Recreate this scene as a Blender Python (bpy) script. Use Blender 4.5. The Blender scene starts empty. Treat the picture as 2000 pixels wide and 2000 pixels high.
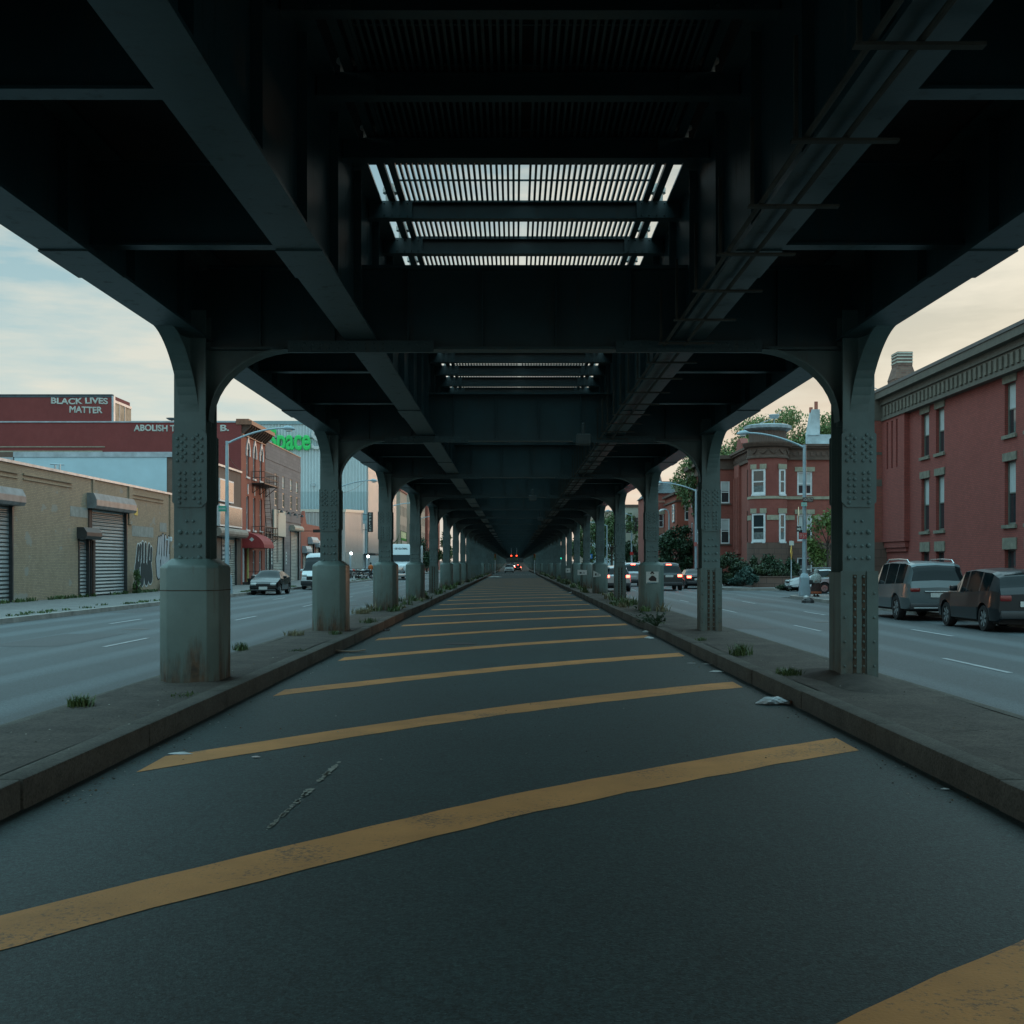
import bpy, bmesh, math, random
from mathutils import Vector, Matrix
R = random.Random(7)
sc = bpy.context.scene
COL = sc.collection
F = 2350.0; CX = 1005.0; HY = 1101.0; CH = 1.8
def Zh(py, y): return CH + (HY - py) * y / F
def Xp(px, y): return (px - CX) * y / F
def Yx(px, X): return X * F / (px - CX)
def lerp(a, b, t): return a + (b - a) * t

# ------------------------------------------------------------------ meshes
class MB:
    def __init__(s): s.v = []; s.f = []; s.m = []
    def add(s, vs, fs, mi=0):
        n = len(s.v); s.v += [tuple(v) for v in vs]
        for f in fs: s.f.append(tuple(n + i for i in f)); s.m.append(mi)
        return s
    def box(s, x0, x1, y0, y1, z0, z1, mi=0):
        v = [(x, y, z) for z in (z0, z1) for y in (y0, y1) for x in (x0, x1)]
        return s.add(v, [(0,2,3,1),(4,5,7,6),(0,1,5,4),(1,3,7,5),(3,2,6,7),(2,0,4,6)], mi)
    def bbox(s, B, u0, u1, v0, v1, d0, d1, mi=0):
        v = [B(u, w, d) for d in (d0, d1) for w in (v0, v1) for u in (u0, u1)]
        return s.add(v, [(0,2,3,1),(4,5,7,6),(0,1,5,4),(1,3,7,5),(3,2,6,7),(2,0,4,6)], mi)
    def quad(s, a, b, c, d, mi=0): return s.add([a, b, c, d], [(0,1,2,3)], mi)
    def tube(s, pts, rad, n=8, mi=0, cap=True):
        pts = [Vector(p) for p in pts]; k = len(pts)
        rs = rad if isinstance(rad, (list, tuple)) else [rad] * k
        vs = []
        for i, p in enumerate(pts):
            d = (pts[min(i+1, k-1)] - pts[max(i-1, 0)])
            if d.length < 1e-9: d = Vector((0,0,1))
            d.normalize()
            a = Vector((0,0,1)) if abs(d.z) < .9 else Vector((1,0,0))
            u = d.cross(a).normalized(); w = d.cross(u)
            for j in range(n):
                t = 2*math.pi*(j+.5)/n
                vs.append(p + u*math.cos(t)*rs[i] + w*math.sin(t)*rs[i])
        fs = [(i*n+j, i*n+(j+1)%n, (i+1)*n+(j+1)%n, (i+1)*n+j) for i in range(k-1) for j in range(n)]
        if cap: fs += [tuple(range(n)), tuple(range((k-1)*n, k*n))]
        return s.add(vs, fs, mi)
    def bar(s, a, b, w, h=None, mi=0):
        a = Vector(a); b = Vector(b); h = w if h is None else h
        d = (b-a).normalized(); z = Vector((0,0,1)) if abs(d.z) < .95 else Vector((0,1,0))
        u = d.cross(z).normalized()*w/2; t = u.cross(d).normalized()*h/2
        v = [p+q for p in (a, b) for q in (-u-t, u-t, u+t, -u+t)]
        return s.add(v, [(0,1,2,3),(4,7,6,5),(0,4,5,1),(1,5,6,2),(2,6,7,3),(3,7,4,0)], mi)
    def lathe(s, prof, c=(0,0,0), n=12, mi=0, sx=1, sy=1):
        vs = []; k = len(prof)
        for (r, z) in prof:
            for j in range(n):
                t = 2*math.pi*j/n
                vs.append((c[0]+r*sx*math.cos(t), c[1]+r*sy*math.sin(t), c[2]+z))
        fs = [(i*n+j, i*n+(j+1)%n, (i+1)*n+(j+1)%n, (i+1)*n+j) for i in range(k-1) for j in range(n)]
        if prof[0][0] > 1e-6: fs.append(tuple(range(n)))
        if prof[-1][0] > 1e-6: fs.append(tuple(range((k-1)*n, k*n)))
        return s.add(vs, fs, mi)
    def prism(s, poly, B, d0, d1, mi=0):      # poly in (u,v) of basis B
        n = len(poly)
        vs = [B(u, v, d0) for u, v in poly] + [B(u, v, d1) for u, v in poly]
        fs = [tuple(range(n)), tuple(range(n, 2*n))] + [(i, (i+1) % n, n+(i+1) % n, n+i) for i in range(n)]
        return s.add(vs, fs, mi)
    def rivet(s, p, nrm, r=.026, h=.02, mi=0):
        p = Vector(p); nrm = Vector(nrm); a = Vector((0,0,1)) if abs(nrm.z) < .9 else Vector((1,0,0))
        u = nrm.cross(a).normalized(); w = nrm.cross(u); n = 7
        vs = [p + (u*math.cos(2*math.pi*j/n)+w*math.sin(2*math.pi*j/n))*r for j in range(n)]
        vs += [p + nrm*h*.75 + (u*math.cos(2*math.pi*j/n)+w*math.sin(2*math.pi*j/n))*r*.7 for j in range(n)]
        vs.append(p + nrm*h)
        fs = [(j, (j+1) % n, n+(j+1) % n, n+j) for j in range(n)] + [(n+j, n+(j+1) % n, 2*n) for j in range(n)]
        return s.add(vs, fs, mi)
    def build(s, name, mats, parent=None, off=None, smooth=None, bevel=0, recalc=True):
        me = bpy.data.meshes.new(name)
        if off is None: off = root_off(parent)
        me.from_pydata([(x-off[0], y-off[1], z-off[2]) for x, y, z in s.v], [], s.f)
        if not isinstance(mats, (list, tuple)): mats = [mats]
        for m in mats: me.materials.append(m)
        if len(mats) > 1: me.polygons.foreach_set('material_index', s.m)
        if recalc:
            bm = bmesh.new(); bm.from_mesh(me); bmesh.ops.recalc_face_normals(bm, faces=bm.faces)
            if bevel:
                es = [e for e in bm.edges if len(e.link_faces) == 2 and e.calc_face_angle(0) > .5]
                bmesh.ops.bevel(bm, geom=es, offset=bevel, segments=2, profile=.5, affect='EDGES', clamp_overlap=True)
            bm.to_mesh(me); bm.free()
        if smooth is not None:
            me.polygons.foreach_set('use_smooth', [True]*len(me.polygons))
            me.set_sharp_from_angle(angle=math.radians(smooth))
        o = bpy.data.objects.new(name, me); COL.objects.link(o)
        if parent is not None: o.parent = parent
        return o
def root_off(p):
    if p is None: return (0,0,0)
    while p.parent: p = p.parent
    return tuple(p.location) if p.get('_w', 1) else (0,0,0)
def tag(o, label=None, cat=None, group=None, kind=None):
    if label: o['label'] = label
    if cat: o['category'] = cat
    if group: o['group'] = group
    if kind: o['kind'] = kind
    return o
def thing(name, label, cat, loc=(0,0,0), rz=0, group=None, world=1):
    o = bpy.data.objects.new(name, None); COL.objects.link(o); o.empty_display_size = .2
    o.location = loc; o.rotation_euler = (0,0,rz)
    if not world: o['_w'] = 0
    return tag(o, label, cat, group)
def kids(o): return [c for c in bpy.data.objects if c.parent == o]
def copy_tree(o, parent=None):
    c = o.copy(); COL.objects.link(c)
    if parent is not None: c.parent = parent
    for ch in kids(o): copy_tree(ch, c)
    return c
class Basis:
    def __init__(s, O, U, N): s.O = Vector(O); s.U = Vector(U); s.N = Vector(N)
    def __call__(s, u, v, d=0): 
        p = s.O + s.U*u + s.N*d; return (p.x, p.y, p.z + v)

# ------------------------------------------------------------------ materials
MT = {}
def base_mat(name):
    m = bpy.data.materials.new(name); m.use_nodes = True
    nt = m.node_tree; b = nt.nodes['Principled BSDF']; return m, nt, b
def N(nt, t, **k):
    n = nt.nodes.new(t)
    for a, v in k.items(): setattr(n, a, v)
    return n
def col4(c): return (c[0], c[1], c[2], 1)
def coords(nt, world):
    if world: return N(nt, 'ShaderNodeNewGeometry').outputs['Position']
    return N(nt, 'ShaderNodeTexCoord').outputs['Object']
def noise(nt, vec, scale, detail=4, rough=.55, sxyz=None):
    if sxyz:
        mp = N(nt, 'ShaderNodeMapping'); mp.inputs['Scale'].default_value = sxyz
        nt.links.new(vec, mp.inputs[0]); vec = mp.outputs[0]
    n = N(nt, 'ShaderNodeTexNoise'); n.inputs['Scale'].default_value = scale
    n.inputs['Detail'].default_value = detail; n.inputs['Roughness'].default_value = rough
    nt.links.new(vec, n.inputs['Vector']); return n.outputs['Fac']
def ramp(nt, fac, stops):
    r = N(nt, 'ShaderNodeValToRGB'); e = r.color_ramp.elements
    while len(e) < len(stops): e.new(.5)
    for i, (p, c) in enumerate(stops):
        e[i].position = p; e[i].color = col4(c) if not isinstance(c, (int, float)) else (c, c, c, 1)
    nt.links.new(fac, r.inputs[0]); return r.outputs[0]
def mix(nt, fac, a, b, mode='MIX'):
    m = N(nt, 'ShaderNodeMix', data_type='RGBA', blend_type=mode)
    for s, v in ((0, fac), (6, a), (7, b)):
        if isinstance(v, (int, float)): m.inputs[s].default_value = v
        elif isinstance(v, tuple): m.inputs[s].default_value = col4(v)
        else: nt.links.new(v, m.inputs[s])
    return m.outputs[2]
def math_(nt, op, a, b=0, c=None):
    m = N(nt, 'ShaderNodeMath', operation=op)
    for i, v in enumerate((a, b, c)):
        if v is None: continue
        if isinstance(v, (int, float)): m.inputs[i].default_value = v
        else: nt.links.new(v, m.inputs[i])
    return m.outputs[0]
def bump(nt, b, h, strength=.3, dist=.02):
    n = N(nt, 'ShaderNodeBump'); n.inputs['Strength'].default_value = strength; n.inputs['Distance'].default_value = dist
    nt.links.new(h, n.inputs['Height']); nt.links.new(n.outputs[0], b.inputs['Normal'])
def mat(name, c, rough=.6, metal=0, var=.25, scale=3, world=False, bmp=.15, emit=None, es=0, coat=0, spec=.5, sxyz=None, alpha=1):
    if name in MT: return MT[name]
    m, nt, b = base_mat(name); b.inputs['Roughness'].default_value = rough; b.inputs['Metallic'].default_value = metal
    b.inputs['Coat Weight'].default_value = coat; b.inputs['Specular IOR Level'].default_value = spec
    v = coords(nt, world)
    if var:
        f = noise(nt, v, scale, 5, .6, sxyz)
        lo = tuple(x*(1-var) for x in c); hi = tuple(min(1, x*(1+var)) for x in c)
        cc = ramp(nt, f, [(.3, lo), (.7, hi)]); nt.links.new(cc, b.inputs['Base Color'])
        if bmp: bump(nt, b, noise(nt, v, scale*8, 3), bmp, .01)
    else: b.inputs['Base Color'].default_value = col4(c)
    if emit: b.inputs['Emission Color'].default_value = col4(emit); b.inputs['Emission Strength'].default_value = es
    MT[name] = m; return m
def uvwall(nt):
    g = N(nt, 'ShaderNodeNewGeometry'); p = N(nt, 'ShaderNodeSeparateXYZ'); n = N(nt, 'ShaderNodeSeparateXYZ')
    nt.links.new(g.outputs['Position'], p.inputs[0]); nt.links.new(g.outputs['True Normal'], n.inputs[0])
    ax = math_(nt, 'GREATER_THAN', math_(nt, 'ABSOLUTE', n.outputs[0]), .71)
    u = math_(nt, 'ADD', math_(nt, 'MULTIPLY', p.outputs[1], ax), math_(nt, 'MULTIPLY', p.outputs[0], math_(nt, 'SUBTRACT', 1, ax)))
    c = N(nt, 'ShaderNodeCombineXYZ'); nt.links.new(u, c.inputs[0]); nt.links.new(p.outputs[2], c.inputs[1])
    return c.outputs[0], g.outputs['Position']
def brick(name, c1, c2, mortar, rough=.85, stain=(.5, .35), bw=.22, bh=.075, ms=.012, patch=None):
    if name in MT: return MT[name]
    m, nt, b = base_mat(name); v, P = uvwall(nt)
    t = N(nt, 'ShaderNodeTexBrick'); nt.links.new(v, t.inputs['Vector'])
    t.inputs['Scale'].default_value = 1; t.inputs['Brick Width'].default_value = bw; t.inputs['Row Height'].default_value = bh
    t.inputs['Mortar Size'].default_value = ms; t.inputs['Color1'].default_value = col4(c1); t.inputs['Color2'].default_value = col4(c2)
    t.inputs['Mortar'].default_value = col4(mortar); t.inputs['Bias'].default_value = 0
    big = noise(nt, P, .45, 6, .65); fine = noise(nt, P, 2.5, 5, .7, (1, 1, .5))
    a = mix(nt, ramp(nt, big, [(.35, 0.0), (.7, stain[0])]), t.outputs[0], tuple(x*.55 for x in c1))
    a = mix(nt, ramp(nt, fine, [(.45, 0.0), (.75, stain[1])]), a, tuple(min(1, x*1.25+.03) for x in c2))
    if patch:
        pf = ramp(nt, noise(nt, P, .8, 3, .5, (1, 1, 1.6)), [(.62, 0.0), (.65, .7)])
        a = mix(nt, pf, a, patch)
    nt.links.new(a, b.inputs['Base Color']); b.inputs['Roughness'].default_value = rough
    bump(nt, b, t.outputs['Fac'], -.4, .01)
    MT[name] = m; return m
def stripes(name, c, pitch, axis='z', depth=.5, rough=.45, metal=0, dirt=.3, grime=(.1,.1,.09)):
    """corrugated / slatted metal: colour with painted groove shade, a bump profile and dirt"""
    if name in MT: return MT[name]
    m, nt, b = base_mat(name); v, P = uvwall(nt)
    s = N(nt, 'ShaderNodeSeparateXYZ'); nt.links.new(v, s.inputs[0])
    q = s.outputs[1] if axis == 'z' else s.outputs[0]
    w = math_(nt, 'SINE', math_(nt, 'MULTIPLY', q, 2*math.pi/pitch))
    f = noise(nt, P, .8, 6, .65, (1, 1, .35))
    cc = mix(nt, ramp(nt, f, [(.45, 0.0), (.8, dirt)]), c, grime)
    edge = ramp(nt, w, [(0.0, .84), (.35, 1.0)])  # grooves darkened in the base colour as painted shade
    cc = mix(nt, 1, cc, edge, 'MULTIPLY')
    nt.links.new(cc, b.inputs['Base Color']); b.inputs['Roughness'].default_value = rough; b.inputs['Metallic'].default_value = metal
    bump(nt, b, w, depth, pitch*.22)
    MT[name] = m; return m

def steel_mat(name, c, rust=.35, rustz=1.0, gl=.48):
    m, nt, b = base_mat(name); P = coords(nt, True)
    f = noise(nt, P, 1.3, 6, .65); c1 = ramp(nt, f, [(.3, tuple(x*.78 for x in c)), (.7, tuple(x*1.2 for x in c))])
    sp = N(nt, 'ShaderNodeSeparateXYZ'); nt.links.new(P, sp.inputs[0])
    streak = noise(nt, P, 5, 5, .7, (1, 1, .12))
    low = ramp(nt, math_(nt, 'DIVIDE', sp.outputs[2], rustz), [(.1, .30), (1.0, .0)])
    k = math_(nt, 'ADD', streak, low); rm = ramp(nt, k, [(.57, 0.0), (.80, rust)])
    rc = ramp(nt, noise(nt, P, 9, 4), [(.35, (.045,.022,.012)), (.7, (.13,.065,.03))])
    cc = mix(nt, rm, c1, rc); nt.links.new(cc, b.inputs['Base Color'])
    nt.links.new(ramp(nt, rm, [(0, gl), (1, .9)]), b.inputs['Roughness'])
    bump(nt, b, noise(nt, P, 14, 4), .12, .01)
    MT[name] = m; return m

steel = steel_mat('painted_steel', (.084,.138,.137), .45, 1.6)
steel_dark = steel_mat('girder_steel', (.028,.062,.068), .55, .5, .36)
jacketm = steel_mat('painted_concrete', (.105,.158,.146), .85, .9)
def speckle(nt, P, a, scale, lo, hi):
    v = N(nt, 'ShaderNodeTexVoronoi'); v.inputs['Scale'].default_value = scale; nt.links.new(P, v.inputs['Vector'])
    s = N(nt, 'ShaderNodeSeparateColor'); nt.links.new(v.outputs['Color'], s.inputs[0])
    g = ramp(nt, s.outputs[0], [(0, lo), (.75, 1.0), (.93, hi*.8), (1, hi)])
    r = N(nt, 'ShaderNodeVectorMath', operation='MULTIPLY'); nt.links.new(a, r.inputs[0]); 
    sc_ = N(nt, 'ShaderNodeVectorMath', operation='SCALE'); nt.links.new(g, sc_.inputs[0]); sc_.inputs[3].default_value = 1.0
    nt.links.new(sc_.outputs[0], r.inputs[1]); return r.outputs[0]
def rough_mat(name, c, var=.4, scale=2, sp=(60, .5, 1.0), rough=.9):
    m, nt, b = base_mat(name); P = coords(nt, True)
    a = ramp(nt, noise(nt, P, scale, 6, .65), [(.3, tuple(x*(1-var) for x in c)), (.7, tuple(x*(1+var) for x in c))])
    a = mix(nt, ramp(nt, noise(nt, P, scale*5, 5, .7), [(.5, 0.0), (.7, .5)]), a, tuple(x*.45 for x in c))
    a = speckle(nt, P, a, sp[0], sp[1], sp[2]*1.0); nt.links.new(a, b.inputs['Base Color']); b.inputs['Roughness'].default_value = rough
    bump(nt, b, noise(nt, P, 30, 5, .7), .5, .015); MT[name] = m; return m
def asphalt(name, c, lanes=False):
    m, nt, b = base_mat(name); P = coords(nt, True)
    big = noise(nt, P, .35, 6, .6); grain = noise(nt, P, 55, 3, .7); mid = noise(nt, P, 6, 5, .65)
    a = ramp(nt, big, [(.3, tuple(x*.75 for x in c)), (.7, tuple(x*1.2 for x in c))])
    a = mix(nt, .35, a, ramp(nt, mid, [(.3, tuple(x*.6 for x in c)), (.7, tuple(x*1.4 for x in c))]))
    g2 = noise(nt, P, 24, 4, .8); g3 = noise(nt, P, 95, 2, .6)
    a = mix(nt, ramp(nt, g2, [(.50, 0.0), (.66, .55)]), a, tuple(x*1.9 for x in c))
    a = mix(nt, ramp(nt, g2, [(.34, .6), (.47, 0.0)]), a, tuple(x*.45 for x in c))
    a = mix(nt, ramp(nt, g3, [(.60, 0.0), (.70, .6)]), a, tuple(x*3.2 for x in c))
    st = noise(nt, P, .9, 5, .6, (1, .35, 1)); a = mix(nt, ramp(nt, st, [(.56, 0.0), (.74, .55)]), a, tuple(x*.5 for x in c))
    vo = N(nt, 'ShaderNodeTexVoronoi', feature='DISTANCE_TO_EDGE'); vo.inputs['Scale'].default_value = .16
    wv = N(nt, 'ShaderNodeMix', data_type='VECTOR'); 
    mp = N(nt, 'ShaderNodeVectorMath', operation='ADD'); nz = N(nt, 'ShaderNodeTexNoise'); nz.inputs['Scale'].default_value = 1.2
    nt.links.new(P, nz.inputs['Vector']); nt.links.new(P, mp.inputs[0]); nt.links.new(nz.outputs['Color'], mp.inputs[1]); nt.links.new(mp.outputs[0], vo.inputs['Vector'])
    a = mix(nt, ramp(nt, vo.outputs['Distance'], [(.0015, .45), (.004, 0.0)]), a, tuple(x*.35 for x in c))
    rough = .66
    if lanes:
        sp = N(nt, 'ShaderNodeSeparateXYZ'); nt.links.new(P, sp.inputs[0])
        ax = math_(nt, 'ABSOLUTE', sp.outputs[0])
        wob = math_(nt, 'MULTIPLY', noise(nt, P, .5, 3, .5, (1, .06, 1)), 1.4)
        s = math_(nt, 'SINE', math_(nt, 'MULTIPLY', math_(nt, 'ADD', ax, wob), 2*math.pi/1.65))
        side = ramp(nt, math_(nt, 'DIVIDE', ax, 10), [(.47, 0.0), (.50, .75)])
        k = mix(nt, ramp(nt, s, [(0, 0.0), (1, 1.0)]), tuple(x*.6 for x in c), tuple(x*2.0 for x in c))
        fac = N(nt, 'ShaderNodeMath', operation='MULTIPLY'); nt.links.new(side, fac.inputs[0])
        nt.links.new(ramp(nt, noise(nt, P, .3, 4, .6, (1, .1, 1)), [(.3, .5), (.6, 1.0)]), fac.inputs[1])
        a = mix(nt, fac.outputs[0], a, mix(nt, .2, k, a))
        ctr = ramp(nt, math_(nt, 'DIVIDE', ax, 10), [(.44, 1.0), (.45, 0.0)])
        under_deck_shade = mix(nt, 1, a, (.40,.62,.57), 'MULTIPLY'); a = mix(nt, ctr, mix(nt, 1, a, (.78,.85,.86), 'MULTIPLY'), under_deck_shade)  # centre roadway colour darkened, standing in for shade under the viaduct
    a = speckle(nt, P, a, 62, .35, 1.0); a = speckle(nt, P, a, 130, .5, 1.0)
    a = mix(nt, 1, a, (1.45,1.45,1.45), 'MULTIPLY')
    nt.links.new(a, b.inputs['Base Color']); b.inputs['Roughness'].default_value = rough
    bump(nt, b, grain, .35, .012)
    MT[name] = m; return m
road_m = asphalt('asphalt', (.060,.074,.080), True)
conc = rough_mat('kerb_concrete', (.088,.084,.070), .3, 1.7)
walk = rough_mat('sidewalk_concrete', (.19,.195,.19), .2, 1.0)
median_m = rough_mat('median_paving', (.072,.062,.050), .45, 1.3, (45, .4, 1.0))
dirt = mat('dirt', (.045,.04,.033), .95, var=.4, scale=3, world=True, bmp=.8)
def paint_mat(name, c, wear=.5):
    m, nt, b = base_mat(name); P = coords(nt, True)
    a = ramp(nt, noise(nt, P, 1.5, 5, .6), [(.3, tuple(x*.72 for x in c)), (.7, c)])
    w = ramp(nt, math_(nt, 'ADD', math_(nt, 'MULTIPLY', noise(nt, P, 26, 6, .8), .6), math_(nt, 'MULTIPLY', noise(nt, P, 1.1, 4, .6), .4)), [(.545, 0.0), (.60, wear)])
    nt.links.new(mix(nt, w, a, (.06,.065,.066)), b.inputs['Base Color']); b.inputs['Roughness'].default_value = .75
    bump(nt, b, noise(nt, P, 55, 3), .3, .01)
    MT[name] = m; return m
yellow = paint_mat('yellow_paint', (.62,.275,.085), .7)
white_line = paint_mat('white_paint', (.34,.36,.37), .8)
grime_white = paint_mat('worn_paint', (.33,.33,.28), .9)
glass = mat('window_glass', (.025,.035,.04), .06, var=0, spec=.9)
glass_car = mat('car_glass', (.006,.012,.014), .06, var=0, spec=.22)
frame_w = mat('white_frame', (.62,.66,.68), .5, var=.12, scale=4)
frame_d = mat('dark_frame', (.05,.06,.055), .5, var=.2)
blind = mat('blind', (.42,.47,.47), .7, var=.1)
curtain = mat('curtain', (.12,.14,.14), .8, var=.5, scale=6)
red_brick = brick('red_brick', (.34,.082,.058), (.26,.060,.045), (.15,.085,.07))
red_paint = brick('painted_red_brick', (.24,.048,.044), (.215,.043,.04), (.17,.04,.038), stain=(.45,.2))
red_face = brick('salmon_brick', (.36,.10,.065), (.33,.09,.06), (.27,.09,.06), stain=(.35,.2))
maroon_wall = brick('maroon_painted_wall', (.31,.066,.052), (.235,.050,.040), (.13,.045,.038), stain=(.35,.25))
tan_brick = brick('tan_brick', (.38,.285,.185), (.27,.20,.135), (.17,.15,.125), stain=(.6,.4), patch=(.25,.25,.23))
brown_brick = brick('brown_brick', (.12,.075,.055), (.15,.09,.065), (.16,.13,.11))
grey_block = brick('grey_block', (.17,.155,.16), (.22,.20,.20), (.10,.095,.10), bw=1.6, bh=.32, ms=.012, stain=(.4,.3))
beige_brick = brick('beige_brick', (.42,.34,.27), (.38,.31,.25), (.33,.28,.23), stain=(.3,.2))
pale_stone = mat('pale_stone', (.30,.29,.22), .85, var=.2, scale=5, world=True, bmp=.4)
brownstone = brick('brownstone_blocks', (.15,.095,.075), (.125,.08,.065), (.06,.045,.04), bw=1.1, bh=.42, ms=.02, stain=(.5,.3))
cornice_m = mat('brown_cornice', (.095,.062,.048), .75, var=.25, scale=3, world=True)
stucco = mat('pale_blue_stucco', (.44,.60,.66), .9, var=.07, scale=.8, world=True, bmp=.1)
roof_tar = mat('roof_tar', (.10,.11,.12), .9, var=.4, scale=1, world=True)
slate = brick('slate', (.07,.09,.10), (.09,.115,.125), (.04,.05,.055), bw=.3, bh=.2, ms=.01)
metal_flash = mat('metal_flashing', (.35,.42,.46), .45, metal=.3, var=.25, scale=2, world=True)
shutter = stripes('roller_shutter', (.33,.37,.38), .18, 'z', 1.0, .4, .5)
shutter2 = stripes('pale_shutter', (.40,.42,.38), .14, 'z', 1.0, .45, .3)
corr = stripes('corrugated_white', (.54,.67,.71), .45, 'x', .8, .42, .15, .12)
corr2 = stripes('corrugated_grey', (.50,.50,.49), .45, 'x', .8, .30, .3, .15)
corr_dark = stripes('corrugated_teal', (.40,.54,.58), .45, 'x', .8, .45, .15, .12)
black_iron = mat('black_iron', (.02,.02,.02), .5, var=.3)
black_box = mat('dark_metal', (.025,.028,.03), .45, var=.3, scale=2)
galv = mat('galvanised', (.36,.44,.48), .45, metal=.35, var=.15, scale=2)
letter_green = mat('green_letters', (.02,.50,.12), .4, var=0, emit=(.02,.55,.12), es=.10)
letter_grey = mat('pale_letters', (.50,.54,.54), .4, var=0)
letter_white = paint_mat('painted_letters', (.52,.56,.52), .25)
plastic_w = mat('white_plastic', (.55,.58,.58), .5, var=.2, scale=9)
paper_w = mat('paper', (.5,.52,.5), .8, var=.15, scale=20)
rubber = mat('rubber', (.012,.012,.013), .8, var=.2)
chrome = mat('chrome', (.55,.57,.58), .2, metal=.9, var=0)
red_lit = mat('brake_light_lit', (.5,.02,.01), .3, var=0, emit=(1.0,.10,.06), es=11)
red_dull = mat('tail_light', (.16,.01,.01), .2, var=0, coat=.5)
head_m = mat('headlight_glass', (.45,.5,.5), .1, var=0, coat=.8)
head_lit = mat('headlight_lit', (.8,.8,.75), .2, var=0, emit=(1,.93,.8), es=10)
plate_m = mat('number_plate', (.5,.52,.5), .5, var=.2, scale=30)
# ================================================================== GROUND
def rise(y): return 0 if y < 300 else 3.2*((y-300)/350.0)**1.5
def strip(name, x0, x1, ys, z, m, x0b=None):
    b = MB(); pts = []
    for y in ys: pts += [(x0, y, z+rise(y)), (x1, y, z+rise(y))]
    n = len(ys)
    b.add(pts, [(2*i, 2*i+1, 2*i+3, 2*i+2) for i in range(n-1)])
    return tag(b.build(name, m), kind='structure')
g = MB(); gy = [-60, 150, 300, 360, 420, 480, 540, 600, 650, 3000]
for i in range(len(gy)-1):
    a, c = gy[i], gy[i+1]; za = min(rise(a), rise(650))-.03; zc = min(rise(c), rise(650))-.03
    g.quad((-1500, a, za), (1500, a, za), (1500, c, zc), (-1500, c, zc))
tag(g.build('ground', dirt), kind='structure')
ys = [-40, 0, 100, 200, 300, 340, 380, 420, 460, 500, 540, 580, 620, 650]
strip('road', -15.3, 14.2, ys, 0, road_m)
b = MB(); b.quad((14.2,64.5,-.004),(120,64.5,-.004),(120,80.5,-.004),(14.2,80.5,-.004)); tag(b.build('side_street', road_m), kind='structure')
b = MB(); b.quad((14.2,199,-.004),(120,199,-.004),(120,214,-.004),(14.2,214,-.004)); b.quad((-120,199,-.004),(-15.3,199,-.004),(-15.3,214,-.004),(-120,214,-.004))
tag(b.build('cross_street', road_m), kind='structure')

def raised(name, poly, z0, z1, m, kerb_m=None, bevel=.02):
    b = MB(); B = Basis((0,0,0), (1,0,0), (0,1,0))
    n = len(poly)
    vs = [(x, y, z0) for x, y in poly] + [(x, y, z1) for x, y in poly]
    b.add(vs, [tuple(range(n)), tuple(range(n, 2*n))] + [(i, (i+1) % n, n+(i+1) % n, n+i) for i in range(n)])
    return b.build(name, m, bevel=bevel)
# pavements with separate kerb stones
def corner_arc(cx, cy, r, a0, a1, n=8): return [(cx+r*math.cos(math.radians(lerp(a0,a1,i/n))), cy+r*math.sin(math.radians(lerp(a0,a1,i/n)))) for i in range(n+1)]
tag(raised('left_pavement', [(-15.5,-40),(-15.5,198),(-60,198),(-60,-40)], -.02, .15, walk), kind='structure')
tag(raised('left_pavement_far', [(-15.5,215),(-15.5,330),(-60,330),(-60,215)], -.02, .15, walk), kind='structure')
tag(raised('right_pavement', [(14.4,-40)]+[(60,-40),(60,64)]+[(x,y) for x,y in corner_arc(16.6,61.8,2.2,90,180)], -.02, .15, walk), kind='structure')
tag(raised('right_pavement_beyond', corner_arc(16.6,83.2,2.2,180,270)+[(60,81),(60,198),(14.4,198)], -.02, .15, walk), kind='structure')
tag(raised('right_pavement_far', [(14.4,215),(60,215),(60,330),(14.4,330)], -.02, .15, walk), kind='structure')
kb = MB()
kb.box(-15.5,-15.3,-40,198,-.02,.157); kb.box(14.2,14.397,-40,61.8,-.02,.157); kb.box(14.2,14.397,83.2,198,-.02,.157)
kb.box(-15.5,-15.3,215,330,-.02,.157); kb.box(14.2,14.397,215,330,-.02,.157)
def arc_kerb(b, cx, cy, a0, a1):
    o = corner_arc(cx,cy,2.4,a0,a1); i = corner_arc(cx,cy,2.2,a0,a1)
    for k in range(len(o)-1):
        p = [o[k],o[k+1],i[k+1],i[k]]
        b.add([(x,y,-.02) for x,y in p]+[(x,y,.157) for x,y in p],[(0,1,2,3),(4,5,6,7),(0,1,5,4),(1,2,6,5),(2,3,7,6),(3,0,4,7)])
arc_kerb(kb,16.6,61.8,90,180); arc_kerb(kb,16.6,83.2,180,270); kb.box(16.6,60,64,64.2,-.02,.157); kb.box(16.6,60,80.8,81,-.02,.157)
tag(kb.build('street_kerb', mat('pale_kerb', (.24,.23,.21), .85, var=.3, scale=1.5, world=True, bmp=.3)), kind='structure')
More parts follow.
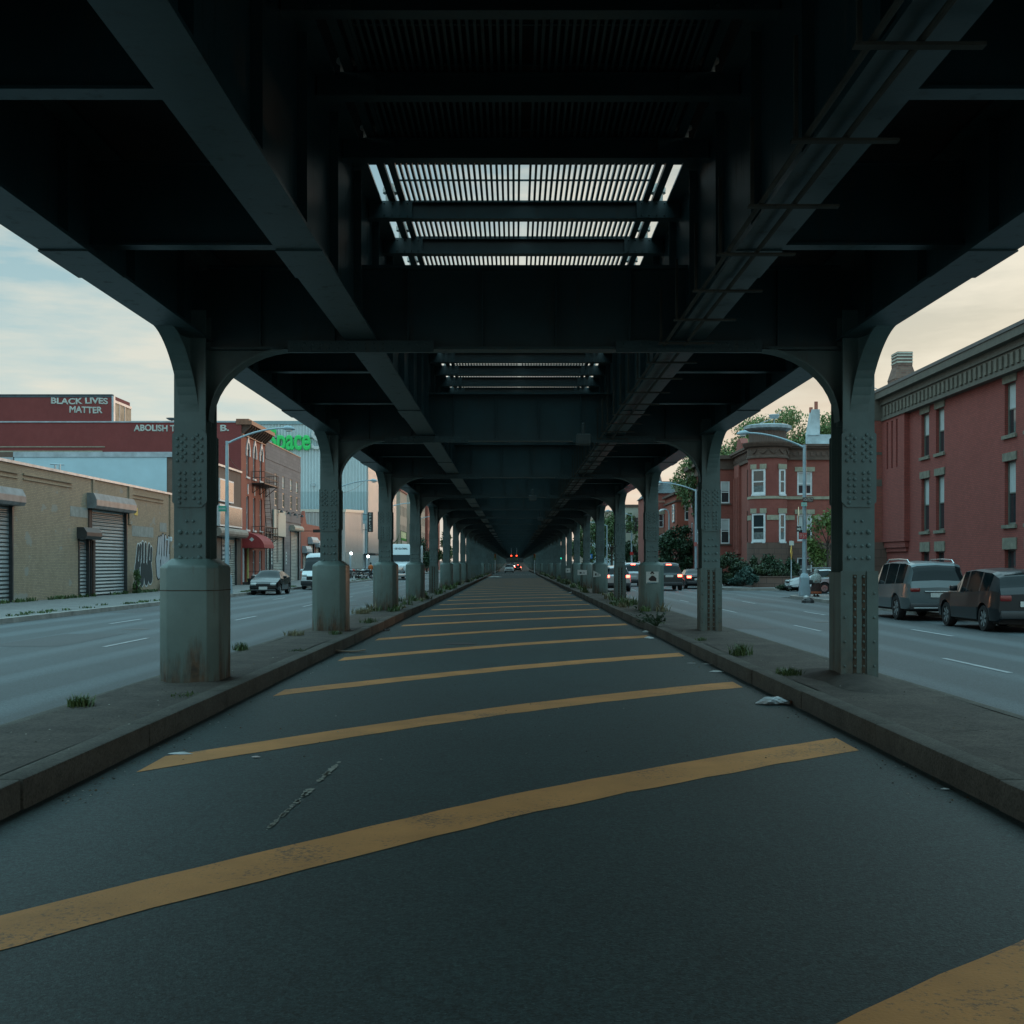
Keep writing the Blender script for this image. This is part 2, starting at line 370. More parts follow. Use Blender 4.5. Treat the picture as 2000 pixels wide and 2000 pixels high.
# the two medians
def median(name, xin, xout):
    s = 1 if xout > xin else -1
    k = MB(); m = MB()
    for y0, y1 in ((-40, 197), (217, 300)):
        y = y0
        while y < y1-.5:
            e = min(y+3.05, y1); j = .012*math.sin(y*1.7)
            a, c = sorted((xin+j, xin+s*.24+j))
            k.box(a, c, y+.008, e-.008, -.03, .22+.006*math.sin(y*2.3)); y = e
        a, c = sorted((xin+s*.255, xout))
        nseg = int((y1-y0)/2.5); nx = 6; vs = []; fs = []
        for i in range(nseg+1):
            for q in range(nx+1):
                yy = lerp(y0, y1, i/nseg); xx = lerp(a, c, q/nx)
                zz = .205 + .012*math.sin(yy*.9+q) + .008*math.sin(yy*2.1+q*1.7)
                vs.append((xx, yy, zz))
        for i in range(nseg):
            for q in range(nx):
                n0 = i*(nx+1)+q; fs.append((n0, n0+1, n0+nx+2, n0+nx+1))
        m.add(vs, fs)
        xo = xout; m.quad((xo,y0,-.02),(xo,y0,.2),(xo,y1,.2),(xo,y1,-.02)); m.quad((a,y1,-.02),(c,y1,-.02),(c,y1,.2),(a,y1,.2))
        k.box(min(xo,xo+s*.16), max(xo,xo+s*.16), y0, y1, -.03, .195)
    tag(m.build(name, median_m, smooth=50), kind='structure')
    tag(k.build(name.replace('median','median_kerb'), conc, bevel=.018, smooth=40), kind='structure')
median('left_median', -3.60, -4.98); median('right_median', 3.54, 5.22)

def med_joints(name, xin, xout):
    s_ = 1 if xout > xin else -1; a, c = sorted((xin+s_*.255, xout)); b = MB(); q_ = random.Random(3)
    y = 4.0
    while y < 75:
        sk = q_.uniform(-.25,.25); vs = []
        for q in range(25):
            t = q/24; xx = lerp(a+.01, c-.01, t); yy = y+sk*t+q_.uniform(-.012,.012); zz = .205+.012*math.sin(yy*.9+t*6)+.008*math.sin(yy*2.1+t*6*1.7)+.004
            vs += [(xx, yy, zz), (xx, yy+q_.uniform(.008,.02), zz)]
        b.add(vs, [(2*i,2*i+1,2*i+3,2*i+2) for i in range(24)]); y += q_.choice((1.5, 1.6, 2.9))
    tag(b.build(name, MT.get('joint_dirt') or mat('joint_dirt', (.012,.011,.009), .95, var=.2)), kind='structure')
med_joints('left_median_joints', -3.60, -4.98); med_joints('right_median_joints', 3.54, 5.22)
# ---- markings: yellow hatching bars (a bend at mid road), lane dashes
def ribbon(b, pts, wy, z=.004, jag=.02):
    vs = []; 
    for i in range(len(pts)-1):
        a, c = pts[i], pts[i+1]; n = 14
        for k in range(n+ (1 if i == len(pts)-2 else 0)):
            t = k/n; x = lerp(a[0], c[0], t); p0_, p1_, p2_ = pts
            lin = lerp(a[1], c[1], t); q_ = (p0_[1]*(x-p1_[0])*(x-p2_[0])/((p0_[0]-p1_[0])*(p0_[0]-p2_[0])) + p1_[1]*(x-p0_[0])*(x-p2_[0])/((p1_[0]-p0_[0])*(p1_[0]-p2_[0])) + p2_[1]*(x-p0_[0])*(x-p1_[0])/((p2_[0]-p0_[0])*(p2_[0]-p1_[0])))
            y = lerp(lin, q_, .75)
            vs.append((x, y-wy/2+R.uniform(-jag, jag), z)); vs.append((x, y+wy/2+R.uniform(-jag, jag)*.5, z))
    # ends cut parallel to the kerb rather than across the bar
    n = len(vs)//2
    b.add(vs, [(2*i, 2*i+1, 2*i+3, 2*i+2) for i in range(n-1)])
for k in range(-1, 24):
    b = MB(); ym = 8.88 + 5.93*k
    bend = .9 if k > 4 else 1
    ribbon(b, [(-3.28+.05*R.random(), ym-4.0*bend), (-.08, ym), (3.30+.05*R.random(), ym+3.1*bend)], .84, jag=.03)
    tag(b.build('hatch_marking', yellow), kind='structure')
b = MB()
for X, phase in ((-8.86, 26.0), (-12.1, 36.0), (8.15, 32.0), (10.85, 42.0)):
    y = phase - 36.6
    while y < 290:
        if y > -30 and not 196 < y < 216: b.box(X-.055, X+.055, y, y+3.05, .004, .008)
        y += 12.2
tag(b.build('lane_dashes', white_line), kind='structure')
b = MB()
for i in range(16): b.quad((-3.3+i*.43,197.5,.008),(-3.08+i*.43,197.5,.008),(-3.08+i*.43,200.5,.008),(-3.3+i*.43,200.5,.008))
for x0 in (-15, 5.5):
    for i in range(20): b.quad((x0+i*.45,197.5,.008),(x0+.22+i*.45,197.5,.008),(x0+.22+i*.45,200.5,.008),(x0+i*.45,200.5,.008))
tag(b.build('crosswalk', white_line), kind='structure')
for i, (x, yy) in enumerate(((-10.4, 33), (-7.1, 52), (-13.4, 78), (9.6, 37), (6.9, 60), (12.6, 70), (-1.2, 27))):
    b = MB(); b.lathe([(0,.012),(.30,.012),(.33,.008),(.36,.010),(.38,0)], (x, yy, 0), 24); tag(b.build('manhole_cover', MT.get('cast_iron') or mat('cast_iron', (.035,.032,.03), .6, var=.4, scale=20)), kind='structure')
pm_ = asphalt('asphalt_patch', (.035,.040,.043))
for i, (x0, x1, ya_, yb_) in enumerate(((-11.6,-9.9,26,31), (-8.2,-6.2,60,71), (5.9,7.4,33,40), (9.1,10.4,46,58), (-14.9,-13.6,44,52), (11.3,12.3,55,63))):
    b = MB(); b.quad((x0,ya_,.004),(x1,ya_+.2,.004),(x1-.1,yb_,.004),(x0+.1,yb_-.2,.004)); tag(b.build('road_patch', pm_), kind='structure')
# worn old paint line lower left of the near lane
b = MB()
for i in range(60):
    t = i/59; 
    if .62 < t < .72 or R.random() < .18: continue
    px = lerp(521, 662, t); py = lerp(1622, 1490, t); y = CH*F/(py-HY); x = Xp(px, y)
    w = R.uniform(.012,.05)*(1.2-.9*abs(t-.75)); a = R.random()*3
    pts = [(x+w*math.cos(a+q*1.26)*R.uniform(.5,1), y+w*2.2*math.sin(a+q*1.26)*R.uniform(.5,1), .007) for q in range(5)]
    b.add(pts, [(0,1,2,3,4)])
tag(b.build('worn_marking', grime_white), kind='structure')

# ================================================================== VIADUCT
XL, XR = -4.416, 4.68; IL, IR = -2.11, 2.39; Y0 = 16.36; S = 12.3; NB = 48
via = thing('elevated_railway_viaduct', 'grey green riveted steel railway viaduct on two rows of columns over the avenue', 'viaduct', (.13, 0, 0))
def column_mesh(typ, inner):   # local: centre x=0, front face y=0 (towards camera), ground 0; inner=+1: bay is to +x
    sh = MB(); w = .215; D = .62
    sh.box(-w, w, 0, .035, .15, 5.25); sh.box(-w, w, D-.035, D, .15, 5.25)
    sh.box(-.03, .03, .035, D-.035, .15, 5.25)
    for sx in (-1, 1):      # angle legs beside the web
        sh.box(*sorted((sx*.03, sx*.14)), .035, .055, .2, 5.2); sh.box(*sorted((sx*.03, sx*.14)), D-.055, D-.035, .2, 5.2)
    # bracket flange rising toward the camera and away, quarter arcs
    def arc_pts(rx, rz, n=9): return [(rx*(1-math.cos(t*math.pi/2/n)), rz*math.sin(t*math.pi/2/n)) for t in range(n+1)]
    brs = []
    for sg, yb in ((-1, 0), (1, D)):
        br = MB(); brs.append(br)
        P = arc_pts(1.0, 1.02, 14); zb = 3.86
        for (a, za), (c, zc) in zip(P[:-1], P[1:]):
            y1, y2 = yb+sg*a, yb+sg*c
            o1, o2 = -inner*.11*za/1.02, -inner*.11*zc/1.02; l1, r1, l2, r2 = -.125+o1, .125+o1, -.125+o2, .125+o2
            FS = [(0,1,2,3),(4,5,6,7),(0,1,5,4),(1,2,6,5),(2,3,7,6),(3,0,4,7)]
            br.add([(l1,y1,zb+za),(r1,y1,zb+za),(r2,y2,zb+zc),(l2,y2,zb+zc),(l1,y1,zb+za+.03),(r1,y1,zb+za+.03),(r2,y2,zb+zc+.03),(l2,y2,zb+zc+.03)], FS)
            br.add([(-.012+o1,y1,zb+za+.02),(.012+o1,y1,zb+za+.02),(.012+o2,y2,zb+zc+.02),(-.012+o2,y2,zb+zc+.02),(-.012+o1,y1,4.9),(.012+o1,y1,4.9),(.012+o2,y2,4.9),(-.012+o2,y2,4.9)], FS)
    # transverse arch toward the middle
    P = arc_pts(1.18, .99, 12); zb = 3.76; yc = D/2
    ar = MB()
    for (a, za), (c, zc) in zip(P[:-1], P[1:]):
        x1, x2 = inner*(w+a), inner*(w+c)
        ar.add([(x1,yc-.15,zb+za),(x1,yc+.15,zb+za),(x2,yc+.15,zb+zc),(x2,yc-.15,zb+zc),(x1,yc-.15,zb+za+.03),(x1,yc+.15,zb+za+.03),(x2,yc+.15,zb+zc+.03),(x2,yc-.15,zb+zc+.03)],
               [(0,1,2,3),(4,5,6,7),(0,1,5,4),(1,2,6,5),(2,3,7,6),(3,0,4,7)])
        ar.add([(x1,yc-.02,zb+za+.02),(x1,yc+.02,zb+za+.02),(x2,yc+.02,zb+zc+.02),(x2,yc-.02,zb+zc+.02),(x1,yc-.02,4.75),(x1,yc+.02,4.75),(x2,yc+.02,4.75),(x2,yc-.02,4.75)],
               [(0,1,2,3),(4,5,6,7),(0,1,5,4),(1,2,6,5),(2,3,7,6),(3,0,4,7)])
    ar.box(*sorted((-inner*w, inner*w)), yc-.02, yc+.02, 3.7, 5.2)
    # splice plate
    pls = []; c = .07; e = .235
    for yy0, yy1, ny in ((-.018, 0, -1), (D, D+.018, 1)):
        pl = MB(); pls.append(pl)
        poly = [(-e+c,2.57),(e-c,2.57),(e,2.57+c),(e,3.63-c),(e-c,3.63),(-e+c,3.63),(-e,3.63-c),(-e,2.57+c)]
        pl.prism(poly, Basis((0,0,0),(1,0,0),(0,1,0)), yy0, yy1)
        yf = yy0 if ny < 0 else yy1
        for sx in (-1, 1):
            for r in range(4):
                z = 3.50-.10*r
                pl.rivet((sx*.105, yf, z+.05), (0,ny,0)); pl.rivet((sx*.055, yf, z), (0,ny,0)); pl.rivet((sx*.165, yf, z), (0,ny,0))
            for r in range(5):
                z = 3.03-.085*r; pl.rivet((sx*.06, yf, z), (0,ny,0)); pl.rivet((sx*.135, yf, z+.006), (0,ny,0))
            pl.rivet((sx*.135, yf, 2.63), (0,ny,0))
    for z, big in ((2.38,0),(2.22,1),(2.04,1),(1.87,1)):
        for sx in (-1, 1):
            sh.rivet((sx*.045,0,z),(0,-1,0), .022)
            if big: sh.rivet((sx*.13,0,z+.01),(0,-1,0), .036, .028)
    jk = MB()
    if typ == 'A':
        x0, x1, y0, y1 = -.40, .40, -.16, D+.17; ch = .13
        def octo(z, s, c=ch):
            a, b_, c_, d = x0+s, x1-s, y0+s, y1-s
            return [(a+c,c_,z),(b_-c,c_,z),(b_,c_+c,z),(b_,d-c,z),(b_-c,d,z),(a+c,d,z),(a,d-c,z),(a,c_+c,z)]
        L = octo(.1,0)+octo(1.74,0)+octo(1.78,.02)+octo(1.87,.15,.03)
        fs = [tuple(range(8))] + [(i*8+j, i*8+(j+1)%8, (i+1)*8+(j+1)%8, (i+1)*8+j) for i in range(3) for j in range(8)] + [tuple(range(24,32))]
        jk.add(L, fs)
    else:
        e = .235
        jk.box(-e, e, -.02, -.002, .1, 1.70); jk.box(-e, e, D+.002, D+.02, .1, 1.70)
        jk.box(-e, -e+.02, -.002, D+.002, .1, 1.68); jk.box(e-.02, e, -.002, D+.002, .1, 1.68)
        jk.box(-e-.02, -.10, -.04, -.02, .1, 1.70); jk.box(.10, e+.02, -.04, -.02, .1, 1.70)
        for r in range(13):
            z = .3+.11*r
            for sx in (-1,1): jk.rivet((sx*.06,-.02,z),(0,-1,0),.02); 
            if r % 3 == 1:
                for sx in (-1,1): jk.rivet((sx*.2,-.04,z),(0,-1,0),.02)
    return sh, brs, ar, pls, jk
rust_strip = steel_mat('rusty_steel', (.080,.125,.118), .5, 1.2)
protos = {}
_q = random.Random(2); RS = []
for sx in (-1, 1):
    z = .22; _b = MB()
    while z < 1.62:
        h_ = _q.uniform(.03,.07); w_ = _q.uniform(.021,.028); _b.box(sx*.06-w_, sx*.06+w_, -.0235, -.0203, z, z+h_); z += h_*_q.uniform(.8,1.0)
    _o = _b.build('rust_streak', mat('rust_stain', (.050,.036,.024), .95, var=.6, scale=7), off=(0,0,0)); RS.append(_o.data); bpy.data.objects.remove(_o)
for typ in 'AB':
    for inner in (1, -1):
        sh, br, ar, pl, jk = column_mesh(typ, inner)
        def M(n, b, m, **k):
            o = b.build(n, m, off=(0,0,0), **k); me = o.data; bpy.data.objects.remove(o); return me
        protos[typ, inner] = [('column', M('column', sh, steel)), *[('curved_bracket', M('curved_bracket', q, steel, smooth=30)) for q in br], ('arch_bracket', M('arch_bracket', ar, steel, smooth=30)),
                              *[('splice_plate', M('splice_plate', q, steel, smooth=35)) for q in pl],
                              ('concrete_jacket' if typ == 'A' else 'steel_casing', M('jacket', jk, jacketm if typ == 'A' else rust_strip, bevel=.012 if typ == 'A' else 0, smooth=35))]
def put_column(X, y, typ, inner, simple=False):
    P = protos[typ, inner]; rz = rise(y)
    c = bpy.data.objects.new('column', P[0][1]); COL.objects.link(c); c.parent = via; c.location = (X-.13, y, 0)
    for n, me in P[1:]+([('rust_streak', q) for q in RS] if typ == 'B' and y < 80 else []):
        o = bpy.data.objects.new(n, me); COL.objects.link(o); o.parent = c
    if typ == 'A' and X < 0 and Y0-1 < y < Y0+1:
        x0, x1, y0, y1, ch = -.4025, .4025, -.1625, .7925, .131; P8 = [(x0+ch,y0),(x1-ch,y0),(x1,y0+ch),(x1,y1-ch),(x1-ch,y1),(x0+ch,y1),(x0,y1-ch),(x0,y0+ch)]
        b = MB(); b.add([(p,q,z) for z in (1.432,1.444) for p,q in P8], [(i,(i+1)%8,8+(i+1)%8,8+i) for i in range(8)]+[tuple(range(8)),tuple(range(8,16))])
        o = b.build('joint_line', MT['rust_stain'], off=(0,0,0)); o.parent = c
    return c
LT = {0:'A',1:'A',2:'A',3:'A',4:'B',5:'A',6:'A',7:'A',8:'B',9:'B'}
RT = {0:'B',1:'B',2:'A',3:'B',4:'A',5:'A',6:'A',7:'B',8:'B',9:'A'}
for k in range(-1, NB):
    y = Y0+S*k
    put_column(XL, y, LT.get(k, 'AB'[k % 3 > 0]), 1); put_column(XR, y, RT.get(k, 'AB'[(k+1) % 4 > 0]), -1)
# girders
YA, YB = -14.0, Y0+S*(NB-1)+3
def long_girder(X, zb, zt, fl=.22, name='girder'):
    b = MB(); b.box(X-fl, X+fl, YA, YB, zb, zb+.035); b.box(X-.012, X+.012, YA, YB, zb+.035, zt-.03); b.box(X-fl, X+fl, YA, YB, zt-.03, zt)
    for sx in (-1,1):
        b.box(*sorted((X+sx*.012, X+sx*.12)), YA, YB, zb+.035, zb+.05)
        y = YA+1
        while y < 140:      # web stiffeners
            b.box(*sorted((X+sx*.012, X+sx*.11)), y, y+.02, zb+.05, zt-.05); y += 2.05
    for k in range(-1, 12): # flange splice (cover) plates
        yy = Y0+S*k-4.6; b.box(X-fl-.01, X+fl+.01, yy, yy+1.1, zb-.016, zb)
    return b.build(name, steel_dark, via)
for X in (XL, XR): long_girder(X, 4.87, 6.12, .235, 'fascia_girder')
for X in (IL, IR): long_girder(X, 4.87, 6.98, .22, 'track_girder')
def riv_line(b, x0, x1, y, z, n, nrm, r=.014):
    for i in range(n): b.rivet((lerp(x0,x1,(i+.5)/n), y, z), nrm, r, .01)
for k in range(-1, NB):
    y = Y0+S*k+.31; b = MB()
    b.box(XL+.2, XR-.2, y-.15, y+.15, 4.745, 4.78); b.box(XL+.012, XR-.012, y-.012, y+.012, 4.78, 5.86); b.box(XL+.2, XR-.2, y-.16, y+.16, 5.86, 5.9)
    b.box(XL+.2, XR-.2, y-.10, y-.012, 4.78, 4.795)
    if k < 8:
        for xx in [XL+.9+i*1.02 for i in range(8)]: b.box(xx, xx+.018, y-.10, y-.012, 4.80, 5.85)
        for X in (IL, IR):
            b.box(X-1.0, X+1.0, y-.175, y-.15, 4.70, 4.86)
            riv_line(b, X-1.0, X+1.0, y-.175, 4.745, 16, (0,-1,0), .02); riv_line(b, X-.95, X+.95, y-.175, 4.815, 16, (0,-1,0), .02)
    b.build('cross_girder', steel_dark, via)
b = MB()
for k in range(-2, NB-1):
    for t in (1/3, 2/3):
        y = Y0+.3+S*(k+t)
        for x0, x1 in ((XL+.012, IL-.012), (IR+.012, XR-.012)):
            b.box(x0, x1, y-.10, y+.10, 5.1, 5.125); b.box(x0, x1, y-.01, y+.01, 5.125, 5.95); b.box(x0, x1, y-.1, y+.1, 5.95, 5.975)
b.build('floor_beams', steel_dark, via)['kind'] = 'stuff'
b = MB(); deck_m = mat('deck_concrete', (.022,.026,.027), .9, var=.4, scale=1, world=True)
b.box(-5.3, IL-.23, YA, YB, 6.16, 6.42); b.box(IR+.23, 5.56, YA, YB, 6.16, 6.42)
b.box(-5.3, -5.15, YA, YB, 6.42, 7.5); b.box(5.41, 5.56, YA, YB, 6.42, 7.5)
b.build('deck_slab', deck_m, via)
# centre bay: sleeper beams under a bar grating
ybeams = [Y0+S*k+.9+1.95*j for k in range(-2, NB-1) for j in range(6)]
near = [v for v in ybeams if v < 175]
for v in near[:96]:
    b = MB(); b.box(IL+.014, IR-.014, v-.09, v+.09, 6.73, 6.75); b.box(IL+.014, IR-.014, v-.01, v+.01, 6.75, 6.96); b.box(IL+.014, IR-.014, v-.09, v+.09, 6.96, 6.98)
    if v < 45:
        for s, X in ((1, IL+.03), (-1, IR-.03)):
            b.box(*sorted((X, X+s*.62)), v-.10, v-.09, 6.735, 6.975)
            for i in range(4):
                for zz in (6.77, 6.94): b.rivet((X+s*(.22+.11*i), v-.10, zz), (0,-1,0), .013)
    b.build('centre_beam', steel_dark, via)
b = MB()
for v in [q for q in ybeams if q >= 175]: b.box(IL+.014, IR-.014, v-.05, v+.05, 6.73, 6.98)
b.build('far_centre_beams', steel_dark, via)['kind'] = 'stuff'
b = MB(); gx0, gx1 = -1.58, 1.85; n = 46
for i in range(n+1):
    x = lerp(gx0, gx1, i/n)
    if i == n//2: continue
    b.box(x-.016, x+.016, YA, YB, 7.0, 7.055)
y = YA
while y < 90: b.box(gx0, gx1, y, y+.025, 7.02, 7.04); y += .95
b.box(gx0-.07, gx0-.02, YA, YB, 6.99, 7.12); b.box(gx1+.02, gx1+.07, YA, YB, 6.99, 7.12)
b.box(gx0-.22, gx0-.12, YA, YB, 6.99, 7.05); b.box(gx1+.12, gx1+.22, YA, YB, 6.99, 7.05)
b.build('bar_grating', steel_dark, via)
iv = mat('white_insulator', (.45,.45,.42), .5, var=.2); n = 0
for v in near:
    if 8 < v < 60:
        for X in (IL+.33, IR-.33):
            b = MB(); b.lathe([(.07,0),(.07,.12),(.11,.13),(.11,.2),(.06,.21),(.06,.26)], (X, v, 6.982), 12)
            b.build('insulator', [iv], via, smooth=40)
b = MB(); b.box(IL-.25, IR+.25, YA, Y0-.25, 7.14, 7.17); b.build('added_light_cover', deck_m, via)  # added over the near grating to keep light off the underside
# conduits and hangers beside the right track girder
rc_ = mat('rusty_conduit', (.05,.045,.035), .8, var=.4)
for X, z in ((IR-.34, 4.80), (IR-.06, 4.80)):
    b = MB(); b.tube([(X, YA, z), (X, 200, z)], .022, 8); b.build('conduit', rc_, via)
b = MB()
y = 2.2
while y < 150:
    b.box(IR-.45, IR+.30, y, y+.07, 4.755, 4.775); b.bar((IR-.42, y+.03, 4.77), (IR-.42, y+.03, 5.5), .03); y += 1.55
b.build('conduit_hangers', rc_, via)['kind'] = 'stuff'
for yy, px in ((27.6, 1138), (52, 1040), (76, 1055)): 
    b = MB(); x = Xp(px, yy); b.box(x-.16, x+.16, yy-.4, yy-.1, 4.50, 4.74); b.box(x-.04, x+.04, yy-.3, yy-.22, 4.74, 5.0)
    b.build('junction_box', mat('box_grey', (.06,.08,.08), .6), via, bevel=.02)
# ================================================================== BUILDING HELPERS
def wall_holes(b, B, W, u0, v0, v1, holes, rev=.22, mi=0):
    """slab face from u0..u0+W with rectangular openings and their reveals"""
    us = sorted({u0, u0+W} | {h[i] for h in holes for i in (0, 1)}); vs = sorted({v0, v1} | {h[i] for h in holes for i in (2, 3)})
    us = [u for u in us if u0-1e-6 <= u <= u0+W+1e-6]; vs = [v for v in vs if v0-1e-6 <= v <= v1+1e-6]
    for i in range(len(us)-1):
        for j in range(len(vs)-1):
            cu, cv = (us[i]+us[i+1])/2, (vs[j]+vs[j+1])/2
            if any(h[0] < cu < h[1] and h[2] < cv < h[3] for h in holes): continue
            b.quad(B(us[i], vs[j]), B(us[i+1], vs[j]), B(us[i+1], vs[j+1]), B(us[i], vs[j+1]), mi)
    for h in holes:
        a, c, d, e = h[:4]
        for p, q in (((a,d),(c,d)),((c,d),(c,e)),((c,e),(a,e)),((a,e),(a,d))):
            b.quad(B(*p), B(*q), B(q[0],q[1],-rev), B(p[0],p[1],-rev), mi)
def window(root, B, h, fm=None, depth=.16, mid=True, lintel=None, sill=None, shade=0, cur=0, fw=.07, ext=.12, lh=.26, name='window'):
    fm = fm or frame_w; u0, u1, v0, v1 = h; b = MB(); d0, d1 = -depth, -depth+.06
    b.bbox(B, u0, u0+fw, v0, v1, d0, d1); b.bbox(B, u1-fw, u1, v0, v1, d0, d1)
    b.bbox(B, u0+fw, u1-fw, v0, v0+fw*1.2, d0, d1); b.bbox(B, u0+fw, u1-fw, v1-fw, v1, d0, d1)
    vm = (v0+v1)/2
    if mid: b.bbox(B, u0+fw, u1-fw, vm-fw*.35, vm+fw*.35, d0+.005, d1-.012)
    w = b.build(name, fm, root)
    p = MB(); p.bbox(B, u0+fw, u1-fw, v0+fw*1.2, v1-fw, d0+.002, d0+.02); p.build('pane', glass, w)
    if shade: 
        s = MB(); s.bbox(B, u0+fw, u1-fw, v1-fw-(v1-v0-2*fw)*shade, v1-fw, d0+.021, d0+.026); s.build('blind', blind, w)
    if cur:
        s = MB(); s.bbox(B, u0+fw, u1-fw, v0+fw*1.2, v0+fw*1.2+(v1-v0)*cur, d0+.021, d0+.025); s.build('curtain', curtain, w)
    if lintel:
        l = MB(); l.bbox(B, u0-ext, u1+ext, v1+.004, v1+lh, -.02, .05); l.build('lintel', lintel, w)
    if sill:
        l = MB(); l.bbox(B, u0-ext, u1+ext, v0-.14, v0-.004, -.02, .09); l.build('sill', sill, w)
    return w
def mass(b, x0, x1, y0, y1, z0, z1): b.box(x0, x1, y0, y1, z0, z1)
def closed(root, x0, x1, y0, y1, z1, m, skip, roofm=roof_tar, par=.35, z0=0):
    """the other three walls, roof deck and an inner core; skip = side that has its own facade"""
    b = MB(); e = .0
    if skip != '+x': b.quad((x1,y0,z0),(x1,y1,z0),(x1,y1,z1),(x1,y0,z1))
    if skip != '-x': b.quad((x0,y0,z0),(x0,y1,z0),(x0,y1,z1),(x0,y0,z1))
    if skip != '-y': b.quad((x0,y0,z0),(x1,y0,z0),(x1,y0,z1),(x0,y0,z1))
    b.quad((x0,y1,z0),(x1,y1,z0),(x1,y1,z1),(x0,y1,z1))
    w = b.build('side_wall', m, root, recalc=False)
    r = MB(); r.box(x0+.3, x1-.3, y0+.3, y1-.3, z0, z1-par)
    # parapet inner faces and coping
    r.build('roof', roofm, root)
    return w
def coping(root, x0, x1, y0, y1, z, m=metal_flash, t=.08, w=.34, o=.04, name='coping'):
    b = MB()
    b.box(x0-o, x1+o, y0-o, y0+w, z, z+t); b.box(x0-o, x1+o, y1-w, y1+o, z, z+t)
    b.box(x0-o, x0+w, y0+w, y1-w, z, z+t); b.box(x1-w, x1+o, y0+w, y1-w, z, z+t)
    return b.build(name, m, root)
def text_mesh(txt, size, ext=.01, bold=0, spacing=1):
    cu = bpy.data.curves.new('t', 'FONT'); cu.body = txt; cu.size = size; cu.extrude = ext; cu.bevel_depth = bold; cu.bevel_resolution = 0; cu.space_character = spacing
    o = bpy.data.objects.new('t', cu); COL.objects.link(o); dg = bpy.context.evaluated_depsgraph_get(); dg.update()
    me = bpy.data.meshes.new_from_object(o.evaluated_get(dg)); bpy.data.objects.remove(o); return me
def text_on(root, name, txt, B, u, v, size, m, ext=.012, bold=0, d=.01, wide=None, height=None, spacing=1, jit=0):
    me = text_mesh(txt, size, ext, bold, spacing)
    xs = [q.co.x for q in me.vertices]; ysv = [q.co.y for q in me.vertices]
    mx, my = min(xs), min(ysv); sx = (wide/(max(xs)-mx)) if wide else 1; sy = (height/(max(ysv)-my)) if height else 1
    off = root_off(root)
    for q in me.vertices:
        x, y, z = (q.co.x-mx)*sx, (q.co.y-my)*sy, q.co.z
        if jit: y += jit*math.sin(x*1.9+v); x += jit*.6*math.sin(y*2.7+x*.8)
        p = B(u+x, v+y, d+ext+z); q.co = (p[0]-off[0], p[1]-off[1], p[2]-off[2])
    me.materials.clear(); me.materials.append(m)
    o = bpy.data.objects.new(name, me); COL.objects.link(o)
    if root is not None: o.parent = root
    return o
FX = -21.5
BL = Basis((FX,0,0), (0,1,0), (1,0,0))          # left street front: u = world y, normal +x
def lpx(px): return Yx(px, FX)
def lz(py, px): return Zh(py, lpx(px))
def shutter_part(root, B, h, m, box=True, boxh=.5, name='roller_shutter', boxm=None):
    b = MB(); b.bbox(B, h[0]+.09, h[1]-.09, h[2], h[3], -.16, -.1); s = b.build(name, m, root)
    for q in ((h[0]-.02, h[0]+.1), (h[1]-.1, h[1]+.02)):
        f = MB(); f.bbox(B, q[0], q[1], h[2], h[3], -.1, .05); f.build('guide_rail', black_box, s)
    if box:
        c = MB(); u0, u1 = h[0]-.2, h[1]+.25; z = h[3]
        prof = [(.0,z-.02),(.42,z-.02),(.50,z+.12),(.50,z+boxh*.55),(.34,z+boxh),(.0,z+boxh)]
        vs = [B(u0, v, d) for d, v in prof]+[B(u1, v, d) for d, v in prof]; n = len(prof)
        c.add(vs, [tuple(range(n)), tuple(range(n,2*n))]+[(i,(i+1)%n,n+(i+1)%n,n+i) for i in range(n)])
        c.build('housing', boxm or mat('hood_metal', (.17,.19,.20), .5, metal=.3, var=.3, scale=2), s)
    return s

# ================================================================== LEFT SIDE
# --- tan brick garage
y0, y1 = 41.0, 75.7; H1 = 6.1
t = thing('brick_garage', 'low tan brick garage with two roller shutters and bubble graffiti', 'building', (FX, y0, 0))
big = (lpx(171)+.1, lpx(247), .15, 4.62); small = (59.3, 61.05, .15, 3.05); near_ = (46.0, 51.5, .15, 4.3)
b = MB(); wall_holes(b, BL, y1-y0, y0, 0, H1, [big, small, near_], .3)
for ua, ub in ((y0, 52), (52.6, 58.4), (67.4, 73.6)):      # recessed-looking panel borders stand proud
    b.bbox(BL, ua, ub, H1-.62, H1-.55, .001, .05); b.bbox(BL, ua, ub, H1-.42, H1-.34, .001, .07)
b.bbox(BL, 66.9, 67.5, 4.0, H1, .001, .09); b.bbox(BL, 61.2, 61.5, 4.9, H1, .001, .07)
b.bbox(BL, 74.9, 75.7, 0, H1, .001, .08)
b.build('wall', tan_brick, t); closed(t, -44, FX, y0, y1, H1, tan_brick, '+x')
coping(t, -44, FX, y0, y1, H1, metal_flash, .12, .4, .08)
shutter_part(t, BL, big, shutter, True, .75); shutter_part(t, BL, small, shutter, True, .55, boxm=black_box); shutter_part(t, BL, near_, shutter, True, .7)
b = MB(); b.bbox(BL, small[1]+.05, small[1]+.35, .15, 3.0, .001, .12); b.bbox(BL, small[1]+.05, big[0]-.03, 3.0, 5.0, .001, .06); b.build('door_post', mat('rust_brown', (.06,.035,.028), .8), t)
for u0, u1, v0, v1 in ((67.6, 71.6, 3.35, 3.95), (72.9, 74.3, 3.75, 4.3), (58.2, 60.6, 4.1, 4.6)):
    b = MB(); b.bbox(BL, u0, u1, v0, v1, .002, .012); b.build('patch', mat('cement_patch', (.24,.25,.235), .9, var=.2, world=True), t)
b = MB(); b.lathe([(0,-.05),(.09,0),(.09,.22),(0,.27)], (FX+.3, 74.2, 3.2), 10); b.bbox(BL, 74.15, 74.25, 3.25, 3.35, 0, .25); b.build('camera', frame_w, t)
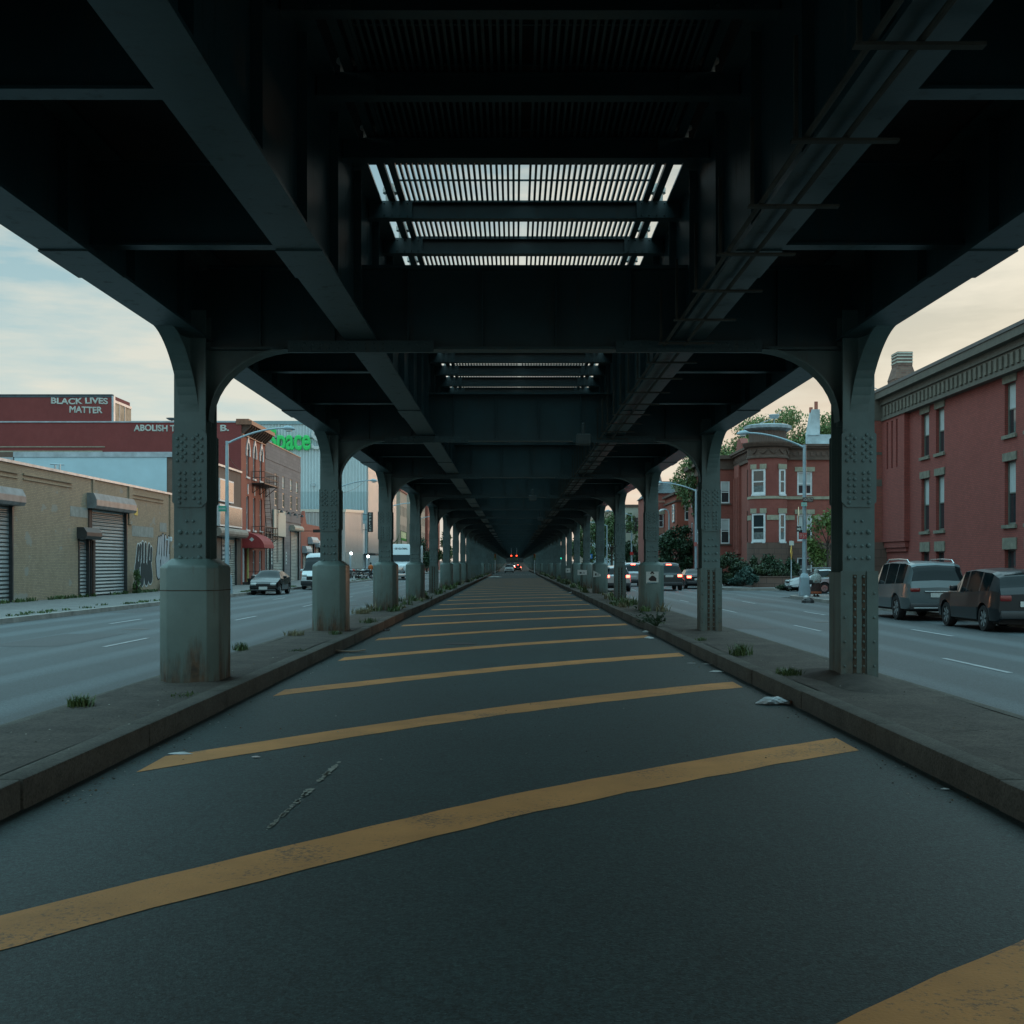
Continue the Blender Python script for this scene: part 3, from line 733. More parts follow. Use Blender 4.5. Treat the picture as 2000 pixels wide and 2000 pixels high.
b = MB(); b.bbox(BL, 68.0, 68.6, 4.55, 4.95, .002, .02); b.build('yellow_notice', mat('yellow_sign', (.5,.36,.06), .6), t)
def capsule(b, B, p, q, r, d, n=8):
    a = math.atan2(q[1]-p[1], q[0]-p[0]); pts = []
    for c, s0 in ((q, -math.pi/2), (p, math.pi/2)):
        for i in range(n+1):
            tt = a+s0+math.pi*i/n; pts.append((c[0]+r*math.cos(tt), c[1]+r*math.sin(tt)))
    b.prism(pts, B, d, d+.004)
def throwup(root, u, v, w, h, fill, line, back):
    segs = [((.10,.55),(.18,.92),.055),((.25,.5),(.30,.95),.05),((.40,.5),(.42,1.0),.05),((.56,.52),(.58,.98),.05),((.72,.55),(.78,.95),.055),((.88,.62),(.90,.88),.05),
            ((.16,.14),(.12,.42),.12),((.38,.1),(.40,.42),.10),((.62,.12),(.56,.40),.11),((.84,.18),(.78,.42),.125)]
    o = MB(); i = MB()
    for k, (p, q, r) in enumerate(segs):
        P = (u+p[0]*w, v+p[1]*h); Q = (u+q[0]*w, v+q[1]*h)
        capsule(o, BL, P, Q, r*w+.075, .006+.0005*k); capsule(i, BL, P, Q, r*w, .016+.0005*k)
    g = o.build('graffiti', line, root); i.build('graffiti_fill', fill, g); return g
gp_d = mat('spray_dark', (.018,.028,.03), .8, var=.2); gp_w = mat('spray_white', (.50,.54,.55), .6, var=.1); gp_l = mat('spray_pale', (.34,.37,.40), .7, var=.15)
throwup(t, 68.1, .62, 3.4, 2.3, gp_d, gp_w, None)
throwup(t, 72.1, .95, 3.4, 2.5, gp_l, gp_d, None)
b = MB(); b.tube([(-24.2,64,6.0),(-24.2,64,7.1)], .05); b.tube([(-24.6,64.4,6.0),(-24.6,64.4,7.1)], .05); b.tube([(-24.7,64,7.1),(-24.1,64.4,7.1)], .04); b.build('roof_vent_pipes', galv, t)

# --- pale stucco block (two floors), shop front half hidden by the column
y0, y1, H2 = 77.0, 94.5, 8.9
t = thing('stucco_building', 'two storey block with plain pale blue side wall behind the tan garage', 'building', (FX, y0, 0))
holes = [(79.0,86.5,.15,3.6), (88.2,93.0,.15,3.9)]
b = MB(); wall_holes(b, BL, y1-y0, y0, 0, H2, holes, .3); b.build('wall', brown_brick, t)
closed(t, -55, FX, y0, y1, H2, brown_brick, '+x', par=.3)
b = MB(); b.box(-32.0, -22.25, y0-.05, y0-.003, 5.3, 8.62); b.box(-55, -32.0, y0-.05, y0-.003, 5.3, 8.25); b.build('painted_side', stucco, t)
b = MB(); b.box(-32.05, FX+.05, y0-.1, y0+.3, 8.62, 8.95); b.box(-55, -32.05, y0-.1, y0+.3, 8.27, 8.6); b.box(FX-.2, FX+.12, y0+.3, y1-.02, 8.902, 9.05); b.build('coping', metal_flash, t)
for h, m in ((holes[0], shutter2), (holes[1], shutter2)): shutter_part(t, BL, h, m, False)
glow = mat('polished_sign_panel', (.55,.42,.33), .18, metal=.55, var=.1, scale=1)
sg = []
for (u0,u1,v0,v1,lab) in ((86.9, 91.2, 6.35, 8.0, 'upper'), (86.9, 94.0, 4.55, 6.15, 'lower')):
    b = MB(); b.bbox(BL, u0, u1, v0, v1, .002, .22); s = b.build('sign_panel', frame_w, t)
    c = MB(); c.bbox(BL, u0+.12, u1-.12, v0+.12, v1-.12, .221, .235); c.build('panel_face', glow, s)
b = MB(); b.tube([(FX+.35, 85.5, 4.1), (FX+.35, 94.2, 4.1)], .34, 12); b.build('rolled_awning', mat('awning_canvas', (.25,.22,.19), .8, var=.3, scale=2), t)
b = MB(); b.bbox(BL, 87.0, 91.5, 2.15, 3.2, -.09, -.07); s = b.build('painted_notice', mat('dark_teal_board', (.03,.07,.085), .6), t)
for i, tx in enumerate(('AUTO REPAIR', 'FLAT FIX', 'OPEN 7 DAYS')[:0]): pass
for i in range(3):
    c = MB()
    for q in range(9):
        c.bbox(BL, 87.2+q*.45, 87.2+q*.45+R.uniform(.2,.38), 2.95-.33*i-.1, 2.95-.33*i+R.uniform(.05,.12), -.069, -.064)
    c.build('faded_lettering', gp_w, s)

# --- red painted side wall with slogans, salmon brick front
ya, yb, HA = 94.6, 103.6, 12.9
t = thing('red_brick_building', 'three storey red brick building with bracketed cornice, fire escape and painted side wall slogans', 'building', (FX, ya, 0))
def fh(px0, px1, py0, py1):
    u0, u1 = lpx(px0), lpx(px1); return (u0, u1, Zh(py1, (u0+u1)/2), Zh(py0, (u0+u1)/2))
ww = .95; up = []; mid_ = []
for c, _ in ((96.9, 0), (99.4, 0), (102.0, 0)):
    up.append((c-ww/2, c+ww/2, 9.0-.2, 11.0)); mid_.append((c-ww/2, c+ww/2, 4.55, 7.25))
low = [(95.3,96.6,.35,3.0), (98.8,99.9,.9,2.9), (101.3,102.4,.9,2.9)]
b = MB(); wall_holes(b, BL, yb-ya, ya, 0, HA, up+mid_+low, .25); b.build('wall', red_face, t)
closed(t, -60, FX, ya, yb, HA, red_paint, '+x', par=.5)
for h in up:
    w_ = window(t, BL, h, frame_w, .18, sill=frame_w, cur=.0)
    a = MB(); uc = (h[0]+h[1])/2; r = ww/2        # pointed white arch hood
    out = [(uc-r-.2,h[3]-.55),(uc-r-.2,h[3]+.0),(uc-r*.85,h[3]+.5),(uc-.16,h[3]+.82),(uc-.09,h[3]+1.15),(uc,h[3]+1.3),(uc+.09,h[3]+1.15),(uc+.16,h[3]+.82),(uc+r*.85,h[3]+.5),(uc+r+.2,h[3]+.0),(uc+r+.2,h[3]-.55)]
    inn = [(uc-r,h[3]-.55),(uc-r,h[3]),(uc-r*.7,h[3]+.32),(uc-.15,h[3]+.52),(uc-.08,h[3]+.54),(uc,h[3]+.55),(uc+.08,h[3]+.54),(uc+.15,h[3]+.52),(uc+r*.7,h[3]+.32),(uc+r,h[3]),(uc+r,h[3]-.55)]
    for i in range(len(out)-1): a.prism([out[i],out[i+1],inn[i+1],inn[i]], BL, .003, .10)
    a.build('hood_mould', frame_w, w_)
    f = MB(); f.prism([(uc-r,h[3]-.01)]+inn[1:-1]+[(uc+r,h[3]-.01)], BL, .002, .03); f.build('arched_light', glass, w_)
for h in mid_: 
    w_ = window(t, BL, h, frame_w, .18, sill=frame_w)
    a = MB(); uc = (h[0]+h[1])/2; a.bbox(BL, uc-.07, uc+.07, h[3]+.15, h[3]+.95, .003, .06); a.build('keystone', frame_w, w_)
for h in low[1:]: window(t, BL, h, frame_w, .18, sill=frame_w)
d = MB(); d.bbox(BL, low[0][0]+.1, low[0][1]-.1, .35, 2.9, -.2, -.14); dd = d.build('door', black_box, t)
d = MB(); d.bbox(BL, low[0][0]-.18, low[0][0], .15, 3.1, 0, .08); d.build('jamb', frame_w, dd)
d = MB(); d.bbox(BL, low[0][1], low[0][1]+.45, .15, 3.05, 0, .08); d.build('yellow_jamb', mat('yellow_post', (.42,.42,.14), .7, var=.4, scale=6), dd)
# awning, half barrel over the door
a = MB(); n = 7; pr = [(1.75*math.sin(i/n*math.pi/2)**1, 3.05+1.25*math.cos(i/n*math.pi/2)) for i in range(n+1)]
u0, u1 = 95.0, 98.9
for i in range(n): a.quad(BL(u0,pr[i][1],pr[i][0]), BL(u1,pr[i][1],pr[i][0]), BL(u1,pr[i+1][1],pr[i+1][0]), BL(u0,pr[i+1][1],pr[i+1][0]))
for u in (u0, u1): a.add([BL(u, 3.05, 0)]+[BL(u,z,d_) for d_, z in pr], [tuple(range(n+2))])
aw = a.build('awning', mat('red_canvas', (.28,.03,.03), .7, var=.12), t, recalc=False)
a = MB(); a.prism([(97.6-1.4,0)]*3, BL, 0, 0) if 0 else None
B_end = Basis((FX, u0, 0), (1,0,0), (0,-1,0)); a.prism([(.75,3.55),(.55,3.72),(.75,3.89),(.95,3.72)], B_end, .004, .012); a.build('diamond_emblem', paper_w, aw)
# cornice
a = MB(); a.bbox(BL, ya-.05, yb+.1, HA-.15, HA+.15, -.4, .85); a.bbox(BL, ya, yb, HA+.15, HA+.3, -.4, .6); a.bbox(BL, ya, yb, HA-.95, HA-.86, .003, .12)
cn = a.build('cornice', mat('painted_cornice', (.22,.10,.06), .6, var=.3, world=True), t)
for i in range(11):
    q = MB(); u = lerp(ya+.2, yb-.45, i/10); q.prism([(.0,HA-.85),(.12,HA-.85),(.7,HA-.3),(.7,HA-.152),(.0,HA-.152)], Basis((FX,u,0),(1,0,0),(0,1,0)), 0, .22); q.build('cornice_bracket', cornice_m, cn)
coping(t, -60, FX-.5, ya, yb, HA, metal_flash, .1, .35, .06)
# the raised block behind, with the slogan
SB = Basis((0, ya-.004, 0), (1,0,0), (0,-1,0))
b = MB(); b.box(-60, -31.65, ya-.003, 99.0, HA-.4, 15.05); b.build('raised_block', red_paint, t)
b = MB(); b.box(-60.05, -31.6, ya-.06, ya+.3, 15.05, 15.12); b.box(-60, -31.65, ya-.03, ya-.0035, 14.88, 15.049); b.build('roof_edge', mat('tar_edge', (.06,.085,.10), .8, var=.3), t)
b = MB(); b.box(-31.64, -31.55, ya+.35, 99.0, HA+.12, 14.5); pw = b.build('orange_lit_parapet', mat('sunset_painted_wall', (.48,.33,.22), .8, var=.35, scale=1.5, world=True), t)  # parapet side wall, its sunset light put into the orange colour
b = MB(); b.box(-31.66, -31.5, ya-.05, ya+.33, HA+.1, 15.0)
for yy in (96.0, 97.3): b.box(-31.55, -31.51, yy, yy+.1, HA+.12, 14.5)
b.box(-31.7, -31.5, ya+.33, 99.0, 14.5, 14.7); b.build('parapet_frame', metal_flash, pw)
s = ya/F
text_on(t, 'slogan_lives', 'BLACK LIVES', SB, -36.45, 14.34, .5, letter_white, .004, .018, .012, wide=4.5, height=.5, jit=.03)
text_on(t, 'slogan_matter', 'MATTER', SB, -35.0, 13.64, .5, letter_white, .004, .018, .006, wide=2.6, height=.52, jit=.03)
text_on(t, 'slogan_abolish', 'ABOLISH T', SB, -29.95, 12.2, .5, letter_white, .004, .02, .006, wide=3.3, height=.52, jit=.02)
text_on(t, 'slogan_end', 'B.', SB, -23.15, 12.2, .5, letter_white, .004, .02, .006, wide=.7, height=.52, jit=.02)
b = MB(); b.box(-60, -32.4, ya-.09, ya-.003, 10.55, 10.68); b.box(-60, -32.2, ya-.05, ya-.003, 10.95, 11.02); b.build('brick_ledge', pale_stone, t)
dm = mat('dish_grey', (.16,.19,.21), .5)
for x, zz, r in ((-27.2, HA+.25, .45), (-26.1, HA+.25, .45), (-24.9, HA+.45, .6)):
    b = MB(); b.lathe([(0,.0),(r*.5,.04),(r,.18),(r*1.02,.2),(r*.5,.07),(0,.03)], (x, ya+.9, zz), 14); b.tube([(x,ya+.9,HA),(x,ya+.9,zz)], .04); b.build('satellite_dish', dm, t, smooth=40)
# fire escape
fe = MB()
def balcony(b, u0, u1, z):
    b.bbox(BL, u0, u1, z, z+.08, .03, 1.05)
    for v in (z+.5, z+1.0):
        b.bar(BL(u0,v,1.03), BL(u1,v,1.03), .045); b.bar(BL(u0,v,.03), BL(u0,v,1.03), .045); b.bar(BL(u1,v,.03), BL(u1,v,1.03), .045)
    k = 14
    for i in range(k+1): b.bar(BL(lerp(u0,u1,i/k),z+.05,1.03), BL(lerp(u0,u1,i/k),z+1.0,1.03), .025)
    for i in range(5):
        for u in (u0, u1): b.bar(BL(u,z+.05,.03+.2*i), BL(u,z+1,.03+.2*i), .025)
    for u in (u0+.3, (u0+u1)/2, u1-.3): b.bar(BL(u,z-.75,.03), BL(u,z,.95), .05); b.bar(BL(u,z-.02,.03), BL(u,z-.75,.03), .05)
balcony(fe, 98.4, 104.3, 8.35); balcony(fe, 98.4, 104.0, 3.85)
for dd_ in (.35, .85):
    fe.bar(BL(102.9,3.9,dd_), BL(101.1,8.4,dd_), .05)
for i in range(15):
    tt = i/14; fe.bar(BL(lerp(102.9,101.1,tt), lerp(3.9,8.4,tt), .35), BL(lerp(102.9,101.1,tt), lerp(3.9,8.4,tt), .85), .03)
for q in (.3, .75): fe.bar(BL(103.4,1.9,1.08), BL(103.4,8.4,1.08), .04) if q < .5 else fe.bar(BL(103.85,1.9,1.08), BL(103.85,8.4,1.08), .04)
for i in range(18): fe.bar(BL(103.4,2.0+.36*i,1.08), BL(103.85,2.0+.36*i,1.08), .025)
fe.build('fire_escape', mat('rusty_iron', (.035,.022,.018), .6, var=.5, scale=3), t)
# area railing and steps
b = MB()
for i in range(12): b.bar((FX+1.0, 96.9+i*.4, .15), (FX+1.0, 96.9+i*.4, 1.15), .03)
b.bar((FX+1.0,96.9,1.15),(FX+1.0,101.3,1.15),.04); b.bar((FX+.0,96.9,1.15),(FX+1.0,96.9,1.15),.04); b.build('railing', black_iron, t)
b = MB(); b.box(FX+.01, FX+1.3, 95.1, 96.8, .15, .35); b.build('doorstep', conc, t)

# --- grey block building
y0, y1, H3 = 103.75, 120.9, 12.4
t = thing('grey_block_building', 'grey striped block building with tall garage door and wall lamps', 'building', (FX, y0, 0))
wins = [(lpx(px)-.55, lpx(px)+.55, 7.0, 8.35) for px in (538.5, 553.5, 568.5, 580)] 
wtop = [(u0, u1, 8.75, 9.9) for u0, u1, _, _ in wins]
door = (106.9, 112.2, .15, 4.3); d2 = (115.4, 119.9, .15, 5.0); d0 = (104.2, 106.0, .15, 4.6)
b = MB(); wall_holes(b, BL, y1-y0, y0, 0, H3, wins+wtop+[door, d2, d0], .3); b.bbox(BL, y0, y1, 10.9, 11.5, .002, .03); b.bbox(BL, y0, y1, 5.75, 5.85, .002, .05); b.build('wall', grey_block, t)
closed(t, -55, FX, y0, y1, H3, grey_block, '+x'); coping(t, -55, FX, y0, y1, H3, black_box, .08, .3, .05)
for h in wins: window(t, BL, h, mat('tan_frame', (.5,.38,.28), .4, var=.1), .1, fw=.09)
for h in wtop: window(t, BL, h, mat('tan_frame', (.5,.38,.28), .4, var=.1), .1, fw=.05, shade=.9)
shutter_part(t, BL, door, shutter2, False); shutter_part(t, BL, d2, shutter2, True, .5, boxm=mat('beige_box', (.35,.31,.25), .6)); shutter_part(t, BL, d0, shutter2, False)
b = MB(); b.bbox(BL, 106.8, 112.3, 4.3, 6.65, .06, .16); b.build('blank_sign_board', mat('cream_board', (.42,.44,.38), .6, var=.05), t)
for u in (109.0, 112.6, 115.9, 119.6):
    b = MB(); b.bar(BL(u,7.0-.35,.0), BL(u,7.1-.35,.3), .06); b.lathe([(.08,.2),(.2,0),(.17,-.02),(.0,.0)], BL(u,6.45,.38), 10); l = b.build('wall_lamp', black_box, t)
for u in (106.45, 113.2):
    b = MB(); b.bbox(BL, u-.28, u+.28, 1.75, 2.9, .003, .03); n_ = b.build('notice', paper_w, t)
    c = MB()
    for q in range(3): c.bbox(BL, u-.16, u+.16, 2.62-q*.33, 2.74-q*.33, .031, .036)
    c.build('notice_marks', gp_d, n_)

# --- low red gabled shop
y0, y1, H4 = 121.1, 133.5, 5.9
t = thing('gabled_shop', 'low red brick shop with stepped gable and pale shutters behind the white van', 'building', (FX, y0, 0))
hs = [(122.0,124.6,.15,2.9),(125.4,129.0,.15,3.9),(129.9,132.8,.15,3.6)]
b = MB(); wall_holes(b, BL, y1-y0, y0, 0, H4, hs, .25)
b.prism([(121.9,H4),(124.4,H4),(124.1,H4+.3),(123.3,H4+1.3),(122.9,H4+1.3),(122.1,H4+.3)], BL, -.25, 0); b.build('wall', red_face, t)
closed(t, -40, FX, y0, y1, H4, red_brick, '+x')
for h in hs: shutter_part(t, BL, h, shutter2, True, .7, boxm=galv)
b = MB(); b.bar(BL(121.4,5.1,0), BL(121.4,5.1,1.5), .06); b.box(FX+1.2, FX+2.0, 121.2, 121.5, 4.95, 5.25); b.build('flood_lamp', black_box, t)

# --- storage building with the green sign
yS, HS = 173.6, 22.4; X0, X1 = -38.4, -21.3
t = thing('storage_building', 'tall pale corrugated metal storage building with big green letter sign', 'building', (X1, yS, 0))
SF = Basis((0, yS, 0), (1,0,0), (0,-1,0))
b = MB(); b.box(X0-25, X1, yS, 215, 0, 12.2); b.build('lower_wall', corr_dark, t)
b = MB(); b.box(X0-25, X1, yS, 215, 12.205, HS-.5); b.build('upper_wall', corr, t)
b = MB(); b.box(X0-25.1, X1+.02, yS-.12, 215.1, HS-.495, HS); b.box(X0-25, X1-.02, yS-.05, yS-.003, 8.1, 8.9); b.build('metal_band', mat('teal_band', (.20,.31,.34), .5, var=.1), t)
b = MB(); b.box(X1+.003, X1+.18, yS+.02, 214.9, 3.4, HS-.55); b.build('street_front', corr2, t)
k = yS/F
text_on(t, 'sign_letters', 'Space', SF, Xp(525, yS), Zh(892, yS), 1, letter_green, .12, .03, .12, wide=(607-525)*k, height=(892-837)*k)
text_on(t, 'sign_letters', 'S', SF, Xp(609, yS), Zh(878, yS), 1, letter_grey, .12, .008, .12, wide=1.5, height=2.9)
b = MB(); b.box(Xp(527,yS), Xp(625,yS), yS-.12, yS-.05, Zh(856.5,yS), Zh(855,yS)); b.build('sign_rail', black_box, t)
b = MB(); b.bbox(SF, Xp(612,yS)-.2, Xp(612,yS)+.25, Zh(950,yS), Zh(944,yS), .001, .2); b.build('wall_vent', galv, t)
# office wing along the street
yW0, yW1 = 152.6, 173.5
t = thing('office_wing', 'low corrugated wing with sloping roof edge and blade sign beside the storage tower', 'building', (FX, yW0, 0))
b = MB(); b.prism([(yW0,0),(yW1-3,0),(yW1-3,9.0),(yW0,8.35)], Basis((FX,0,0),(0,1,0),(1,0,0)), -14, 0); b.build('wall', corr2, t)
b = MB(); b.prism([(yW0-.1,8.352),(yW1-2.9,9.002),(yW1-2.9,9.35),(yW0-.1,8.7)], Basis((FX,0,0),(0,1,0),(1,0,0)), -14.1, .12); b.build('roof_edge', mat('pale_trim', (.62,.55,.46), .5, var=.1), t)
b = MB(); b.box(FX-9, FX-.05, yW1-2.99, yW1-.05, 0, 7.5); b.build('link_block', corr, t)
b = MB(); b.bbox(BL, yW0+.1, yW1-3.1, .15, 3.3, .003, .06); b.build('base_panel', mat('concrete_base', (.27,.27,.25), .8, var=.2, world=True), t)
b = MB(); b.box(FX+.05, FX+1.7, yW1-2.2, yW1+3.0, 3.0, 3.25); b.build('canopy', black_box, t)
t = thing('office_sign', 'black vertical blade sign reading OFFICE on the storage wall', 'sign', (-20.6, 171.0, 6.4))
OB = Basis((0, 171.0, 0), (1,0,0), (0,-1,0)); ox0, ox1 = Xp(717.8, 171), Xp(728.5, 171); oz0, oz1 = Zh(1039, 171), Zh(1000.5, 171)
b = MB(); b.box(ox0, ox1, 171.0, 171.25, oz0, oz1); bd = b.build('board', black_box, t)
for i, ch in enumerate('OFFICE'):
    text_on(t, 'letter', ch, OB, ox0+.24, oz1-.40-(i)*.455, .42, letter_white, .01, .012, .01, height=.31, wide=.12 if ch == 'I' else .28)
b = MB(); b.bar((ox0-.8,171.1,oz0+.3),(ox0,171.1,oz0+.3),.06); b.bar((ox0-.8,171.1,oz1-.3),(ox0,171.1,oz1-.3),.06); b.build('bracket', black_box, t)

# --- beyond: tan apartment blocks
def block(name, label, x0, x1, y0, y1, H, m, face, rows, cols, wsz=(1.0,1.6), first=3.6, step=3.1, capm=None, capx=None, win=True, parts=True, sidewin=0):
    t = thing(name, label, 'building', ((x0+x1)/2, y0, 0))
    NB_ = Basis((x0, y0, 0), (1,0,0), (0,-1,0)); W = x1-x0
    hs = []
    for r in range(rows):
        for c in range(cols):
            u = W*(c+.5)/cols; z = first+step*r
            if z+wsz[1] < H-.3: hs.append((u-wsz[0]/2, u+wsz[0]/2, z, z+wsz[1]))
    b = MB(); wall_holes(b, NB_, W, 0, 0, H, hs, .2); b.build('wall', m, t)
    if face == '+x': SB_ = Basis((x1, y0, 0), (0,1,0), (1,0,0))
    else: SB_ = Basis((x0, y1, 0), (0,-1,0), (-1,0,0))
    L = y1-y0; hs2 = []
    nc = max(2, int(L/2.6))
    for r in range(rows):
        for c in range(nc):
            u = L*(c+.5)/nc; z = first+step*r
            if z+wsz[1] < H-.3: hs2.append((u-.5, u+.5, z, z+wsz[1]))
    b = MB(); wall_holes(b, SB_, L, 0, 0, H, hs2, .2); b.build('street_wall', m, t)
    b = MB(); b.quad((x0,y1,0),(x1,y1,0),(x1,y1,H),(x0,y1,H)); xx = x0 if face == '+x' else x1; b.quad((xx,y0,0),(xx,y1,0),(xx,y1,H),(xx,y0,H)); b.build('side_wall', m, t)
    b = MB(); b.box(x0+.25, x1-.25, y0+.25, y1-.25, 0, H-.3); b.build('roof', roof_tar, t)
    coping(t, x0, x1, y0, y1, H, capm or pale_stone, .35, .4, .15, name='cornice')
    for h in hs: window(t, NB_, h, frame_d, .12, cur=R.choice((0,.3)), shade=R.choice((0,.4)))
    for h in hs2[:60]: window(t, SB_, h, frame_d, .12)
    return t
block('apartment_block', 'tan brick apartment block with red cap just past the storage tower', -32, -21.5, 226, 240, 15.5, beige_brick, '+x', 4, 4, (1.2,1.9), 3.7, 3.6, capm=red_brick)
block('tenement_row', 'long beige four storey block with paired windows further down the left side', -34, -21.0, 244, 282, 17.5, beige_brick, '+x', 4, 3, (1.2,1.8), 3.8, 3.3)
block('brick_tenement', 'dark red brick tenement at the far end of the left side', -34, -20.5, 284, 330, 16.5, red_brick, '+x', 4, 3, (1.2,1.8), 3.8, 3.3)
t = thing('billboard', 'small tilted green and yellow billboard on a roof behind the white truck', 'billboard', (-21.0, 205, 0))
B_ = Basis((0, 205, 0), (1,0,0), (0,-1,0)); x0, x1 = Xp(782, 205), Xp(794.5, 205)
b = MB(); b.prism([(x0, Zh(1055,205)), (x1, Zh(1058,205)), (x1, Zh(1040,205)), (x0, Zh(1036,205))], B_, -.2, 0); bb = b.build('board', mat('dark_green', (.03,.10,.05), .6), t)
b = MB(); b.prism([(x0+.12, Zh(1050,205)), (x1-.1, Zh(1053,205)), (x1-.1, Zh(1041,205)), (x0+.12, Zh(1037.5,205))], B_, .003, .02); b.build('poster', mat('billboard_print', (.62,.58,.34), .5, var=.3, scale=2, emit=(.8,.75,.4), es=.12), bb)
b = MB(); b.prism([(x0+.12, Zh(1054.3,205)), (x1-.1, Zh(1057,205)), (x1-.1, Zh(1053,205)), (x0+.12, Zh(1050,205))], B_, .003, .02); b.build('poster_band', mat('green_print', (.12,.32,.06), .5), bb)
b = MB()
for x in (x0-.6, x0+.1): b.tube([(x, 205.4, 0), (x, 205.4, Zh(1054, 205))], .1)
for i in range(5): b.bar((x0-1.9+.3*i, 205.3, 5.2), (x0-.2, 205.3, 5.6+.35*i), .06)
b.box(x0-1.6, x1, 204.9, 205.6, 4.5, 5.15); b.build('stand', mat('green_stand', (.10,.14,.05), .7), t)
# ================================================================== RIGHT SIDE
RXF = 19.0
BR = Basis((RXF,0,0), (0,1,0), (-1,0,0))       # faces -x, u = world y
grey_stone = mat('grey_stone', (.17,.165,.13), .85, var=.3, scale=4, world=True)
# --- maroon painted corner house (near)
ya, yb, HR = 30.0, 61.4, 10.2
t = thing('corner_house', 'maroon painted brick corner house with tall paired windows and patterned chimney', 'building', (RXF, ya, 0))
def rp(px): return Yx(px, RXF)
pairs = []
for c in (rp(1807), rp(1836)): pairs.append(c)
pairs += [pairs[1]-7.6, pairs[1]-9.6, pairs[1]-15.5, pairs[1]-17.5]
W2 = [(c-.52, c+.52, 6.75, 8.75) for c in pairs]; W1 = [(c-.52, c+.52, 3.3, 5.75) for c in pairs]; W0 = [(c-.52, c+.52, .9, 2.35) for c in pairs]
b = MB(); wall_holes(b, BR, yb-ya, ya, 0, HR, W2+W1+W0, .28)
sl_ = [(58.9,59.15),(59.65,59.9),(60.4,60.65)]
u0, u1 = 57.9, 61.4        # chimney breast with three long grooves
for a_, c_ in ((u0, 58.9),(59.15,59.65),(59.9,60.4),(60.65,u1)): b.bbox(BR, a_, c_, 6.55, 8.9, .001, .25)
b.bbox(BR, u0, u1, 8.9, HR-.4, .001, .25); b.bbox(BR, u0, u1, 2.9, 6.55, .001, .25); b.bbox(BR, u0+.1, u1-.1, 2.6, 2.9, .001, .18); b.bbox(BR, u0+.2, u1-.2, 2.4, 2.6, .001, .1)
b.build('wall', maroon_wall, t)
closed(t, RXF, 34, ya, yb, HR, maroon_wall, '-x')
for grp, sh_ in ((W2,.5),(W1,.5)):
    for h in grp: window(t, BR, h, mat('olive_frame', (.12,.14,.12), .5), .2, lintel=grey_stone, sill=grey_stone, shade=sh_, lh=.32)
for h in W0: window(t, BR, h, frame_d, .2, lintel=grey_stone, lh=.45)
fr = mat('dark_stone_trim', (.10,.095,.078), .75, var=.2, world=True)
b = MB(); b.bbox(BR, ya, yb+.05, HR-.05, HR+.28, -.3, .62); b.bbox(BR, ya, yb, HR-.35, HR-.05, 0.003, .35); b.bbox(BR, ya, yb, HR-1.15, HR-1.0, .003, .32); b.bbox(BR, ya, yb, HR-1.0, HR-.35, .003, .265); cn = b.build('cornice', fr, t)
b = MB(); u = ya
while u < yb-.3: b.bbox(BR, u, u+.26, HR-.92, HR-.45, .267, .33); u += .52
b.build('dentils', mat('dull_trim', (.135,.125,.10), .8, var=.25, world=True), cn)['kind'] = 'stuff'
b = MB(); b.bbox(BR, ya, yb, HR+.28, HR+.42, -.3, .66); b.build('gutter', mat('dark_gutter', (.05,.06,.065), .5), cn)
# protruding bay facing the camera at the far end
b = MB(); b.box(18.35, RXF+1, yb+.02, yb+3.2, 2.9, HR-1.1); b.build('bay', red_brick, t)
b = MB(); b.box(18.33, RXF+1, yb+.0, yb+3.22, 0, 2.9); b.build('bay_base', brownstone, t)
b = MB(); b.box(18.0, RXF+1, yb-.0, yb+3.6, HR-1.1, HR+.3)
b.box(18.3, RXF+.9, yb+.0, yb+3.25, 5.75, 6.1); b.box(18.3, RXF+.9, yb+.0, yb+3.25, 7.35, 7.5); b.build('bay_trim', fr, t)
# chimney
cx, cy = Xp(1763, 66), 66; cz = HR-.4
cs = MB(); cs.box(-.56, .48, -.6, .6, -.6, 1.55); cs.box(-.62, .54, -.66, .66, 1.55, 1.72)
cs.add([(-.64,-.68,1.72),(.56,-.68,1.72),(.56,.68,1.72),(-.64,.68,1.72),(-.44,-.5,2.45),(.36,-.5,2.45),(.36,.5,2.45),(-.44,.5,2.45)],[(0,1,5,4),(1,2,6,5),(2,3,7,6),(3,0,4,7),(4,5,6,7),(0,1,2,3)])
cs.box(-.45, .37, -.52, .52, 2.45, 3.2)
cs.v = [(x+cx, y+cy, z+cz+.35) for x, y, z in cs.v]
ch_ = cs.build('chimney', brick('chimney_brick', (.13,.065,.05), (.20,.12,.09), (.14,.11,.09), bw=.3, bh=.12, ms=.015, stain=(.4,.3)), t)
b = MB()
for z in (.9, 1.3): b.box(-.58, .50, -.62, .62, z, z+.05)
for z in (2.6, 2.78, 2.96, 3.1): b.box(-.47, .39, -.54, .54, z, z+.07)
b.v = [(x+cx, y+cy, z+cz+.35) for x, y, z in b.v]; lw_ = mat('limewash', (.45,.45,.38), .8, var=.3)
for q0, q1 in ((0, 16), (16, 48)):
    c_ = MB(); c_.v = b.v[q0:q1]; c_.f = [tuple(i-q0 for i in f) for f in b.f if q0 <= f[0] < q1]; c_.m = [0]*len(c_.f); c_.build('pale_courses', lw_, ch_)
b = MB(); b.bar((cx-.55,cy,cz+1.2),(cx-1.8,cy,cz+1.75),.04); b.bar((cx-1.8,cy,cz+1.75),(cx-1.8,cy,cz+2.1),.04); b.bar((cx-2.0,cy,cz+2.08),(cx-1.6,cy,cz+2.08),.03); b.build('aerial', galv, ch_)
b = MB(); b.box(RXF+1, 33, yb+.02, yb+3.24, HR-.1, HR+.2) ; b.build('rear_roof', metal_flash, t)
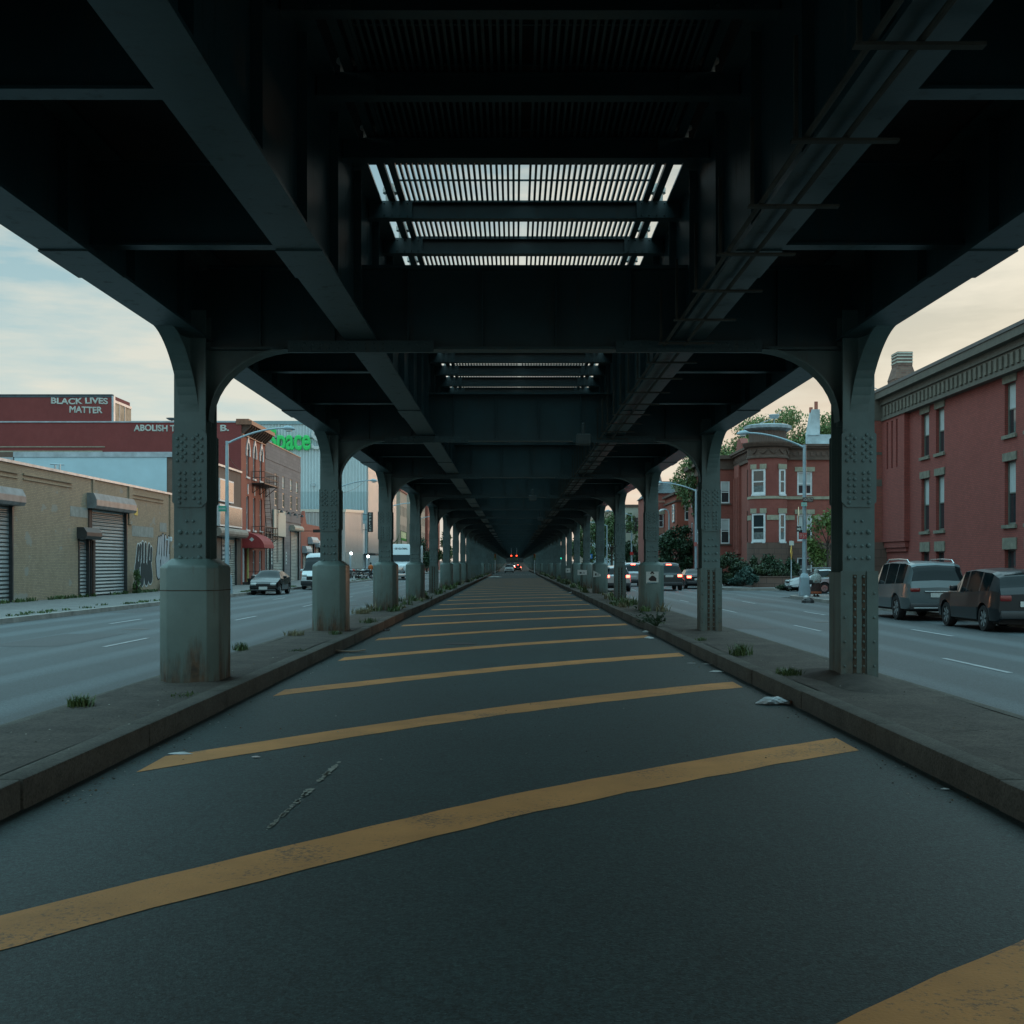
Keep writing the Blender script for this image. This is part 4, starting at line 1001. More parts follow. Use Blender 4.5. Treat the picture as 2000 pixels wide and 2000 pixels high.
b = MB(); b.box(RXF-.5, 33, yb+3.25, yb+3.6, 0, HR-.9); b.build('rear_wall', red_brick, t)
# rear wing under the roof (keeps it grounded)
# --- far corner house with the round turret
yf = 91.0; Hc = 10.75; XC = 18.2; tx, ty, tr = 19.05, 90.6, 1.45
t = thing('turret_house', 'red brick terrace house with round corner turret, white windows and flat metal cap', 'building', (XC, yf, 0))
BF = Basis((0, yf, 0), (1,0,0), (0,-1,0))
fw_ = [(22.3, 24.15), (28.6, 30.4), (33.0, 34.8)]
f2 = [(Xp(1557,yf)-.0, Xp(1586.5,yf), Zh(967,yf), Zh(921,yf))]; f2.append((f2[0][0]+3.0, f2[0][0]+4.1, f2[0][2], f2[0][3])); f2.append((28, 29.2, f2[0][2], f2[0][3]))
f1 = [(a_, c_, Zh(1057,yf), Zh(1004,yf)) for a_, c_, _, _ in f2]; f0 = [(a_, c_, .5, Zh(1089,yf)) for a_, c_, _, _ in f2]
b = MB(); wall_holes(b, BF, 34-XC, XC, 3.38, Hc, f2+f1, .25); b.build('front_wall', red_brick, t)
b = MB(); wall_holes(b, BF, 34-XC, XC, 0, 3.38, f0, .25); b.build('basement_wall', brownstone, t)
BS = Basis((XC, yf, 0), (0,1,0), (-1,0,0))
sw2 = [(2.2, 3.3, 7.0, 9.15)]; sw1 = [(2.2, 3.3, 3.5, 5.9)]
b = MB(); wall_holes(b, BS, 9, 0, 0, Hc, sw2+sw1, .25); b.bbox(BS, 5.6, 7.6, 2.6, Hc-1, .001, .22); b.bbox(BS, 5.8, 6.05, 3.0, Hc-2, .22, .30); b.bbox(BS, 6.5, 6.75, 3.0, Hc-2, .22, .30); b.bbox(BS, 7.15, 7.4, 3.0, Hc-2, .22, .30); b.build('side_wall', red_brick, t)
b = MB(); b.quad((34,yf,0),(34,yf+12,0),(34,yf+12,Hc),(34,yf,Hc)); b.quad((XC,yf+12,0),(34,yf+12,0),(34,yf+12,Hc),(XC,yf+12,Hc)); b.build('rear_wall', red_brick, t)
b = MB(); b.box(XC+.3, 33.7, yf+.3, yf+20, 0, Hc+.05); b.build('roof', metal_flash, t)
for h in f2+f1: window(t, BF, h, frame_w, .12, lintel=pale_stone, sill=None, fw=.13, shade=R.choice((.45,.6)), cur=.0, lh=.34, ext=.18)
for h in f0: window(t, BF, h, frame_w, .12, fw=.1, cur=.6)
for h in sw2+sw1: window(t, BS, h, frame_d, .12, fw=.1)
b = MB(); b.bbox(BF, XC+1.9, 34, f2[0][2]-.32, f2[0][2]-.1, .003, .09); b.bbox(BF, XC+1.9, f1[0][0]-.2, f1[0][3]-.45, f1[0][3]-.1, .003, .05); b.bbox(BF, f1[0][1]+.2, f1[1][0]-.25, f1[0][3]-.45, f1[0][3]-.1, .003, .05); b.build('stone_course', pale_stone, t)
# turret: drum walls with window gaps made of an arc of quads
def drum(b, r, z0, z1, a0=150, a1=372, n=44, hs=()):
    for i in range(n):
        A0, A1 = lerp(a0,a1,i/n), lerp(a0,a1,(i+1)/n); am = (A0+A1)/2
        spans = [(z0, z1)]
        for (h0, h1, v0, v1) in hs:
            if h0 < am < h1:
                ns = []
                for s0, s1 in spans:
                    if v0 > s0: ns.append((s0, min(v0, s1)))
                    if v1 < s1: ns.append((max(v1, s0), s1))
                spans = ns
        P = lambda A, z: (tx+r*math.cos(math.radians(A)), ty+r*math.sin(math.radians(A)), z)
        for s0, s1 in spans:
            if s1-s0 > .01: b.quad(P(A0,s0), P(A1,s0), P(A1,s1), P(A0,s1))
# window angles: camera looks along +y; front = 270 deg
ang = lambda px: math.degrees(-math.acos(max(-1, min(1, (Xp(px, yf-1.2)-tx)/tr)))) % 360
g1, g2 = (ang(1470), ang(1491.5)), (ang(1518.5), ang(1532))
z2a, z2b, z1a, z1b = Zh(966,yf-1), Zh(917,yf-1), Zh(1058,yf-1), Zh(1003,yf-1)
hs = [(g1[0], g1[1], z2a, z2b), (g2[0], g2[1], z2a, z2b), (g1[0], g1[1], z1a, z1b), (g2[0], g2[1], z1a, z1b)]
b = MB(); drum(b, tr, 3.38, Hc-1.1, n=74, hs=hs); tu = b.build('turret', brick('turret_brick', (.25,.065,.05), (.23,.06,.047), (.19,.075,.06), bw=9, ms=.008), t)
b = MB(); drum(b, tr+.08, 0, 3.38, n=44); b.build('turret_base', brownstone, t)
def tw(root, A0, A1, v0, v1):
    rr = tr+.05; P0 = Vector((tx+rr*math.cos(math.radians(A0)), ty+rr*math.sin(math.radians(A0)), 0)); P1 = Vector((tx+rr*math.cos(math.radians(A1)), ty+rr*math.sin(math.radians(A1)), 0))
    U = (P1-P0); L = U.length; U.normalize(); Nn = Vector((U.y, -U.x, 0)); Bt = Basis(P0, U, Nn)
    if Nn.dot(Vector((tx,ty,0))-P0) > 0: Nn = -Nn; Bt = Basis(P0, U, Nn)
    w_ = window(root, Bt, (0, L, v0, v1), frame_w, .06, fw=.14, cur=R.choice((0,.25)), lintel=pale_stone, lh=.36, ext=.1)
    q = MB(); q.bbox(Bt, -.0, L, v0-.12, v0-.004, -.05, .09); q.build('sill', frame_w, w_)
for h in hs: tw(t, *h)
b = MB()
drum(b, tr+.05, z2a-.34, z2a-.14); drum(b, tr+.0501, z1b-.5, z1b-.14, hs=[(g1[0]-3,g1[1]+3,0,20),(g2[0]-3,g2[1]+3,0,20)]); b.build('turret_course', pale_stone, t, recalc=False)
def ring(prof, m, name, par, a0=140, a1=390, n=40):
    b = MB()
    for i in range(n):
        A0, A1 = lerp(a0,a1,i/n), lerp(a0,a1,(i+1)/n)
        P = lambda A, r, z: (tx+r*math.cos(math.radians(A)), ty+r*math.sin(math.radians(A)), z)
        for (r0,z0),(r1,z1) in zip(prof[:-1], prof[1:]): b.quad(P(A0,r0,z0), P(A1,r0,z0), P(A1,r1,z1), P(A0,r1,z1))
    return b.build(name, m, par, smooth=25, recalc=False)
cor = [(tr,Hc-1.1),(tr+.12,Hc-1.08),(tr+.12,Hc-.95),(tr+.05,Hc-.9),(tr+.08,Hc-.3),(tr+.3,Hc-.22),(tr+.42,Hc-.02),(tr+.45,Hc+.08),(0.01,Hc+.1)]
ring(cor, cornice_m, 'turret_cornice', t)
b = MB()
for A in (215, 245, 275, 305, 335):     # swags
    pts = []
    for i in range(9):
        q = A-12+24*i/8; z = Hc-.45-.28*math.sin(math.pi*i/8); pts.append((tx+(tr+.1)*math.cos(math.radians(q)), ty+(tr+.1)*math.sin(math.radians(q)), z))
    b.tube(pts, .045, 6)
b.build('swag_moulding', cornice_m, t)
ring([(tr-.05,Hc+.1),(tr-.05,Hc+.95)], stripes('boarded_drum', (.13,.09,.075), .12, 'x', .6, .8), 'turret_attic', t, 0, 360, 48)
b = MB(); b.lathe([(tr-.05,0),(tr+.22,.12),(tr+.32,.2),(tr+.32,.42),(tr+.1,.5),(0,.62)], (tx,ty,Hc+.95), 40); b.build('turret_cap', mat('pale_metal_roof', (.27,.33,.36), .6, metal=.2, var=.35, scale=3), t, smooth=30)
b = MB(); b.lathe([(0,0),(.32,.05),(.42,.3),(.36,.33),(0,.12)], (tx+.5,ty,Hc+1.95), 12); b.tube([(tx+.5,ty,Hc+1.5),(tx+.5,ty,Hc+2.0)], .04); b.bar((tx+.5,ty,Hc+2.0),(tx+.95,ty-.3,Hc+2.6),.04); b.bar((tx-.6,ty,Hc+1.6),(tx+.4,ty-.2,Hc+2.0),.05); b.build('roof_aerial', galv, t)
# front and side cornices
b = MB()
for o, z0, z1 in ((.42,Hc-.1,Hc+.08),(.3,Hc-.25,Hc-.1),(.1,Hc-.95,-.25+Hc),(.16,Hc-1.1,Hc-.95)):
    b.bbox(BF, tx+tr-.1, 34.2, z0, z1, -.2, o); b.bbox(BS, .6, 9, z0, z1, -.2, o)
cn = b.build('cornice', cornice_m, t)
b = MB(); u = tx+tr+.1
while u < 33.5: b.bbox(BF, u, u+.22, Hc-.78, Hc-.5, .101, .15); u += .44
u = 1.0
while u < 8.8: b.bbox(BS, u, u+.22, Hc-.78, Hc-.5, .101, .15); u += .44
b.build('dentils', brownstone, cn)['kind'] = 'stuff'
b = MB(); x0, x1 = Xp(1571,yf+4), Xp(1592,yf+4)
b.box(x0, 34, yf+3, yf+3.6, Hc+.06, Hc+1.15); b.add([(x0+.0,yf+2.9,Hc+1.1),(x1+.1,yf+2.9,Hc+1.1),(x1+.1,yf+3.7,Hc+1.1),(x0,yf+3.7,Hc+1.1),(x0+.35,yf+2.9,Hc+3.1),(x1+.1,yf+2.9,Hc+3.1),(x1+.1,yf+3.7,Hc+3.1),(x0+.35,yf+3.7,Hc+3.1)],[(0,1,2,3),(4,5,6,7),(0,1,5,4),(1,2,6,5),(2,3,7,6),(3,0,4,7)])
pw = b.build('party_wall', mat('patched_render', (.38,.44,.46), .8, var=.3, scale=1.2, world=True), t)
b = MB(); b.tube([(x0+.75,yf+3.3,Hc+3.1),(x0+.75,yf+3.3,Hc+3.75)], .14); b.tube([(x0+.35,yf+3.3,Hc+2.9),(x0+.35,yf+3.3,Hc+3.3)], .14); b.build('chimney_pot', mat('terracotta', (.35,.12,.08), .8), pw)
b = MB(); b.prism([(6.2,Hc+.1),(8.2,Hc+.1),(8.2,Hc+.8),(7.7,Hc+1.25),(6.8,Hc+1.25),(6.2,Hc+.8)], BS, -.7, -.1); b.build('gable_stack', red_brick, t)
# projecting wing toward the avenue
yw, XW = 99.6, 16.4
BW = Basis((XW, yw, 0), (1,0,0), (0,-1,0)); BWs = Basis((XW, yw+14, 0), (0,-1,0), (-1,0,0))
wp = lambda px: Xp(px, yw)-XW
wh = [(wp(1407.5), wp(1425), Zh(983,yw), Zh(940,yw)), (wp(1407.5), wp(1425), Zh(1062,yw), Zh(1013,yw))]
b = MB(); wall_holes(b, BW, XC-XW+.0, 0, 0, Hc-.2, wh, .2); b.build('wing_wall', red_brick, t)
whs = [(u_, u_+1.1, z_, z_+2.0) for u_ in (1.8,5.2,8.6,11.6) for z_ in (3.6, 7.0)]
b = MB(); wall_holes(b, BWs, 14, 0, 0, Hc-.2, whs, .2); b.build('wing_street_wall', red_brick, t)
for h in wh: window(t, BW, h, frame_w, .08, fw=.09, shade=.45, sill=cornice_m)
for h in whs: window(t, BWs, h, frame_w, .1, fw=.09)
b = MB(); b.bbox(BW, -.4, XC-XW, Hc-.3, Hc+.0, -.2, .42); b.bbox(BW, -.1, XC-XW, Hc-1.15, Hc-.3, -.2, .1); b.bbox(BWs, 0, 14, Hc-.3, Hc-.002, -.2, .42); b.bbox(BWs, 0, 14, Hc-1.15, Hc-.3, -.2, .1); b.build('wing_cornice', cornice_m, t)
b = MB(); b.box(XW+.3, 30, yw+.3, yw+13.8, 0, Hc-.35); b.build('wing_roof', metal_flash, t)

# garden wall in front of the turret house
t = thing('garden_wall', 'low brownstone garden wall under the hedge at the side street corner', 'wall', (XC, 84, 0))
b = MB(); b.box(16.6, 20.9, 84.0, 84.35, .15, .85); b.box(16.6, 16.9, 84.35, 99.0, .15, .85); b.build('wall', brownstone, t)
b = MB(); b.box(16.55, 20.95, 83.95, 84.4, .852, .93); b.box(16.55, 16.95, 84.4, 99.0, .852, .93); b.build('coping', cornice_m, t)
t = thing('area_railing', 'black iron railing with a pale rail before the basement windows', 'railing', (24, 86.5, 0))
b = MB()
for i in range(46): b.bar((21.2+.16*i, 86.4, .15), (21.2+.16*i, 86.4, 1.6), .025)
b.build('bars', black_iron, t)['kind'] = 'stuff'
b = MB(); b.bar((21.2,86.4,1.5),(28.5,86.4,1.5),.06); b.bar((21.2,86.4,.4),(28.5,86.4,.4),.05); b.build('rail', galv, t)

# --- slate roofed mansion
y0, XM, HM = 128.0, 17.6, 9.3
t = thing('slate_mansion', 'red brick mansion with steep slate roof and white arched ground floor window', 'building', (XM, y0, 0))
xr = 23.0; BM = Basis((14.8, y0, 0), (1,0,0), (0,-1,0)); bu = lambda px: Xp(px, y0)-14.8
am = [(bu(1286.5), bu(1296), Zh(1030,y0), Zh(1004,y0)), (bu(1291), bu(1314), Zh(1083,y0), Zh(1064.5,y0))]
am.append((3.4, 4.3, am[0][2], am[0][3]))
b = MB(); wall_holes(b, BM, 6, 0, 0, HM, am, .25); b.build('wall', red_brick, t)
b = MB(); b.quad((14.8,y0,0),(14.8,y0+16,0),(14.8,y0+16,HM),(14.8,y0,HM)); b.quad((14.8,y0+16,0),(20.8,y0+16,0),(20.8,y0+16,HM),(14.8,y0+16,HM)); b.build('street_wall', red_brick, t)
window(t, BM, am[0], frame_w, .12, lintel=pale_stone, lh=.35); window(t, BM, am[2], frame_w, .12, lintel=pale_stone, lh=.35)
w_ = window(t, BM, am[1], frame_w, .12, mid=False)
uc, zc, r1, r2 = (am[1][0]+am[1][1])/2, am[1][3], 1.28, .78
a = MB(); n = 12
for i in range(n):
    A0, A1 = math.pi*i/n, math.pi*(i+1)/n
    a.prism([(uc+r2*math.cos(A0), zc+r2*math.sin(A0)), (uc+r1*math.cos(A0), zc+r1*math.sin(A0)), (uc+r1*math.cos(A1), zc+r1*math.sin(A1)), (uc+r2*math.cos(A1), zc+r2*math.sin(A1))], BM, .003, .12)
a.bbox(BM, uc-r1, uc-r2, zc-.5, zc, .003, .12); a.bbox(BM, uc+r2, uc+r1, zc-.5, zc, .003, .12); a.build('arch', mat('white_stone', (.46,.50,.50), .7, var=.1), w_)
f = MB(); f.prism([(uc+r2*math.cos(math.pi*i/12), zc+r2*math.sin(math.pi*i/12)) for i in range(13)], BM, .002, .03); f.build('fanlight', curtain, w_)
b = MB(); b.bbox(BM, 0, 6, Zh(1092,y0), Zh(1086,y0), .003, .08); b.bbox(BM, 0, 6, 5.0, 5.6, .003, .06); b.bbox(BM, 0, 6, 8.3, 8.5, .003, .05); b.build('stone_course', mat('peach_stone', (.30,.15,.11), .8, var=.2), t)
b = MB(); rh = Zh(938,y0)
b.add([(14.6,y0-.2,HM),(20.9,y0-.2,HM),(20.9,y0+16.2,HM),(14.6,y0+16.2,HM),(15.9,y0+1.6,rh),(20.4,y0+1.6,rh),(20.4,y0+14,rh),(15.9,y0+14,rh)],[(0,1,5,4),(1,2,6,5),(2,3,7,6),(3,0,4,7),(4,5,6,7),(0,1,2,3)]); b.build('roof', slate, t)
b = MB(); b.lathe([(1.3,0),(1.2,.3),(0,4.6)], (14.9, y0+1.2, HM+.1), 8); b.build('spire_roof', slate, t)
# its bay fronted neighbour with tall conical roof and chimney (nearer)
yb_ = 118.0; Bb = Basis((0, yb_, 0), (1,0,0), (0,-1,0))
t = thing('bay_house', 'orange brick house with white bay window and pointed slate roof behind street trees', 'building', (17, yb_, 0))
x0, x1 = Xp(1321,yb_), Xp(1366,yb_); Hb = Zh(966,yb_)
hb = [(Xp(1337,yb_), Xp(1348.5,yb_), Zh(1017,yb_), Zh(981,yb_)), (Xp(1350.5,yb_), Xp(1356,yb_), Zh(1017,yb_), Zh(981,yb_))]
b = MB(); wall_holes(b, Bb, x1-x0+4, x0, 4.0, Hb, hb, .2); b.quad((x0,yb_,4.0),(x0,yb_+9,4.0),(x0,yb_+9,Hb),(x0,yb_,Hb)); b.build('bay_wall', red_face, t)
b = MB(); b.box(x0+.6, x1+4, yb_+1.0, yb_+12, 0, Hb+.2); b.box(x0+.2, x1+4, yb_+.25, yb_+1, 3.2, Hb-.1); b.build('house_wall', red_brick, t)
for h in hb: window(t, Bb, h, frame_w, .1, fw=.12)
hh = MB(); S2 = Basis((x0, yb_+8, 0), (0,-1,0), (-1,0,0)); window(t, S2, (5.8, 7.2, Zh(1019,yb_), Zh(984,yb_)), frame_w, -.08, fw=.12)
b = MB(); b.add([(x0,yb_,4.0),(x1+4,yb_,4.0),(x1+4,yb_+3,4.0),(x0,yb_+3,4.0),(x0+.9,yb_+1,2.9),(x1+4,yb_+1,2.9),(x1+4,yb_+3,2.9),(x0+.9,yb_+3,2.9)],[(0,1,5,4),(1,2,6,5),(2,3,7,6),(3,0,4,7),(0,1,2,3),(4,5,6,7)]); b.build('bay_corbel', brownstone, t)
b = MB(); b.box(x0-.3, x1+4, yb_-.3, yb_+9, Hb, Hb+.22); b.box(x0-.15, x1+4, yb_-.1, yb_+9, Hb-.7, Hb-.55); b.build('cornice', cornice_m, t)
b = MB(); b.box(x0+.5, x0+1.7, yb_+1.2, yb_+2.4, Hb+.2, Zh(937,yb_)); b.build('chimney', brown_brick, t)
b = MB(); b.box(x0-.1, x0+.35, yb_+.2, yb_+.6, Hb+.22, Hb+1.1); b.build('finial', pale_stone, t)
b = MB(); b.lathe([(2.6,0),(0,6.6)], (x0+3.4, yb_+3.4, Hb+.2), 8); b.build('spire_roof', slate, t)
# --- further right side blocks
block('cream_house', 'cream painted narrow house with dark cornice beside a bare limbed tree', Xp(1222,172), 17.7, 172, 190, 9.9, mat('cream_paint', (.34,.36,.30), .8, var=.12, world=True), '-x', 2, 2, (.8,2.2), 2.6, 3.6, capm=cornice_m)
block('corner_apartments', 'brick apartment house with dark cornice just left of the slate mansion', 17.75, 21, 156, 171, 9.6, red_brick, '-x', 2, 2, (.9,1.9), 3.0, 3.5, capm=cornice_m)
block('low_grey_depot', 'low blue grey metal depot wall behind the stopped cars', 14.8, 30, 232, 250, 7.4, corr_dark, '-x', 1, 2, (1.2,1.0), 4, 3)
block('distant_apartments', 'pale yellow apartment house seen between the farthest right columns', 15.5, 30, 262, 300, 13, beige_brick, '-x', 7, 4, (1.1,1.7), 3, 3.3)
block('end_building', 'long dark building closing the avenue beyond the viaduct', -14, 14, 602, 612, 14, mat('darkened_wall', (.02,.024,.024), .9, var=.3), '-x', 1, 2, (1.4,1.6), 6, 2.6)  # wall colour near black, the far-end darkness is painted into it
# ================================================================== VEHICLES  (local: front = +y, wheels on z=0)
def interp(P, y):
    if y <= P[0][0]: return P[0][1:]
    for a, c in zip(P[:-1], P[1:]):
        if y <= c[0]:
            t = (y-a[0])/(c[0]-a[0]); t = t*t*(3-2*t)*.35+t*.65
            return tuple(lerp(p, q, t) for p, q in zip(a[1:], c[1:]))
    return P[-1][1:]
def car(name, label, cat, L, W, prof, paint, wheels, wr, loc, rz, group, glassr, zb=.24, inset=.24, lit=True, rails=False, kind='suv', side=None, lower=None):
    """prof: (y, belt z, top z) rear to front; glassr: dict rear=(y0,y1) front=(y0,y1) sides=[(y0,y1),...]"""
    t = thing(name, label, cat, loc, rz, group, world=0)
    n = 96; ysn = [-L/2+L*i/(n-1) for i in range(n)]; hw = W/2; body = MB(); rg = MB(); fg = MB(); sgl = (MB(), MB()); low = MB()
    rings = []
    for y in ysn:
        b_, tp = interp(prof, y); e = abs(y)/(L/2)
        w = hw*(1-.10*max(0, (e-.72)/.28)**2.2); arch = zb
        for wy in wheels:
            d = abs(y-wy)
            if d < wr+.07: arch = max(arch, math.sqrt((wr+.07)**2-d*d)+wr*.96)
        k = max(0, min(1, (tp-b_)/.40)); zt = max(tp, b_+.015)
        endk = max(0, (e-.93)/.07)
        z1 = zb+.04+.10*endk; zlow = max(arch, z1); zm = max(lerp(zb, b_, .48), arch+.015)
        bb = max(b_, zm+.02); wtop = w-.05-inset*k
        half = [(w*.86, zlow-.0), (w-.02-.03*endk, zlow+.02), (w, zm), (w-.05, bb), (wtop, zt-.05*k-.002), (wtop-.16, zt-.002*k), (0, zt+.03*k+.02*(1-k))]
        half = [(a, max(z, zlow)) for a, z in half]
        ring = [(-a, y, z) for a, z in half] + [(a, y, z) for a, z in reversed(half[:-1])]
        rings.append((ring, k))
    m = len(rings[0][0])
    for i in range(n-1):
        ym = (ysn[i]+ysn[i+1])/2; k = min(rings[i][1], rings[i+1][1]); kk = (rings[i][1]+rings[i+1][1])/2
        for j in range(m-1):
            q = [rings[i][0][j], rings[i][0][j+1], rings[i+1][0][j+1], rings[i+1][0][j]]
            seg = min(j, m-2-j); tgt = body
            if seg == 3 and k > .55 and any(a < ym < c for a, c in glassr['sides']): tgt = sgl[j > m//2]
            if seg in (4, 5) and glassr['rear'] and glassr['rear'][0] < ym < glassr['rear'][1]: tgt = rg
            if seg in (4, 5) and glassr['front'][0] < ym < glassr['front'][1]: tgt = fg
            if seg <= 1 and lower is not None: tgt = low
            tgt.quad(*q)
    for r_ in (rings[0][0], rings[-1][0]): body.add(r_, [tuple(range(m))])
    bd = body.build('body', paint, t, off=(0,0,0), smooth=38)
    if low.v: low.build('lower_cladding', lower, t, off=(0,0,0), smooth=38)
    if rg.v: rg.build('rear_window', glass_car, t, off=(0,0,0), smooth=38)
    if fg.v: fg.build('windscreen', glass_car, t, off=(0,0,0), smooth=38)
    for q in sgl:
        if q.v: q.build('side_window', glass_car, t, off=(0,0,0), smooth=38)
    u = MB(); u.box(-hw+.16, hw-.16, -L/2+.2, L/2-.2, zb-.02, .62); u.build('underbody', rubber, t, off=(0,0,0))
    for wy in wheels:
        for s in (-1, 1):
            xo = s*(hw-.02); q = MB()
            Bw = Basis((xo, wy, wr), (0,1,0), (s,0,0))
            nn = 24; prof_ = [(wr*.62,-.02),(wr*.66,0),(wr*.93,.0),(wr,-.04),(wr,-.20),(wr*.9,-.24),(wr*.5,-.24)]
            vs = [Bw(r_*math.cos(2*math.pi*i/nn), r_*math.sin(2*math.pi*i/nn), d) for r_, d in prof_ for i in range(nn)]
            q.add(vs, [(k_*nn+i, k_*nn+(i+1)%nn, (k_+1)*nn+(i+1)%nn, (k_+1)*nn+i) for k_ in range(len(prof_)-1) for i in range(nn)]+[tuple(range((len(prof_)-1)*nn, len(prof_)*nn))])
            wh = q.build('wheel', rubber, t, off=(0,0,0), smooth=40)
            q = MB(); q.prism([(wr*.64*math.cos(2*math.pi*i/20), wr*.64*math.sin(2*math.pi*i/20)) for i in range(20)], Bw, -.07, -.05)
            for i in range(7):
                A = 2*math.pi*i/7; ca, sa = math.cos(A), math.sin(A); ww = .035
                q.prism([(wr*.1*ca-ww*sa, wr*.1*sa+ww*ca), (wr*.62*ca-ww*sa*1.2, wr*.62*sa+ww*ca*1.2), (wr*.62*ca+ww*sa*1.2, wr*.62*sa-ww*ca*1.2), (wr*.1*ca+ww*sa, wr*.1*sa-ww*ca)], Bw, -.05, -.01)
            q.build('rim', chrome, wh, off=(0,0,0))
    if rails:
        for s in (-1, 1):
            q = MB(); zt = max(p[2] for p in prof); x = s*(hw-inset-.14); y0_, y1_ = rails
            q.tube([(x,y0_,zt-.06),(x,y0_+.2,zt+.05),(x,(y0_+y1_)/2,zt+.075),(x,y1_-.2,zt+.06),(x,y1_,zt-.03)], .022, 6); q.build('roof_rail', chrome, t, off=(0,0,0))
    for s in (-1, 1):
        q = MB(); my = glassr['front'][0]+.15; bz = interp(prof, my)[0]; q.box(*sorted((s*(hw-.02), s*(hw+.18))), my-.06, my+.08, bz+.02, bz+.18); q.build('wing_mirror', paint, t, off=(0,0,0), bevel=.03, smooth=40)
    return t
def part_box(t, name, m, x0, x1, y0, y1, z0, z1, bev=.02):
    q = MB(); q.box(x0, x1, y0, y1, z0, z1); return q.build(name, m, t, off=(0,0,0), bevel=bev, smooth=40)
def rear_kit(t, L, W, zl, zp, lit=True, lw=.30, lh=.16, lb=None, top=None):
    y = -L/2
    for s in (-1, 1):
        a, c = sorted((s*(W/2*.92-.05), s*(W/2*.92-.05-lw))); part_box(t, 'tail_light', red_lit if lit else red_dull, a, c, y-.02, y+.16, zl-lh/2, zl+lh/2, .03)
    part_box(t, 'number_plate', plate_m, -.26, .26, y-.035, y-.01, zp-.07, zp+.07, .0)
    part_box(t, 'rear_bumper', MT.get('bumper_dark') or mat('bumper_dark', (.03,.035,.038), .5, var=.1), -W/2+.12, W/2-.12, y-.05, y+.2, .36, .58, .05)
    if top: part_box(t, 'third_brake_light', red_lit if lit else red_dull, -.17, .17, top[0]-.05, top[0]+.05, top[1]-.045, top[1]+.02, .01)
def front_kit(t, L, W, zl, zg, grille_w=.5, gh=.12, plate=.42, lit=False):
    y = L/2
    for s in (-1, 1):
        a, c = sorted((s*(W/2-.12), s*(W/2-.48))); part_box(t, 'headlight', head_lit if lit else head_m, a, c, y-.30, y+.01, zl-.08, zl+.08, .05)
    part_box(t, 'grille', rubber, -grille_w, grille_w, y-.05, y+.02, zg-gh/2, zg+gh/2, .02)
    part_box(t, 'number_plate', plate_m, -.24, .24, y+.022, y+.04, plate-.08, plate+.08, 0)
    part_box(t, 'front_bumper', MT.get('bumper_dark') or mat('bumper_dark', (.03,.035,.038), .5, var=.1), -W/2+.15, W/2-.15, y-.15, y+.03, .24, .34, .03)
def cp(name, c, rough=.38, metal=.25): return mat(name, c, rough, metal=metal, var=0, coat=.3, spec=.4)
SEDAN = [(-2.2,.86,.86),(-2.05,.98,.98),(-1.55,1.02,1.03),(-.85,.98,1.36),(-.2,.94,1.42),(.35,.92,1.39),(1.15,.92,.96),(1.5,.88,.89),(2.0,.74,.75),(2.2,.62,.62)]
SG = dict(rear=(-1.5,-.87), front=(.38,1.12), sides=[(-1.15,-.35),(-.28,.85)])
SUV = [(-2.45,1.02,1.03),(-2.38,1.12,1.22),(-2.2,1.14,1.66),(-1.9,1.14,1.84),(-.5,1.12,1.88),(.45,1.10,1.84),(1.25,1.08,1.15),(1.7,1.06,1.07),(2.2,.98,.99),(2.45,.80,.80)]
UG = dict(rear=(-2.40,-2.05), front=(.5,1.2), sides=[(-2.0,-1.25),(-1.17,-.2),(-.12,.95)])
COMP = [(-2.2,.98,.99),(-2.12,1.06,1.16),(-1.9,1.08,1.48),(-1.5,1.08,1.60),(-.4,1.04,1.66),(.3,1.02,1.62),(1.05,1.0,1.05),(1.45,.97,.98),(2.0,.86,.87),(2.2,.70,.70)]
CG = dict(rear=(-2.15,-1.72), front=(.35,1.0), sides=[(-1.7,-1.05),(-.97,-.1),(-.02,.8)])
black_cp = cp('green_black_paint', (.002,.007,.008), .25, 0); white_cp = cp('white_paint_car', (.55,.60,.62), .3, 0)
grey_cp = cp('warm_grey_paint', (.13,.165,.175), .32, .45); dgrey_cp = cp('dark_grey_paint', (.045,.055,.058), .3, .6)
dark_cp = cp('black_car_paint', (.007,.011,.014), .35, 0); silver_cp = cp('silver_paint', (.36,.40,.42), .3, .6); red_cp = cp('dark_red_paint', (.14,.02,.018)); blue_cp = cp('slate_blue_paint', (.09,.13,.16))
parked = 'cars parked along the kerbs'; queue = 'cars waiting in the right carriageway'
t = car('sedan', 'dark green sedan parked at the left kerb before the red awning', 'car', 4.4, 1.72, SEDAN, black_cp, (-1.3, 1.34), .30, (-14.4, 71.1, 0), math.pi, parked, SG, inset=.2)
front_kit(t, 4.4, 1.72, .62, .56, .42, .07, .40); 
t = car('large_suv', 'big warm grey sport utility car with roof rails parked at the right kerb', 'car', 5.25, 2.03, [(-2.62,1.02,1.04),(-2.58,1.16,1.24),(-2.42,1.18,1.66),(-2.28,1.18,1.80),(-1.9,1.17,1.85),(-.6,1.14,1.87),(.4,1.12,1.83),(1.3,1.10,1.17),(1.9,1.09,1.10),(2.4,1.0,1.01),(2.62,.82,.82)], grey_cp, (-1.5, 1.55), .40, (13.25, 40.2, 0), 0, parked,
    dict(rear=(-2.585,-2.33), front=(.45,1.22), sides=[(-2.1,-1.35),(-1.29,-.3),(-.24,.95)]), rails=(-2.0,.3), zb=.32, inset=.17)
rear_kit(t, 5.25, 2.03, .98, .82, lit=False, lw=.30, lh=.13)
part_box(t, 'rear_trim', chrome, -.45, .45, -2.68, -2.62, .915, .945, .01)
part_box(t, 'bumper_strip', chrome, -.8, .8, -2.69, -2.66, .40, .43, .01)
